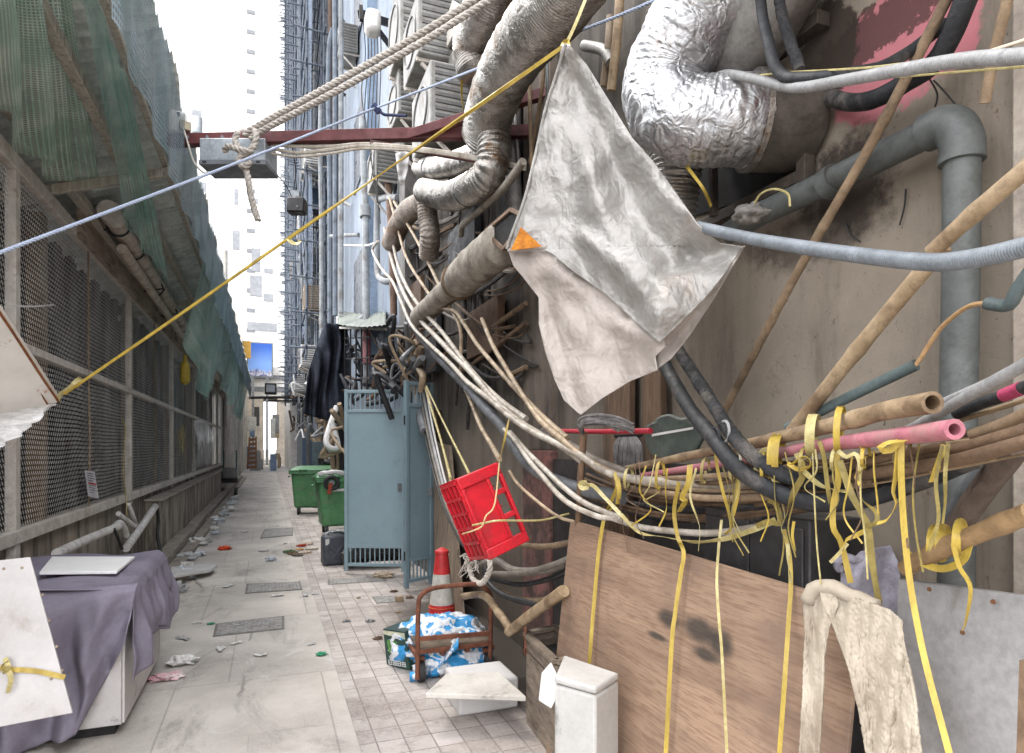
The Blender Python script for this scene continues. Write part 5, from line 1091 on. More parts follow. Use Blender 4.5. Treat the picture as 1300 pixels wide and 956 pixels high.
cab([(497, 300, 1.52), (505, 335, 1.5), (517, 365, 1.48), (535, 392, 1.47), (560, 420, 1.47), (587, 456, 1.46), (612, 486, 1.47), (640, 512, 1.48), (668, 532, 1.49)], 5.5, WC, 'thinner white cable, innermost of the swag', 'cable', gc)
cab([(612, 405, 1.5), (625, 437, 1.48), (641, 465, 1.46), (663, 501, 1.45), (686, 534, 1.45), (712, 557, 1.46), (736, 577, 1.48), (760, 592, 1.5), (800, 608, 1.53), (860, 618, 1.56), (940, 620, 1.57), (1010, 612, 1.57)], 8, CC, 'cream cable dropping steeply from a cut upper end', 'cable', gc, n=12)
cab([(494, 250, 1.54), (504, 286, 1.52), (516, 327, 1.5), (537, 362, 1.5), (557, 388, 1.5), (577, 395, 1.5), (587, 408, 1.5), (605, 436, 1.49), (623, 458, 1.48), (658, 497, 1.47), (690, 530, 1.47), (720, 556, 1.48)], 5, CC, 'thin cream cable with a kink, hung above the thick cables', 'cable', gc)
cab([(500, 256, 1.56), (524, 296, 1.54), (544, 334, 1.53), (567, 382, 1.52), (584, 416, 1.52), (585, 456, 1.5), (586, 481, 1.48), (597, 508, 1.46), (610, 541, 1.44), (625, 567, 1.4), (634, 583, 1.22)], 5, CC, 'thin cream cable running down to the red crate', 'cable', gc)
cab([(520, 405, 1.5), (531, 424, 1.48), (549, 446, 1.47), (572, 470, 1.46), (592, 490, 1.45), (613, 515, 1.44), (638, 542, 1.44), (655, 570, 1.44), (674, 592, 1.46), (696, 606, 1.48), (735, 620, 1.52), (790, 632, 1.58)], 13, mk('grimy_conduit', c(122, 124, 128), c(92, 93, 96), 7, .5, dirt=.5), 'grimy grey corrugated conduit under the white cables', 'conduit', gc, n=12, rib=.06, pitch=.012, step=.003)
cab([(640, 545, 1.42), (653, 558, 1.41), (671, 584, 1.4), (689, 605, 1.4), (709, 628, 1.4), (729, 643, 1.42), (760, 656, 1.46), (777, 658, 1.5), (818, 670, 1.54), (894, 677, 1.58), (960, 670, 1.6)], 7, WC, 'white cable diving under the plywood top edge', 'cable', gc, n=10)
cab([(648, 548, 1.44), (668, 572, 1.43), (690, 594, 1.43), (715, 618, 1.44), (745, 640, 1.46), (790, 658, 1.52)], 7, WC, 'white cable doubled beside the one diving under the plywood', 'cable', gc)
cab([(690, 548, 1.55), (730, 570, 1.55), (760, 588, 1.56), (800, 603, 1.58)], 14, mk('grimy_pipe', c(120, 110, 100), c(88, 80, 72), 5, .6, dirt=.4), 'grimy brown tube under the crossing of cream and white cables', 'tube', gc, n=12)
cab([(646, 597, 1.16), (658, 615, 1.2), (684, 638, 1.25), (709, 656, 1.3), (728, 662, 1.36)], 4, CC, 'thin cream cable from the crate to the plywood corner', 'cable', gc)
cab([(540, 493, 1.6), (548, 520, 1.56), (560, 560, 1.46), (572, 607, 1.2)], 3, M['yellow_pale'], 'string from the wall knot to the near corner of the crate', 'string', 'strings holding the crate')
cab([(541, 490, 1.6), (560, 530, 1.5), (580, 570, 1.32), (596, 602, 1.12)], 3, M['yellow_pale'], 'string from the wall knot to the top rim of the crate', 'string', 'strings holding the crate')
cab([(541, 491, 1.6), (556, 545, 1.56), (568, 590, 1.5), (574, 630, 1.4)], 3, CC, 'slack string hanging behind the left side of the crate', 'string', 'strings holding the crate')
for k, (dx, w_) in enumerate(((0, 4), (4, 5), (8, 3), (-4, 3))):
    cab([(534 + dx, 500, 1.66), (541 + dx, 540, 1.6), (552 + dx, 590, 1.55), (566 + dx, 640, 1.5), (584 + dx, 680, 1.47), (600 + dx * .5, 706, 1.44)], w_, [HOSE, CON, M['white'], M['black']][k], ['grey hose in the bunch dropping beside the gate', 'pale hose in the bunch dropping beside the gate', 'thin white cord in the bunch beside the gate', 'black cord in the bunch beside the gate'][k], 'cable', 'cords dropping beside the gate', n=7)
t = tag(MB().rope(pp([(604, 690, 1.4), (596, 712, 1.38), (600, 734, 1.38), (612, 740, 1.37), (622, 722, 1.37), (620, 700, 1.38)]), .02, lay=.12).build('rope_hank', mk('white_rope', c(206, 198, 188), c(182, 172, 160), 20, .9, bump=.4)), 'frayed white rope hank hanging under the red crate', 'rope')
b = MB(); rr_ = random.Random(2)
for k in range(26):
    p = X(594 + rr_.uniform(-4, 10), 706 + rr_.uniform(-6, 8), 1.38); b.tube([p, p + Vector((rr_.uniform(-.05, .05), rr_.uniform(-.04, .04), rr_.uniform(-.09, .03))), p + Vector((rr_.uniform(-.08, .08), rr_.uniform(-.06, .06), rr_.uniform(-.13, 0)))], .003, 4)
b.build('frayed_end', mk('white_rope', c(206, 198, 188)), t)
# knot of yellow hose on the wall by the gate
cab([(535, 440, 1.62), (530, 462, 1.6), (537, 478, 1.58), (534, 496, 1.58)], 9, CC, 'knotted cream rag hanging at the top of the narrow gate', 'rag')
cab([(530, 505, 1.62), (534, 530, 1.6), (540, 548, 1.6)], 12, mk('grimy_conduit', c(122, 124, 128)), 'short grey sleeve beside the narrow gate top', 'sleeve', n=10)
# ================================================================== plywood, boards, cloths at lower right
pt = NT('plywood'); v = pt.obj; dirv = (D(1023, 745, 2.0) - D(724, 660, 3.4)).normalized(); angz = math.atan2(dirv.y, dirv.x)
vv = pt.map(pt.map(v, (1, 1, 1), (0, 0, 0), (0, 0, -angz)), (.35, 1, 5))
b_ = pt.mix(pt.ramp(pt.noise(vv, 2.2, 8, .65), .3, .7), c(156, 130, 108), c(126, 104, 87))
b_ = pt.mix(pt.ramp(pt.noise(vv, 24, 5, .7), .44, .64, 0, .6), b_, c(104, 78, 62))
b_ = pt.mix(pt.ramp(pt.noise(v, 2.1, 8, .7), .46, .66, 0, .7), b_, c(112, 92, 80))
def PX_(px, py):                                                       # a point on the plywood face
    s_ = (px - 724) / (1092 - 724); return D(px, py, 3.42 + (1.86 - 3.42) * s_)
for (px, py, sy, sz) in ((846, 786, .07, .035), (884, 800, .09, .045), (912, 818, .06, .05), (896, 832, .075, .025), (835, 808, .07, .015)):
    q = X(px, py, 1.46); b_ = pt.mix(pt.math('MULTIPLY', pt.blob(pt.pos, tuple(q), (.4, sy * .95, sz * .9), edge=.5, nz=.45, nscale=10), .8), b_, c(34, 36, 36))
pt.bump(pt.noise(vv, 30, 5), .15, .004); pt.fin(b_, .75)
TLp, TRp = X(724, 660, 1.5), X(1092, 770, 1.5); BLp = Vector((1.36, TLp.y, 0)); BRp = Vector((1.36, TRp.y, 0))
tag(MB().prism([TLp, TRp, BRp, BLp], (1, 0, .1), .014).build('plywood_sheet', pt.m, bevel=.002), 'brown plywood sheet with black smudges leaning on the right wall', 'plywood')
# dark cupboard behind the plywood
t = empty('steel_cupboard', (1.75, 2.6, 0), 'dark grey steel cupboard in shade behind the plywood sheet', 'cupboard')
cz = mk('dark_steel', c(72, 70, 70), c(54, 52, 52), 4, .6, .2, dirt=.35, bump=.1)
y_a, y_b = X(1040, 700, 1.7).y, X(905, 700, 1.7).y
MB().bb(1.66, 1.9, y_a, y_b, 0, 1.36).build('body', cz, t, bevel=.006)
MB().bb(1.648, 1.659, y_a + .02, (y_a + y_b) / 2 - .004, .06, 1.33).bb(1.648, 1.659, (y_a + y_b) / 2 + .004, y_b - .02, .06, 1.33).build('door', cz, t, bevel=.003)
# wooden crate box with hasp
t = empty('wooden_planter', G(700, 900), 'weathered wooden box with open dark top, left of the plywood', 'box')
wb = mk('weathered_box', c(142, 128, 112), c(104, 92, 80), 6, .85, stretch=(1, 1, 3), bump=.4, dirt=.4)
pA, pB = D(668, 806, 3.75), D(706, 836, 3.25); pA.z = pB.z = .52
dx = Vector((.22, .06, 0)); th = .03
def wall4(a, b2, h, nm): MB().prism([Vector((a.x, a.y, .0)), Vector((b2.x, b2.y, .0)), Vector((b2.x, b2.y, h)), Vector((a.x, a.y, h))], Vector((0, 0, 1)).cross(b2 - a), .02).build(nm, wb, t, bevel=.003)
wall4(pA, pB, .5, 'side'); wall4(pB + dx, pA + dx, .5, 'side'); wall4(pA + dx, pA, .5, 'end'); wall4(pB, pB + dx, .5, 'end')
b = MB()
for a, b2 in ((pA, pB), (pA + dx, pB + dx), (pA, pA + dx), (pB, pB + dx)): b.bar(a + UP * .0, b2 + UP * .0, .045, .025)
b.build('rim', wb, t, bevel=.004)
MB().prism([pA + UP * -.1, pB + UP * -.1, pB + dx + UP * -.1, pA + dx + UP * -.1], UP, .01).build('dark_inside', M['dark'], t)  # dark sheet in the box, its colour stands for the shade there
ch = MB()
for k in range(4):
    p = D(667, 800 + k * 9, 3.7); ch.tube([p + Vector((.008 * math.cos(a) * (k % 2), .012 * math.cos(a) * (1 - k % 2), .02 * math.sin(a))) for a in np.linspace(0, 2 * PI, 11)], .004, 6)
ch.build('chain', rusty, t)
# white foam boxes
t = empty('foam_box', G(740, 930), 'white foam fish box with a torn lid in front of the plywood', 'box')
q0, q1, q2, q3 = D(704, 860, 2.62), D(756, 876, 2.5), D(786, 872, 2.66), D(716, 852, 2.9)
MB().prism([Vector((p.x, p.y, 0)) for p in (q0, q1, q2, q3)], UP, q0.z - .03).build('tub', mk('old_foam', c(184, 182, 178), c(170, 167, 162), 3, .8, dirt=.15, grime=.1, grain=.4), t, bevel=.012)
MB().prism([Vector((p.x, p.y, q0.z - .026)) for p in (q0, q1, q2, q3)], UP, .03).build('lid', mk('old_foam', c(184, 182, 178)), t, bevel=.01)
MB().prism([D(688, 856, 2.7), D(700, 842, 2.72), D(714, 870, 2.66), D(700, 900, 2.62), D(684, 890, 2.66)], (.3, .9, 0), .02).build('torn_flap', M['white'], t, bevel=.004)
# white board at right
WA, WB2 = X(1140, 735, 1.56), X(1330, 760, 1.5)
t = empty('leaning_board', (1.5, 1.2, 0), 'large off-white board standing at the right edge below the golden bamboo', 'board')
MB().prism([WA, WB2, Vector((WB2.x - .06, WB2.y, 0)), Vector((WA.x - .08, WA.y, 0))], (1, 0, 0), .02).build('board', mk('offwhite_board', c(150, 148, 147), c(136, 134, 133), 2.5, .6, bump=.05, dirt=.2, dcol=c(108, 98, 88), grime=.12), t, bevel=.003)
pw = mk('rust_spot', c(110, 72, 46), None, 20)
for px, py in ((1180, 748), (1222, 803), (1261, 764)): MB().lathe([(.006, 0), (.005, .003)], X(px, py, 1.5), 8, Vector((-1, 0, 0)).to_track_quat('Z', 'Y').to_matrix()).build('screw', pw, t)
tag(MB().prism([X(1294, 838, 1.36), X(1302, 838, 1.36), X(1300, 960, 1.3), X(1290, 960, 1.3)], (1, 0, 0), .02).build('timber_strip', STK), 'dark timber strip against the off-white board at the right edge', 'timber')
# rag
rg = NT('towel'); v = rg.obj; b_ = rg.mix(rg.ramp(rg.noise(v, 5, 7), .3, .7), c(172, 162, 147), c(148, 137, 122)); b_ = rg.mix(rg.ramp(rg.noise(v, 4, 8, .75), .52, .7, 0, .55), b_, c(128, 114, 100))
rg.bump(rg.math('ADD', rg.math('ADD', rg.noise(v, 12, 6, .7), rg.math('MULTIPLY', rg.noise(v, 5, 3), .8)), rg.math('MULTIPLY', rg.noise(v, 220, 3), .5)), .35, .01); rg.fin(b_, .95, 0, .1)
t = empty('towel', X(1080, 860, 1.35), 'dirty cream towel slung over the corner of the plywood', 'towel')
def rdep(base, sd, amp=.03):
    def f(px, py): return base + amp * math.sin(px * .09 + 1.5 * mnoise.noise(Vector((px * .02, py * .01, sd)))) + .03 * mnoise.noise(Vector((px * .03, py * .03, sd + 3)))
    return f
def rdep2(sd):
    def f(px, py): return 1.77 - (px - 1024) * .0021 - (py - 750) * .0006 + .009 * math.sin(px * .16 + 3.5 * mnoise.noise(Vector((px * .02, py * .008, sd)))) + .014 * mnoise.noise(Vector((px * .05, py * .015, sd + 3))) + .007 * mnoise.noise(Vector((px * .13, py * .05, sd + 3))) + .003 * mnoise.noise(Vector((px * .4, py * .2, sd)))
    return f
cgrid([(1024, 752), (1020, 770), (1022, 800), (1020, 840), (1018, 900), (1014, 960)], [(1062, 742), (1064, 770), (1052, 800), (1046, 840), (1044, 900), (1040, 960)], 40, 110, 0, rdep2(1)).build('hanging_end', rg.m, t, ang=180, solid=.006)
cgrid([(1040, 742), (1044, 765), (1055, 790), (1068, 820), (1078, 850), (1090, 900), (1100, 960)], [(1096, 762), (1130, 774), (1145, 788), (1148, 815), (1156, 850), (1164, 900), (1170, 960)], 100, 130, 0, rdep2(4)).build('wide_fall', rg.m, t, ang=180, solid=.006)
MB().tube([D(1026, 764, 1.76), D(1033, 750, 1.75), D(1050, 746, 1.72), D(1080, 757, 1.66), D(1115, 772, 1.6)], .022, 14, jit=.4, jscale=22).build('fold_roll', rg.m, t, ang=180)
# lavender plastic bag
lv = mk('lavender_plastic', c(172, 168, 178), c(148, 144, 156), 6, .4, bump=.5, bscale=12, bdist=.02)
t = empty('plastic_bag', X(1110, 770, 1.55), 'pale lavender plastic bag tied up behind the cream towel', 'bag')
cgrid([(1092, 700), (1080, 712), (1068, 725), (1066, 760), (1064, 800)], [(1130, 692), (1140, 712), (1144, 740), (1142, 770), (1142, 800)], 40, 40, 0, rdep(2.0, 7, .03)).build('bag', lv, t, ang=180, solid=.003)
MB().tube([D(1066, 722, 2.0), D(1062, 714, 1.98), D(1074, 708, 1.97), D(1090, 712, 1.98), D(1098, 704, 1.99)], .012, 8, jit=.4, jscale=30).build('knot', lv, t)

# ================================================================== mops, brushes
MP = mk('mop_grey', c(136, 132, 130), c(96, 93, 92), 20, .95, bump=.6, bscale=80)
t = empty('string_mop', X(738, 665, 1.5), 'grey string mop upside down on a brown handle above the plywood', 'mop')
MB().tube(pp([(741, 548, 1.5), (737, 610, 1.5), (733, 690, 1.52)]), rpx(pp([(737, 610, 1.5)]), 9), 12, smooth=False).build('handle', mk('brown_handle', c(126, 100, 78), c(98, 76, 58), 8, .7, stretch=(3, 3, .5)), t)
rm = random.Random(6)
for k in range(44):
    y0_ = rm.uniform(-7, 6); L_ = rm.uniform(45, 66)
    MB().tube(pp([(741, 552 + y0_ * .3, 1.5), (738 + rm.uniform(-4, 2), 538 + y0_ * .8, 1.46 + rm.uniform(-.03, .03)), (755, 533 + y0_, 1.44 + rm.uniform(-.02, .03)), (740 + L_ * .7, 536 + y0_, 1.46), (740 + L_, 543 + y0_ * .8 + rm.uniform(-2, 3), 1.5)]), .006, 5).build('strand', MP, t)
t = empty('string_mop', X(797, 600, 1.7), 'second grey mop head hanging in the shade behind the red stick', 'mop')
for k in range(34):
    x_ = rm.uniform(780, 816); MB().tube(pp([(797 + (x_ - 797) * .5, 552, 1.7), (x_, 566, 1.68), (x_ + rm.uniform(-2, 2), 586 + rm.uniform(0, 10), 1.7)]), .006, 5).build('strand', MP, t)
MB().tube(pp([(782, 553, 1.7), (814, 551, 1.7)]), .014, 8, smooth=False).build('head', M['dark'], t)
tag(MB().tube(pp([(693, 547, 1.58), (760, 548, 1.56), (826, 547, 1.54)]), rpx(pp([(760, 548, 1.56)]), 6.5), 10, smooth=False).build('red_stick', mk('red_plastic_stick', c(186, 44, 62), c(160, 38, 54), 6, .4)), 'thin red stick lying level across under the mop head', 'stick')
# scalloped dark dustpan
t = empty('dustpan', X(858, 565, 1.6), 'dark green scalloped dustpan hanging at the end of the red stick', 'dustpan')
dp = mk('dark_green_plastic', c(84, 92, 86), c(62, 70, 66), 5, .45, dirt=.25)
ol = [(822, 548), (826, 540), (834, 537), (838, 531), (850, 528), (862, 532), (866, 533), (876, 532), (884, 538), (890, 545), (896, 556), (888, 572), (872, 582), (848, 584), (832, 578), (825, 566)]
ct = X(858, 558, 1.66)
MB().prism([X(px, py, 1.6) for px, py in ol], (-1, .1, .1), .02).build('pan', dp, t, bevel=.006)
MB().tube([X(px, py, 1.585) for px, py in ol[:11]], .008, 8).build('rim', mk('rim_green', c(110, 118, 112), None, 5, .4), t)
MB().prism([X(828, 551, 1.575), X(880, 542, 1.575), X(880, 545, 1.575), X(828, 554, 1.575)], (-1, 0, 0), .002).build('scratch', M['white'], t)

# ================================================================== yellow packing straps
gs_ = 'yellow packing straps'
Ym, Yp = M['yellow'], M['yellow_pale']
Yo = mk('faded_shaded_strap', c(150, 134, 74), c(112, 98, 52), 14, .5, bump=.15, dirt=.4, dcol=c(84, 70, 40))  # darker copy for faded straps, with shade put into its colour
def strap(pts, w, label, mat=None, twist=.6, tw0=0.0, nrm=None, waves=.1):
    q = pp(pts); wm = w * dep(q[len(q) // 2]) / FPX
    return tag(MB().ribbon(q, wm, nrm or (-.8, -.6, .1), twist, tw0=tw0, waves=waves, step=.012).build('packing_strap', mat or Ym), label, 'strap', gs_)
def face(pts): return [(p[0], p[1], X(p[0], p[1], PX_(p[0], p[1]).x).x) for p in pts]
# down the plywood
strap([(776, 645, 1.55), (768, 655, 1.49), (766, 662, 1.475), (760, 700, 1.46), (754, 767, 1.43), (748, 845, 1.39), (735, 1040, 1.36)], 5, 'yellow strap down the plywood nearest its left edge', twist=0, waves=0)
strap([(862, 612, 1.5), (856, 648, 1.52), (860, 680, 1.51), (868, 702, 1.47), (864, 730, 1.455), (857, 780, 1.43), (852, 830, 1.41), (840, 1060, 1.36)], 5.5, 'yellow strap down the plywood left of the black smudges', twist=.2)
strap([(916, 660, 1.52), (912, 700, 1.49), (910, 740, 1.46), (913, 790, 1.43), (917, 840, 1.41), (928, 1060, 1.36)], 3.5, 'thin yellow cord down the plywood across the black smudges', Yp, .5)
strap([(995, 672, 1.5), (1002, 705, 1.5), (1004, 742, 1.485), (1001, 790, 1.45), (996, 866, 1.4), (982, 1060, 1.36)], 5.5, 'yellow strap down the plywood just left of the towel', twist=.2)
strap([(1144, 560, 1.3), (1144, 600, 1.3), (1147, 660, 1.32), (1154, 730, 1.33), (1166, 800, 1.33), (1181, 866, 1.32), (1206, 960, 1.3), (1230, 1060, 1.29)], 7.5, 'broad yellow strap hanging from the pink tube past the white board', twist=.15, waves=.02)
strap([(1142, 562, 1.3), (1138, 600, 1.3), (1134, 625, 1.3), (1138, 640, 1.3), (1126, 660, 1.3), (1114, 664, 1.3)], 8, 'yellow strap end curling beside the broad strap', twist=2.2)
strap([(1142, 560, 1.29), (1128, 572, 1.28), (1116, 570, 1.27), (1128, 562, 1.27), (1150, 560, 1.27)], 9, 'flattened yellow knot under the pink tube', twist=1.2)
strap([(1200, 565, 1.36), (1195, 580, 1.35), (1187, 600, 1.35), (1182, 612, 1.35)], 9, 'short yellow tail right of the broad strap', twist=1)
# swag from mop handle to the tangle
strap([(742, 618, 1.48), (752, 616, 1.47), (768, 632, 1.47), (790, 655, 1.47), (812, 676, 1.47), (845, 682, 1.48), (880, 688, 1.48), (915, 685, 1.47), (950, 675, 1.46), (985, 660, 1.45)], 6, 'cream strap swagging from the mop handle along the plywood top', Yp, 3, waves=.2)
strap([(745, 612, 1.48), (736, 614, 1.46), (740, 620, 1.46), (748, 618, 1.46), (742, 612, 1.46)], 6, 'cream strap knotted round the mop handle', Yp, 1)
strap([(780, 600, 1.5), (784, 615, 1.48), (778, 632, 1.5), (768, 655, 1.5)], 5, 'yellow strap from the cable bundle to the plywood corner', Ym, 1.4)
strap([(784, 608, 1.48), (786, 625, 1.47), (784, 640, 1.47)], 6, 'short yellow tail on the cable bundle above the plywood', Ym, 1)
strap([(876, 590, 1.5), (874, 612, 1.47), (866, 632, 1.47), (870, 636, 1.47), (862, 650, 1.49)], 7, 'yellow strap doubled round the bundle at its middle', Ym, 1.2)
strap([(908, 560, 1.4), (910, 590, 1.42), (918, 625, 1.44), (925, 650, 1.46), (928, 670, 1.48), (920, 678, 1.48)], 4, 'yellow strap hanging from the pale string tie', Ym, 1)
strap([(938, 605, 1.48), (936, 630, 1.48), (930, 655, 1.48)], 5, 'straight yellow tail beside the black lines', Ym, .4)
# bamboo ties
def wrap_tie(px, py, x, r1, label, mat=None, n=2, ww=7, slope=-.2, grp=None):
    pts = []
    for a in np.linspace(0, 2 * PI * n, 14 * n):
        pts.append((px + 4 * math.cos(a) + a * .9 - n * 3, py + r1 * math.sin(a) + slope * 4 * math.cos(a), x + .055 * math.cos(a) - .01))
    o = strap(pts, ww, label, mat, 0, nrm=(-.8, -.6, 0), waves=0)
    if grp: o['group'] = grp
wrap_tie(1066, 545, 1.4, 28, 'yellow strap wound round the thick bamboo and pink tube', n=1, ww=8)
wrap_tie(1032, 552, 1.44, 26, 'pale strap wound loosely round the bamboo left of the pink sheen', Yp, n=2, ww=6)
wrap_tie(1192, 690, 1.52, 20, 'yellow straps bound round the golden bamboo and timber strut', n=3, ww=11)
wrap_tie(1218, 684, 1.5, 22, 'looser yellow strap round the golden bamboo', n=1, ww=10)
wrap_tie(985, 578, 1.46, 24, 'yellow strap bunched round the bundle beside the black lines', n=2, ww=8)
strap([(1148, 700, 1.5), (1165, 712, 1.48), (1195, 722, 1.47), (1222, 712, 1.46), (1232, 690, 1.46)], 10, 'yellow strap looped under the golden bamboo', Ym, 1)
strap([(1210, 690, 1.44), (1218, 720, 1.42), (1232, 746, 1.42), (1226, 790, 1.42), (1222, 800, 1.42)], 6, 'yellow tail dropping over the white board', Ym, 1.4)
# the tangle hanging in the middle
rt_ = random.Random(23)
tang = [([(972, 570, 1.44), (974, 590, 1.42), (984, 610, 1.42), (992, 630, 1.43), (996, 655, 1.45), (992, 672, 1.46), (1000, 690, 1.47)], 8), ([(985, 585, 1.42), (978, 606, 1.42), (985, 640, 1.43), (990, 665, 1.44)], 7),
        ([(1012, 575, 1.42), (1020, 600, 1.4), (1008, 625, 1.4), (998, 655, 1.42), (990, 665, 1.44)], 9), ([(1020, 598, 1.4), (1040, 615, 1.4), (1062, 622, 1.4), (1078, 624, 1.4)], 7),
        ([(1062, 575, 1.38), (1064, 610, 1.38), (1058, 640, 1.38), (1058, 670, 1.38), (1068, 690, 1.4), (1080, 740, 1.42)], 8), ([(1066, 585, 1.38), (1080, 625, 1.38), (1096, 655, 1.38), (1102, 670, 1.38), (1108, 720, 1.4), (1116, 765, 1.42)], 9),
        ([(1064, 572, 1.36), (1074, 580, 1.36), (1086, 576, 1.36), (1092, 590, 1.36), (1090, 610, 1.36)], 6), ([(1102, 672, 1.38), (1086, 680, 1.38), (1074, 686, 1.38), (1070, 700, 1.38)], 7),
        ([(1098, 668, 1.38), (1112, 664, 1.37), (1112, 650, 1.37), (1096, 636, 1.37), (1090, 625, 1.37)], 6), ([(1076, 690, 1.38), (1064, 704, 1.38), (1054, 714, 1.38)], 5),
        ([(1008, 662, 1.42), (1006, 680, 1.42), (1010, 700, 1.42)], 4), ([(960, 668, 1.45), (975, 662, 1.44), (990, 664, 1.44), (985, 640, 1.44), (975, 635, 1.44)], 7), ([(1000, 690, 1.47), (1001, 715, 1.47), (1004, 740, 1.48)], 5),
        ([(1000, 588, 1.4), (1014, 596, 1.38), (1030, 590, 1.38), (1022, 580, 1.38), (1004, 590, 1.38)], 6), ([(1040, 560, 1.4), (1046, 580, 1.38), (1050, 612, 1.38), (1054, 640, 1.38)], 6), ([(975, 585, 1.42), (960, 596, 1.42), (966, 575, 1.41), (980, 568, 1.41)], 7)]
for k, (p_, w_) in enumerate(tang):
    q = pp(p_); tag(MB().ribbon(q, w_ * .9 * dep(q[0]) / FPX, (-.8, -.6, .1), rt_.uniform(-2.5, 2.5), waves=.35, step=.01).build('packing_strap', (Yp, Ym, Yo)[k % 3]), ('pale', 'yellow', 'olive')[k % 3] + ' strap end in the dangling tangle under the thick bamboo', 'strap', ('pale', 'yellow', 'olive')[k % 3] + ' straps in the tangle under the bamboo')
# thin yellow strings in the upper right
cab([(950, 97, 1.5), (1000, 92, 1.48), (1100, 86, 1.44), (1200, 74, 1.4), (1310, 66, 1.36)], 3, M['yellow_pale'], 'thin yellow string just above the pale grey conduit', 'string', n=5)
cab([(1050, 92, 1.5), (1120, 98, 1.46), (1210, 92, 1.42), (1310, 84, 1.38)], 3, M['yellow_pale'], 'thin yellow string just below the pale grey conduit', 'string', n=5)
cab([(1148, 98, 1.4), (1220, 76, 1.36), (1310, 48, 1.3)], 3.5, mk('cream_string', c(226, 206, 180), None, 8), 'cream string rising to the right edge across the conduit', 'string', n=6)
strap([(868, 206, 1.5), (880, 222, 1.5), (893, 240, 1.52), (903, 262, 1.6)], 4, 'yellow strap from the foil elbow to the opening frame', Ym, 1)
strap([(820, 248, 1.3), (832, 238, 1.28), (838, 226, 1.28), (840, 262, 1.28)], 5, 'yellow strap scrap snagged on the tarp', Ym, 2)
cab([(958, 258, 1.7), (966, 246, 1.7), (982, 240, 1.7), (1000, 246, 1.7), (1003, 262, 1.7)], 3, M['yellow_pale'], 'yellow wire loop on the sloping drainpipe', 'wire', n=5)
t = tag(blobm(X(952, 272, 1.74), (.055, .07, .035), 5, 50, 30, .45, 1.6).build('rag', mk('grey_rag', c(150, 146, 142), c(118, 112, 106), 9, .9, bump=.5), ang=180), 'small grey rag tied by the end of the sloping drainpipe', 'rag')
# the long yellow strap and the blue rope over the alley
t = empty('tie_strap', D(365, 303, 3.4), 'long yellow strap stretched over the alley from the tin lid to the tarp', 'strap')
pa_, pk, pb_ = X(82, 500, -1.0), D(366, 303, 2.9), D(718, 57, 2.4)
MB().ribbon([pa_, pa_.lerp(pk, .5) + UP * -.004, pk], .014, -FW, .5, th=.006, waves=.05).build('lower_length', Ym, t)
MB().ribbon([pk, pk.lerp(pb_, .3), pk.lerp(pb_, .7), pb_], .014, -FW, 3.0, th=.006).build('upper_length', Ym, t)
MB().ribbon([pk, D(372, 309, 2.88), D(381, 309, 2.88), D(378, 306, 2.9)], .02, (0, -1, .1), 1).build('loose_tail', Yp, t)
MB().ribbon([X(96, 492, -1.0), X(102, 480, -1.0), X(92, 490, -.99), X(78, 500, -1.02), X(74, 506, -1.02)], .03, (0, -1, .1), 1.5).build('knot', Yp, t)
MB().ribbon([pb_, D(724, 45, 2.4), D(735, 20, 2.42), D(748, -15, 2.45), D(760, -60, 2.48)], .012, (0, -1, .1), 1).build('top_tie', Yp, t)
MB().ribbon([D(714, 54, 2.38), D(722, 60, 2.37), D(719, 50, 2.38), D(712, 58, 2.39)], .016, (0, -1, .1), 2).build('corner_knot', Ym, t)
bl = NT('blue_white_rope'); b_ = bl.mix(bl.ramp(bl.wave(bl.obj, 60, 1, 'Z'), .3, .7), c(122, 136, 162), c(178, 186, 200)); bl.fin(b_, .7)
A_, B2 = X(-40, 336, -1.1), D(477, 137, 5.2)
t = tag(MB().rope([A_, A_.lerp(B2, .5) + UP * -.01, B2], .0085, lay=.06).build('blue_rope', bl.m), 'pale blue rope stretched across the whole alley from left edge to right', 'rope')
MB().rope([B2, D(560, 105, 4.6), D(650, 70, 4.0), D(760, 30, 3.5), D(880, -20, 3.2)], .0085, lay=.06).build('right_length', bl.m, t)
nv = mk('navy_cord', c(48, 56, 92), None, 6)
MB().tube([B2, D(487, 145, 5.2), D(496, 146, 5.2), D(516, 147, 5.15)], .012, 7).build('tied_end', nv, t); MB().tube([B2 + Vector((-.02, 0, .02)), B2 + Vector((.03, 0, -.03))], .028, 8).build('knot', nv, t)

# ================================================================== beam over the alley with rope, box, camera
RB = mk('red_oxide_steel', c(104, 54, 54), c(82, 44, 46), 6, .6, .1, bump=.1, dirt=.3, dcol=c(60, 42, 40))
bl_, br_ = D(214, 179, 5.0), D(690, 167, 4.9)
t = empty('steel_beam', br_, 'red oxide steel angle beam jutting out over the alley from the right wall', 'beam')
MB().bar(bl_, br_, .07, .085).build('main_bar', RB, t, bevel=.004)
MB().bar(D(520, 172, 4.93), X(694, 118, 1.86), .06, .07).build('brace', RB, t, bevel=.004)
MB().bar(D(470, 181, 4.9), X(668, 214, 1.86), .03, .035).build('lower_brace', RB, t, bevel=.003)
for px in (227, 238, 263, 282, 355, 387, 440):
    p = D(px, 173.5 if px < 300 else 175, 4.955); MB().lathe([(.012, 0), (.012, .012)], p, 8, (EYEP - p).normalized().to_track_quat('Z', 'Y').to_matrix()).build('bolt', M['metal_grey'], t)
t = empty('metal_box', D(304, 200, 5.0), 'galvanised steel box bolted under the red beam', 'box')
gv = mk('galvanised_sheet', c(176, 182, 188), c(150, 156, 162), 3, .4, .3, bump=.03)
ctr = D(304, 199, 5.05); R_ = Matrix.Rotation(-YAW, 3, 'Z')
MB().box(ctr, (.5, .26, .17), R_).build('body', gv, t, bevel=.006)
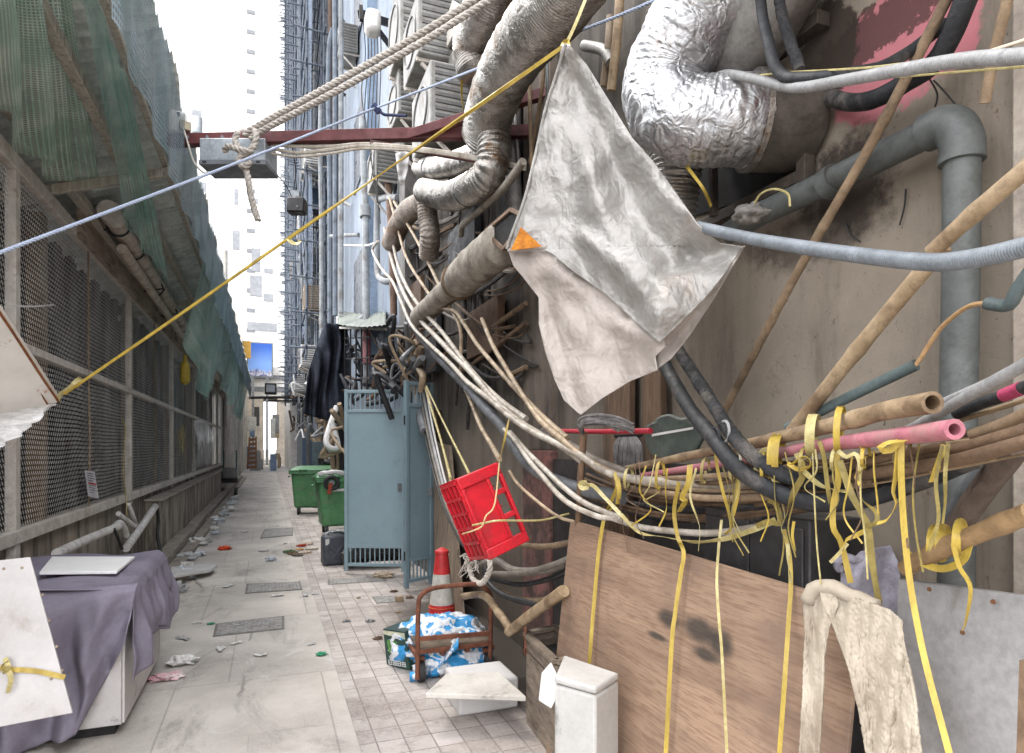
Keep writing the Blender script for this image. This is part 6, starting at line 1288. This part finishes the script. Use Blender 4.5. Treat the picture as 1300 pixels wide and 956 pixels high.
MB().box(ctr + UP * -.1, (.51, .27, .035), R_).build('lower_flange', mk('grey_flange', c(120, 124, 130), None, 4, .5), t, bevel=.003)
for s_ in (-.21, .2): MB().box(ctr + R_ @ Vector((s_, -.137, -.1)), (.03, .004, .014), R_).build('slot', M['black'], t)
t = empty('wifi_box', D(228, 158, 5.0), 'small white equipment box on the tip of the red beam', 'box')
MB().box(D(224, 158, 5.0), (.13, .14, .17), Matrix.Rotation(.3, 3, 'Z')).build('body', M['white'], t, bevel=.02)
MB().box(D(234, 162, 4.98), (.08, .1, .07), Matrix.Rotation(.3, 3, 'Z')).build('module', mk('tan_module', c(170, 160, 136), None, 4), t, bevel=.006)
MB().tube([D(227, 147, 4.92), D(226, 143, 4.9)], .012, 8).build('lens', M['black'], t)
cab_w = mk('white_wire', c(196, 190, 180), None, 6)
tag(MB().tube([D(231, 158, 4.93), D(238, 180, 4.92), D(246, 205, 4.93), D(258, 219, 4.95), D(266, 218, 4.97)], .007, 6).build('wire', cab_w), 'thin white wire looping from the equipment box to the steel box', 'wire')
tag(MB().tube([D(250, 150, 5.6), D(250, 170, 5.6)], .045, 14, smooth=False).build('small_canister', gv), 'small grey canister standing behind the left end of the red beam', 'canister')
for k, (dy, dyy) in enumerate(((0, 0), (5, 3), (11, 2))):
    cab_ = [D(345, 184 + dy, 5.0), D(380, 186 + dy + dyy, 4.98), D(420, 186 + dy * .8, 4.95), D(470, 183 + dy * .5, 4.9), D(560, 192 + dy * .3, 4.85), D(668, 212 + dy * .3, 4.75)]
    tag(MB().tube(cab_, .014 if k < 2 else .01, 8).build('cable', WC), ['white cable, top one, running from the steel box along the red beam', 'white cable, middle one, running from the steel box under the red beam', 'white cable, lowest one, sagging from the steel box'][k], 'cable')
# thick rope tied to the beam
RP = mk('hemp_rope', c(186, 180, 172), c(146, 138, 130), 26, .9, bump=.5, bscale=120, spec=.1)
t = empty('thick_rope', D(312, 188, 4.85), 'thick twisted rope tied round the red beam, running up to the top', 'rope')
MB().rope([D(310, 172, 4.85), D(330, 158, 4.82), D(420, 108, 4.7), D(530, 45, 4.5), D(640, -24, 4.4)], .024, lay=.115).build('upper_strand', RP, t)
MB().rope([D(318, 176, 4.83), D(340, 162, 4.8), D(430, 114, 4.66), D(535, 54, 4.48), D(650, -18, 4.36)], .024, lay=.115).build('lower_strand', RP, t)
MB().rope([D(302, 168, 4.8), D(299, 180, 4.78), D(310, 195, 4.76), D(322, 186, 4.78), D(325, 168, 4.8), D(315, 166, 4.95), D(304, 170, 5.1), D(302, 190, 5.1), D(312, 198, 4.82)], .024, lay=.115).build('knot_loop', RP, t)
MB().rope([D(285, 192, 4.8), D(290, 186, 4.77), D(304, 190, 4.75), D(316, 192, 4.75), D(322, 186, 4.77)], .024, lay=.115).build('knot_turn', RP, t)
MB().rope([D(312, 192, 4.76), D(303, 203, 4.76), D(310, 212, 4.75), D(318, 205, 4.75)], .024, lay=.115).build('knot_turn', RP, t)
MB().rope([D(308, 206, 4.77), D(314, 222, 4.77), D(318, 245, 4.77), D(322, 262, 4.77), D(328, 280, 4.77)], .024, lay=.115).build('hanging_tail', RP, t)
# hanging black lamp with wires
t = empty('hanging_lamp', D(377, 262, 6.4), 'black boxy lamp hanging on wires over the alley', 'lamp')
MB().box(D(377, 262, 6.4), (.17, .13, .15), Matrix.Rotation(-YAW, 3, 'Z')).build('housing', mk('lamp_black', c(40, 38, 40), None, 4, .4), t, bevel=.015)
p = D(377, 262, 6.33); MB().lathe([(.012, 0), (.012, .006)], p, 10, (EYEP - p).normalized().to_track_quat('Z', 'Y').to_matrix()).build('indicator', M['metal_grey'], t)
MB().tube([D(377, 253, 6.4), D(373, 240, 6.4), D(375, 215, 6.0), D(367, 165, 5.2)], .006, 6).build('wire', M['black'], t)
MB().tube([D(372, 253, 6.4), D(362, 234, 6.2), D(347, 217, 5.2)], .005, 6).build('wire', M['black'], t)
MB().box(D(375, 247, 6.42), (.09, .06, .06), Matrix.Rotation(-YAW, 3, 'Z')).build('bracket', M['metal_grey'], t)

# thin loose strings through the bundle and down the plywood
rs2 = random.Random(77)
for k in range(28):
    px = rs2.uniform(770, 1200); base = 600 - (px - 790) * .09; L_ = rs2.uniform(30, 120) if px < 960 else rs2.uniform(40, 170); xx = 1.5 - (px - 790) * .0004
    pts = [(px + rs2.uniform(-8, 8), base + rs2.uniform(-22, 6), xx), (px + rs2.uniform(-5, 5), base + L_ * .35, xx - .03), (px + rs2.uniform(-12, 12), base + L_ * .7, xx - .02), (px + rs2.uniform(-16, 16), base + L_, xx - .03)]
    m = (Ym, Yp, Yo, STK, Yo)[k % 5]; cn = ('yellow', 'pale', 'olive', 'brown', 'olive')[k % 5]; q = pp(pts)
    if k % 3 == 0: o = MB().tube(q, .0022, 5).build('string', m)
    else: o = MB().ribbon(q, rs2.uniform(.004, .008), (-.8, -.6, .1), rs2.uniform(-4, 4), waves=.3, step=.01).build('string', m)
    tag(o, 'thin loose ' + cn + ' string dangling from the cable and bamboo bundle', 'string', cn + ' strings dangling from the bundle')
for k in range(9):
    x0 = 800 + k * 44 + rs2.uniform(-10, 10); y0_ = 600 - (x0 - 790) * .09
    wrap_tie(x0, y0_ + 8, 1.53 - (x0 - 790) * .0004, rs2.uniform(12, 22), ('pale', 'yellow', 'olive')[k % 3] + ' narrow binding tied round the cable bundle', (Yp, Ym, Yo)[k % 3], n=1, ww=4, grp=('pale', 'yellow', 'olive')[k % 3] + ' bindings round the cable bundle')

# many thinner canes and sticks packed into the bundle
for k in range(26):
    o_ = rs2.uniform(-12, 26); x0 = rs2.uniform(800, 1080); x1 = min(1320, x0 + rs2.uniform(180, 420)); base = lambda x: 606 - (x - 800) * .03 - max(0, x - 1050) * .16 + o_
    xp = lambda x: 1.62 - (x - 800) * .00045 + rs2.uniform(-.01, .03)
    m = (STK, BAMd, STK, BKr, BAM)[k % 5]; kn = ('brown', 'weathered', 'brown', 'blackened', 'pale')[k % 5]
    pole([(x0 + (x1 - x0) * u, base(x0 + (x1 - x0) * u) + rs2.uniform(-3, 3), xp(x0 + (x1 - x0) * u)) for u in (0, .35, .7, 1)], rs2.uniform(3, 8), m, kn + ' thin cane packed into the bundle under the thick bamboo', kn + ' canes packed into the bundle', name='cane', cat='cane', n=7, jit=.12)
# ================================================================== wall-mounted things further along the right side
ACW = mk('ac_white', c(150, 149, 145), c(124, 122, 117), 3, .5, bump=.05, dirt=.5, dcol=c(104, 96, 88))
def ac_unit(ctr, size, label, mat=None, grille='x'):
    t = empty('air_conditioner', ctr - UP * size[2] / 2, label, 'air conditioner', 'air conditioners on the right-hand buildings')
    m_ = mat or ACW
    MB().box(ctr, size).build('casing', m_, t, bevel=.015)
    n_ = 9
    for k in range(n_):
        z = ctr.z - size[2] / 2 + size[2] * (k + .7) / (n_ + .4)
        MB().box((ctr.x, ctr.y - size[1] / 2 - .006, z), (size[0] * .82, .01, size[2] / n_ * .45)).build('louvre', mk('louvre_grey', c(104, 103, 101), None, 5, .5), t)
    yy = np.linspace(-.36, .36, 8)
    MB().tube([(ctr.x - size[0] / 2 - .004, ctr.y + .0 + .36 * size[1] * math.cos(a), ctr.z + .36 * min(size[1], size[2]) * math.sin(a)) for a in np.linspace(0, 2 * PI, 25)], .012, 6).build('fan_ring', mk('louvre_grey', c(128, 126, 124)), t)
    for s_ in (-.38, .38):
        MB().bar((ctr.x - size[0] / 2, ctr.y + s_ * size[1], ctr.z - size[2] / 2 - .02), (1.9, ctr.y + s_ * size[1], ctr.z - size[2] / 2 - .02), .03, .035).build('bracket', M['steel_taupe'], t)
        MB().bar((ctr.x - size[0] / 2 + .05, ctr.y + s_ * size[1], ctr.z - size[2] / 2 - .05), (1.89, ctr.y + s_ * size[1], ctr.z - size[2] / 2 - .42), .025, .03).build('bracket_strut', M['steel_taupe'], t)
    return t
for px, py, xx, sz, lab in ((522, 45, 1.62, (.42, .8, .75), 'grey-white air conditioner at the top beside the blue building'), (516, 136, 1.66, (.36, .8, .55), 'white air conditioner above the red beam, next to the silver ducts'),
                            (548, 60, 1.6, (.45, .75, .62), 'air conditioner high up, just left of the top ducts'), (566, 150, 1.62, (.5, .8, .6), 'dusty air conditioner tucked behind the silver ducts'),
                            (390, 396, 1.35, (.5, .9, .8), 'far white air conditioner above the tangled pipes'), (415, 394, 1.62, (.45, .8, .62), 'white air conditioner beside the far one, above the black sheet'),
                            (486, 215, 1.66, (.36, .8, .55), 'shaded air conditioner just under the red beam'), (404, 330, 1.6, (.45, .8, .6), 'small far air conditioner under the dark hood'), (440, 60, 1.64, (.4, .8, .6), 'air conditioner high on the pale blue wall')):
    ac_unit(X(px, py, xx), sz, lab)
# dark hood with truss bracket
p = X(403, 256, 1.4)
t = empty('window_hood', p, 'dark blue glazed hood on a black bracket, far up on the right', 'hood')
hb = mk('dark_blue_glass', c(42, 62, 84), c(30, 44, 62), 3, .25)
MB().box(p, (.65, .6, .62)).build('glass_box', hb, t, bevel=.02)
MB().box(p + Vector((0, -.31, 0)), (.7, .03, .7)).build('frame', M['metal_grey'], t); MB().box(p + Vector((0, -.33, .02)), (.58, .02, .5)).build('pane', hb, t)
for z_ in (-.42, -.85): MB().bar(p + Vector((-.3, -.2, z_)), (1.9, p.y - .2, p.z + z_), .05).build('bracket_bar', M['dark'], t)
for k in range(3): MB().bar(p + Vector((-.3 + k * .25, -.2, -.42 if k % 2 else -.85)), p + Vector((-.05 + k * .25, -.2, -.85 if k % 2 else -.42)), .04).build('bracket_brace', M['dark'], t)
# bracket arm with hanging wires high up
p = X(480, 30, 1.4)
t = empty('iron_bracket', p, 'dark iron bracket with dangling wires high on the pale blue wall', 'bracket')
MB().bar(X(458, 18, 1.2), X(496, 30, 1.85), .08, .1).build('arm', M['dark'], t); MB().bar(X(470, 25, 1.35), X(498, 62, 1.88), .06).build('strut', M['dark'], t)
MB().bar(X(458, 8, 1.2), X(459, 26, 1.2), .05).build('stub', M['dark'], t)
for k in range(6): 
    q = X(461 + k * 4, 24 + k, 1.25 + k * .05); MB().tube([q, q + Vector((.03, 0, -.5)), q + Vector((-.02, .02, -1.0 - .25 * k)), q + Vector((.02, 0, -1.4 - .3 * k))], .008, 5).build('wire', M['black'], t)
MB().box(X(473, 30, 1.3), (.2, .25, .3)).build('white_wrap', M['white'], t, bevel=.06)
# pipes standing in front of the blue wall
PG = mk('weathered_grey_pipe', c(150, 154, 156), c(116, 118, 120), 4, .5, dirt=.4, dcol=c(92, 78, 68))
q = pp([(460, 150, 1.62), (464, 270, 1.62), (466, 520, 1.62)])
t = tag(MB().tube(q, .062, 14, smooth=False).build('soil_pipe', PG), 'upright grey soil pipe with a fat collar beside the blue wall', 'pipe')
MB().tube([X(463.7, 262, 1.62), X(464, 276, 1.62)], .1, 14, smooth=False).build('collar', PG, t)
MB().tube([X(465.5, 418, 1.62), X(466, 462, 1.62)], .072, 14, smooth=False).build('red_length', mk('faded_pink_pipe', c(176, 104, 112), c(140, 100, 100), 5, .6, dirt=.3), t)
tubex('waste_pipe', [(505, 251, 1.75), (485, 252, 1.66), (479, 262, 1.64), (479, 340, 1.64), (486, 356, 1.66), (500, 357, 1.8)], 8, PG, 'grey waste pipe bent twice beside the soil pipe', 'pipe', n=12)
tubex('waste_pipe', [(433, 335, 1.7), (434, 480, 1.7)], 4, M['white'], 'thin white pipe down the pale blue wall', 'pipe', n=10)
tubex('waste_pipe', [(420, 300, 1.4), (455, 298, 1.85)], 5, PG, 'short level pipe on the pale blue wall', 'pipe', n=10)
tubex('waste_pipe', [(430, 311, 1.5), (462, 312, 1.6), (478, 308, 1.65)], 3, M['white'], 'thin white pipe crossing to the soil pipe', 'pipe', n=8)
tubex('waste_pipe', [(490, 195, 1.7), (497, 300, 1.72), (500, 400, 1.75)], 9, mk('rusty_pipe', c(122, 96, 80), c(92, 72, 60), 6, .7), 'rusty brown pipe behind the silver ducts', 'pipe', n=12)
tubex('waste_pipe', [(652, 60, 1.78), (650, 200, 1.78), (655, 280, 1.8)], 22, DULL, 'dull upright pipe behind the tarp edge', 'pipe', n=16)
tubex('waste_pipe', [(775, 20, 1.8), (772, 60, 1.8), (766, 110, 1.8)], 10, mk('tan_pipe', c(150, 132, 112), None, 5, .6, dirt=.4), 'tan pipe right of the tarp top', 'pipe', n=12)
tubex('waste_pipe', [(788, -20, 1.78), (783, 50, 1.78), (776, 115, 1.78)], 12, BAM, 'yellowish pipe between the tarp top and the foil elbow', 'pipe', n=12)
tubex('waste_pipe', [(742, 58, 1.8), (766, 64, 1.8), (776, 80, 1.8)], 14, DULL, 'pale elbow pipe right of the tarp top', 'pipe', n=12)
tubex('waste_pipe', [(585, 298, 1.66), (588, 285, 1.62), (610, 266, 1.6), (640, 238, 1.6), (664, 205, 1.62)], 9, LAG, 'narrow lagged pipe slanting to the tarp edge', 'pipe', n=14)
tubex('waste_pipe', [(430, 430, 1.7), (450, 410, 1.66), (462, 402, 1.66)], 5, PG, 'bent grey pipe under the small green awning', 'pipe', n=10)
for k, (a_, b2) in enumerate((((618, 420), (668, 385)), ((590, 470), (668, 410)), ((640, 480), (668, 466)), ((546, 470), (575, 440)))):
    tubex('timber_batten', [(a_[0], a_[1], 1.82), (b2[0], b2[1], 1.8)], 7, STK if k % 2 else BAMd, ['grey batten slanting to the pilaster, upper', 'brown batten slanting to the pilaster, lower', 'short brown batten at the pilaster by the flex conduit', 'short grey batten under the lagged pipe'][k], 'batten', 'battens fixed across the dark wall', n=6, smooth=False)
tubex('timber_batten', [(548, 640, 1.8), (552, 520, 1.82)], 16, mk('brown_board', c(116, 92, 72)), 'upright brown board between the gate and the crate', 'batten', n=6, smooth=False)
# small green awning, rag and conduit bits
t = empty('metal_awning', X(455, 400, 1.6), 'small green corrugated awning by the foot of the soil pipe', 'awning')
ga = mk('faded_green_sheet', c(124, 130, 122), c(100, 106, 99), 4, .6, dirt=.4)
MB().grid(24, 8, lambda u, v: X(430 + 60 * u, 412 - 18 * v + 3 * math.sin(u * 3), 1.3 + .6 * v) + UP * (.012 * math.sin(u * 60))).build('sheet', ga, t, ang=180, solid=.006)
MB().bar(X(432, 416, 1.35), X(490, 418, 1.7), .04).build('edge_bar', M['steel_taupe'], t)
for k in range(5): tubex('railing_bar', [(438 + k * 7, 418, 1.5), (438 + k * 7, 500, 1.5)], 2, M['dark'], None, parent=t, n=6, smooth=False)
for k in range(3): tubex('railing_rail', [(436, 430 + k * 26, 1.5), (470, 428 + k * 26, 1.5)], 2, M['dark'], None, parent=t, n=6, smooth=False)
p = X(543, 198, 1.6); tag(MB().box(p, (.2, .25, .12)).build('teal_carton', mk('teal_box', c(70, 140, 160), None, 4, .6), bevel=.01), 'small teal box wedged above the short silver duct', 'box')
t = tag(MB().ribbon([X(545, 180, 1.5), X(570, 178, 1.5), X(600, 174, 1.55)], .05, (0, -1, .2)).build('orange_strap', mk('orange_band', c(206, 110, 56), None, 6, .6)), 'orange strap under the red beam', 'strap')
tag(cgrid([(502, 195), (504, 215), (508, 235)], [(520, 190), (518, 215), (512, 236)], 10, 16, 0, lambda px, py: 8.2 + .1 * mnoise.noise(Vector((px * .1, py * .1, 1)))).build('rag', M['white'], ang=180, solid=.004), 'torn white rag hanging below the red beam', 'rag')
for pts, w_, l_ in (([(588, 60), (590, 75), (586, 110), (588, 140)], 5, 'yellow strap hanging behind the ducts at the top'), ([(531, 195), (533, 225), (531, 245)], 4, 'yellow strap hanging by the end of the short silver duct')):
    tag(MB().ribbon([X(a, b2, 1.48) for a, b2 in pts], .03, (0, -1, .1), 1).build('packing_strap', M['yellow']), l_, 'strap', 'yellow packing straps')
# cut panels and boards high up behind the ducts
for k, (q4, l_, m_) in enumerate(([[(546, 92), (562, 72), (590, 10), (574, 0)], 'pale slanted metal flap high behind the ducts', M['steel_taupe']], [[(536, 128), (552, 136), (606, 40), (598, 26)], 'long grey metal channel slanting behind the ducts', DULL], [[(498, 190), (520, 100), (528, 100), (506, 196)], 'narrow slanted panel beside the white air conditioner', DULL], [[(540, 8), (566, 0), (562, 70), (544, 80)], 'white sheet panel hanging left of the top ducts', M['white']])):
    xs_ = 1.66 + .03 * k; tag(MB().prism([X(a, b2, xs_) for a, b2 in q4], (1, .2, 0), .03).build('sheet_panel', m_, bevel=.004), l_, 'panel')
# black sheet and heap of dark clutter past the gate
bks = mk('black_sheet', c(60, 64, 74), c(40, 43, 50), 5, .85, bump=.4, bscale=8, bdist=.02, spec=.1)
tag(cgrid([(412, 410), (402, 440), (392, 470), (388, 500), (384, 525)], [(440, 412), (444, 440), (444, 480), (440, 510), (436, 540)], 40, 50, 0, lambda px, py: 13.5 + .16 * math.sin(px * .42 + 3 * mnoise.noise(Vector((px * .03, py * .02, 9)))) + .5 * mnoise.noise(Vector((px * .06, py * .02, 3)))).build('black_sheet', bks, ang=180, solid=.01), 'black plastic sheet hanging in folds over the far clutter', 'sheet')
rc = random.Random(31)
tones = [mk('clutter_grey', c(126, 128, 130), None, 6, .5, dirt=.3), mk('clutter_dark', c(52, 52, 56), None, 6, .6), mk('clutter_brown', c(104, 82, 66), None, 6, .8), M['white'], mk('clutter_tan', c(160, 140, 116), None, 6, .8)]
nm_ = ['grey', 'dark', 'brown', 'white', 'tan']
for k in range(34):
    px, py = rc.uniform(366, 436), rc.uniform(488, 556); xx = rc.uniform(1.05, 1.7); m = k % 5
    p = X(px, py, xx); 
    pts = [p, p + Vector((rc.uniform(-.3, .3), rc.uniform(-.4, .4), rc.uniform(-.5, .2))), p + Vector((rc.uniform(-.4, .4), rc.uniform(-.6, .6), rc.uniform(-.8, .3))), p + Vector((rc.uniform(-.4, .4), rc.uniform(-.6, .6), rc.uniform(-1.0, .4)))]
    tag(MB().tube(pts, rc.uniform(.02, .06), 8).build('bent_pipe', tones[m]), nm_[m] + ' bent pipe in the far tangle above the green bins', 'pipe', nm_[m] + ' pipes in the far tangle')
for k in range(30):
    px = rc.uniform(404, 440); p = X(px, rc.uniform(490, 520), rc.uniform(1.3, 1.8)); m = (1, 2, 1, 4, 1)[k % 5]
    tag(MB().tube([p, p + Vector((rc.uniform(-.1, .1), rc.uniform(-.1, .1), -.6)), Vector((p.x + rc.uniform(-.15, .15), p.y + rc.uniform(-.2, .2), .0))], rc.uniform(.02, .06), 7).build('scrap_stick', tones[m]), nm_[m] + ' upright scrap stick stacked behind the wide gate', 'stick', nm_[m] + ' sticks behind the gate')
for k in range(46):
    px, py = rc.uniform(436, 528), rc.uniform(432, 494); p = X(px, py, rc.uniform(1.45, 1.8)); m = (1, 2, 1, 0, 4, 1)[k % 6]
    pts = [p] + [p + Vector((rc.uniform(-.25, .25), rc.uniform(-.5, .5), rc.uniform(-.35, .3))) for _ in range(3)]
    tag(MB().tube(pts, rc.uniform(.012, .04), 7).build('scrap_cable', tones[m]), nm_[m] + ' scrap cable in the tangle on top of the gate cupboard', 'cable', nm_[m] + ' scrap cables above the gates')
tag(blobm(X(425, 590, 1.6), (.4, .4, .32), 10, 40, 24, .4, 2.6).build('rubbish_bag', bagm, ang=180), 'black rubbish bag on the ground between gate and nearer bin', 'bag')
# crowded pipes and wires up the blue buildings
tb = [PG, mk('blue_pipe', c(116, 124, 134), c(92, 100, 110), 5, .6, dirt=.3), M['dark'], mk('clutter_brown', c(104, 82, 66)), M['white']]
tn = ['grey', 'blue-grey', 'dark', 'brown', 'white']
for k in range(26):
    yy = rc.uniform(10, 34); m = (0, 1, 2, 1, 0, 3, 4)[k % 7]; z0 = rc.uniform(2.4, 4.5); z1 = z0 + rc.uniform(3, 12); xx = rc.uniform(1.2, 1.7)
    tag(MB().tube([(1.85, yy, z1 + .1), (xx, yy, z1), (xx, yy + .02, (z0 + z1) / 2), (xx, yy, z0)], rc.uniform(.02, .07), 8, step=.25).build('facade_pipe', tb[m]), tn[m] + ' pipe running up the crowded blue-grey facade', 'pipe', tn[m] + ' pipes up the blue-grey facade')
for k in range(12):
    yy = rc.uniform(19, 32); ac_unit(Vector((1.2, yy, rc.uniform(3.4, 11))), (.5, .85, .65), 'small far air conditioner among the pipes of the scaffolded facade', tones[(0, 3, 4)[k % 3]])
for k in range(22):
    px = rc.uniform(500, 700); tubex('thin_cable', [(px, -20, 1.8), (px + rc.uniform(-6, 6), 90, 1.74), (px + rc.uniform(-16, 16), rc.uniform(180, 300), 1.8)], rc.uniform(2, 6), (DULL, M['black'], BAMd, GP)[k % 4], ['dull', 'black', 'tan', 'slate'][k % 4] + ' thin pipe or cable hanging behind the silver ducts', 'cable', ['dull', 'black', 'tan', 'slate'][k % 4] + ' thin pipes behind the ducts', n=7)
p = G(395, 625); p = X(380, 570, 1.1)
for k, (x0, x1, y_, z1, l_, cc_) in enumerate(((1.02, 1.5, 21.5, 1.9, 'dark blue door panel standing at the far right', c(72, 90, 112)), (1.1, 1.7, 17.8, 1.75, 'grey-green door panel nearer than the dark blue one', c(98, 112, 116)))):
    t = empty('door_panel', ((x0 + x1) / 2, y_, 0), l_, 'door'); MB().bb(x0, x1, y_, y_ + .04, 0, z1).build('panel', mk('door_paint_%s' % ('blue', 'grey')[k], cc_, None, 3, .5, dirt=.35), t, bevel=.005)
    MB().bb(x0 + .06, x1 - .06, y_ - .012, y_ - .001, .15, z1 * .45).bb(x0 + .06, x1 - .06, y_ - .012, y_ - .001, z1 * .55, z1 - .12).build('raised_panel', mk('door_paint_%s' % ('blue', 'grey')[k], cc_), t, bevel=.004)
    MB().tube([(x1 - .06, y_ - .03, z1 * .5), (x1 - .06, y_ - .03, z1 * .5 + .12)], .012, 8).build('handle', M['metal_grey'], t)
# loose dark cables on the wall behind the white swag
DCAB = mk('dark_old_cable', c(60, 56, 54), c(40, 38, 37), 10, .7, dirt=.4, dcol=c(104, 92, 80))
for k in range(30):
    px, py = rc.uniform(486, 640), rc.uniform(250, 470); L_ = rc.uniform(30, 110); sl_ = rc.choice((-1, 1, .3)) ; m = rc.choice((DCAB, DCAB, STK, HOSE))
    pts = [(px, py, 1.84), (px + L_ * .3, py + 12 + sl_ * L_ * .1, 1.8), (px + L_ * .6, py + 14 + sl_ * L_ * .25, 1.8), (min(668, px + L_), py + sl_ * L_ * .4, 1.84)]
    cab(pts, rc.uniform(2, 6), m, {id(DCAB): 'old black cable slung on the dark wall behind the white cables', id(STK): 'thin brown stick caught among the cables on the dark wall', id(HOSE): 'old grey hose slung on the dark wall behind the white cables'}[id(m)], {id(DCAB): 'cable', id(STK): 'stick', id(HOSE): 'hose'}[id(m)], {id(DCAB): 'old black cables on the dark wall', id(STK): 'thin sticks on the dark wall', id(HOSE): 'old grey hoses on the dark wall'}[id(m)], n=6)
for k in range(14):
    px = rc.uniform(500, 640); cab([(px, rc.uniform(280, 330), 1.86), (px + rc.uniform(-4, 4), 400, 1.85), (px + rc.uniform(-10, 10), rc.uniform(440, 560), 1.86)], rc.uniform(2, 7), DCAB, 'dark cable hanging straight down the sooty wall', 'cable', 'dark cables hanging down the sooty wall', n=6)
for k, (x0, x1, y0_, y1_, m) in enumerate(((512, 540, 380, 480, tones[2]), (545, 560, 400, 470, tones[1]), (575, 610, 300, 350, tones[1]), (640, 662, 120, 260, tones[1]), (600, 640, 400, 440, tones[2]))):
    a_, b2 = X(x0, y0_, 1.86), X(x1, y1_, 1.86); tag(MB().bb(1.8, 1.87, a_.y, b2.y, b2.z, a_.z).build('sheet_panel', m, bevel=.006), ['brown board fixed to the dark wall beside the white cables', 'narrow black board behind the white cables', 'black board above the lagged pipe', 'tall dark board behind the upright duct', 'brown board below the lagged pipe'][k], 'board')

# ================================================================== litter
rl = random.Random(41)
paper = [mk('litter_white', c(222, 220, 216), c(196, 194, 190), 9, .7), mk('litter_grey', c(190, 190, 190), None, 9, .6), mk('litter_clear', c(208, 214, 220), None, 9, .3)]
def crumple(p, s_, mat, name, label, cat, grp=None, flat=.5, seed=0):
    f = blobm(p + UP * s_ * flat * .75, (s_, s_ * rl.uniform(.6, 1), s_ * flat), seed, 22, 14, .7, 2.4, .006)
    return tag(f.build(name, mat, ang=25), label, cat, grp)
for k in range(22):
    v_ = k / 21; y_ = 7.2 + v_ * 15 + rl.uniform(-.3, .3)
    crumple(Vector((-1.0 + rl.uniform(-.12, .1), y_, 0)), rl.uniform(.07, .16), paper[k % 3], 'litter_bag', 'crumpled white plastic bag lying along the left gutter', 'litter', 'white litter along the left gutter', .5, k)
for k, (px, py) in enumerate(((330, 833), (240, 840), (300, 818), (395, 819), (352, 757), (388, 757), (345, 708), (300, 795), (250, 792), (233, 812), (280, 826), (335, 700), (375, 700), (310, 676), (362, 690), (420, 700), (350, 668), (385, 664), (340, 660), (228, 740), (290, 745), (400, 755))):
    p = G(px, py); s_ = rl.uniform(.03, .07); a = rl.uniform(0, PI)
    u_, w__ = Vector((math.cos(a), math.sin(a), 0)), Vector((-math.sin(a), math.cos(a), 0))
    def sf(u, v): return p + u_ * s_ * (u - .5) * 2.4 + w__ * s_ * (v - .5) * (1 + .4 * math.sin(u * 5 + k)) + UP * (.012 + .012 * mnoise.noise(Vector((u * 3 + k, v * 3, 0))) + .01 * abs(u - .5))
    tag(MB().grid(7, 6, sf).build('paper_scrap', paper[k % 2], ang=180, solid=.001), 'small white scrap of paper lying on the alley floor', 'litter', 'paper scraps on the alley floor')
crumple(G(285, 698), .085, mk('orange_plastic', c(226, 84, 40), c(206, 70, 30), 8, .4), 'plastic_bag', 'bright orange plastic bag dropped in the middle of the lane', 'litter', None, .4, 91)
crumple(G(344, 712), .07, paper[2], 'plastic_bag', 'pale blue-white bag on the lane near the jerrycan', 'litter', None, .5, 92)
crumple(G(487, 733), .11, mk('litter_cream', c(206, 184, 160), None, 8, .7), 'food_scrap', 'cream food scrap in front of the wide gate', 'litter', None, .3, 93)
crumple(G(268, 793), .03, mk('green_bit', c(40, 140, 100), None, 8, .5), 'plastic_bit', 'green plastic bit beside the nearest manhole cover', 'litter', None, .3, 94)
crumple(G(408, 832), .035, mk('green_bit', c(40, 140, 100)), 'plastic_bit', 'green and white plastic bit where concrete meets tiles', 'litter', None, .4, 95)
crumple(G(232, 843), .09, paper[0], 'tissue', 'crumpled white tissue right of the purple cloth', 'litter', None, .4, 96)
crumple(G(208, 775), .09, paper[1], 'litter_bag', 'grey-white bag in the gutter beside the white cabinet', 'litter', None, .4, 97)
crumple(G(226, 750), .07, mk('litter_tan', c(188, 160, 120), None, 8), 'paper_cup', 'tan crushed cup in the gutter past the foam plank', 'litter', None, .5, 98)
crumple(G(210, 862), .1, mk('pink_print', c(214, 150, 160), c(226, 214, 212), 14, .5), 'wrapper', 'pink and white wrapper at the foot of the white cabinet', 'litter', None, .2, 99)
for k, (px, py, cc_) in enumerate(((372, 704, c(110, 84, 60)), (380, 699, c(196, 150, 80)), (389, 703, c(206, 184, 160)), (383, 694, c(170, 70, 50)), (367, 702, c(84, 104, 70)), (396, 698, c(210, 200, 186)), (378, 706, c(120, 110, 96)), (390, 692, c(214, 190, 170)))):
    crumple(G(px, py), rl.uniform(.05, .09), mk('scrap_%s' % 'abcdefgh'[k], cc_, None, 9, .8), 'food_scrap', ['brown', 'yellowish', 'cream', 'reddish', 'dull green', 'pale', 'grey', 'pinkish'][k] + ' food scrap spilled by the jerrycan and bins', 'litter', 'food scraps by the bins', .3, 60 + k)
for k, (px, py) in enumerate(((480, 812), (506, 778), (470, 790), (520, 760), (455, 760), (440, 790), (500, 752))):
    crumple(G(px, py), rl.uniform(.02, .04), tones[(2, 4, 0)[k % 3]], 'debris_bit', 'small dark bit of debris on the pink tiles', 'litter', 'debris bits on the tiles', .4, 70 + k)
t = tag(MB().bar(G(502, 761, .03), G(512, 760, .03), .05, .06).build('wood_block', tones[4], bevel=.004), 'small tan wood block on the tiles in front of the cone', 'block')
for o in bpy.data.objects:
    if '_o' in o: del o['_o']
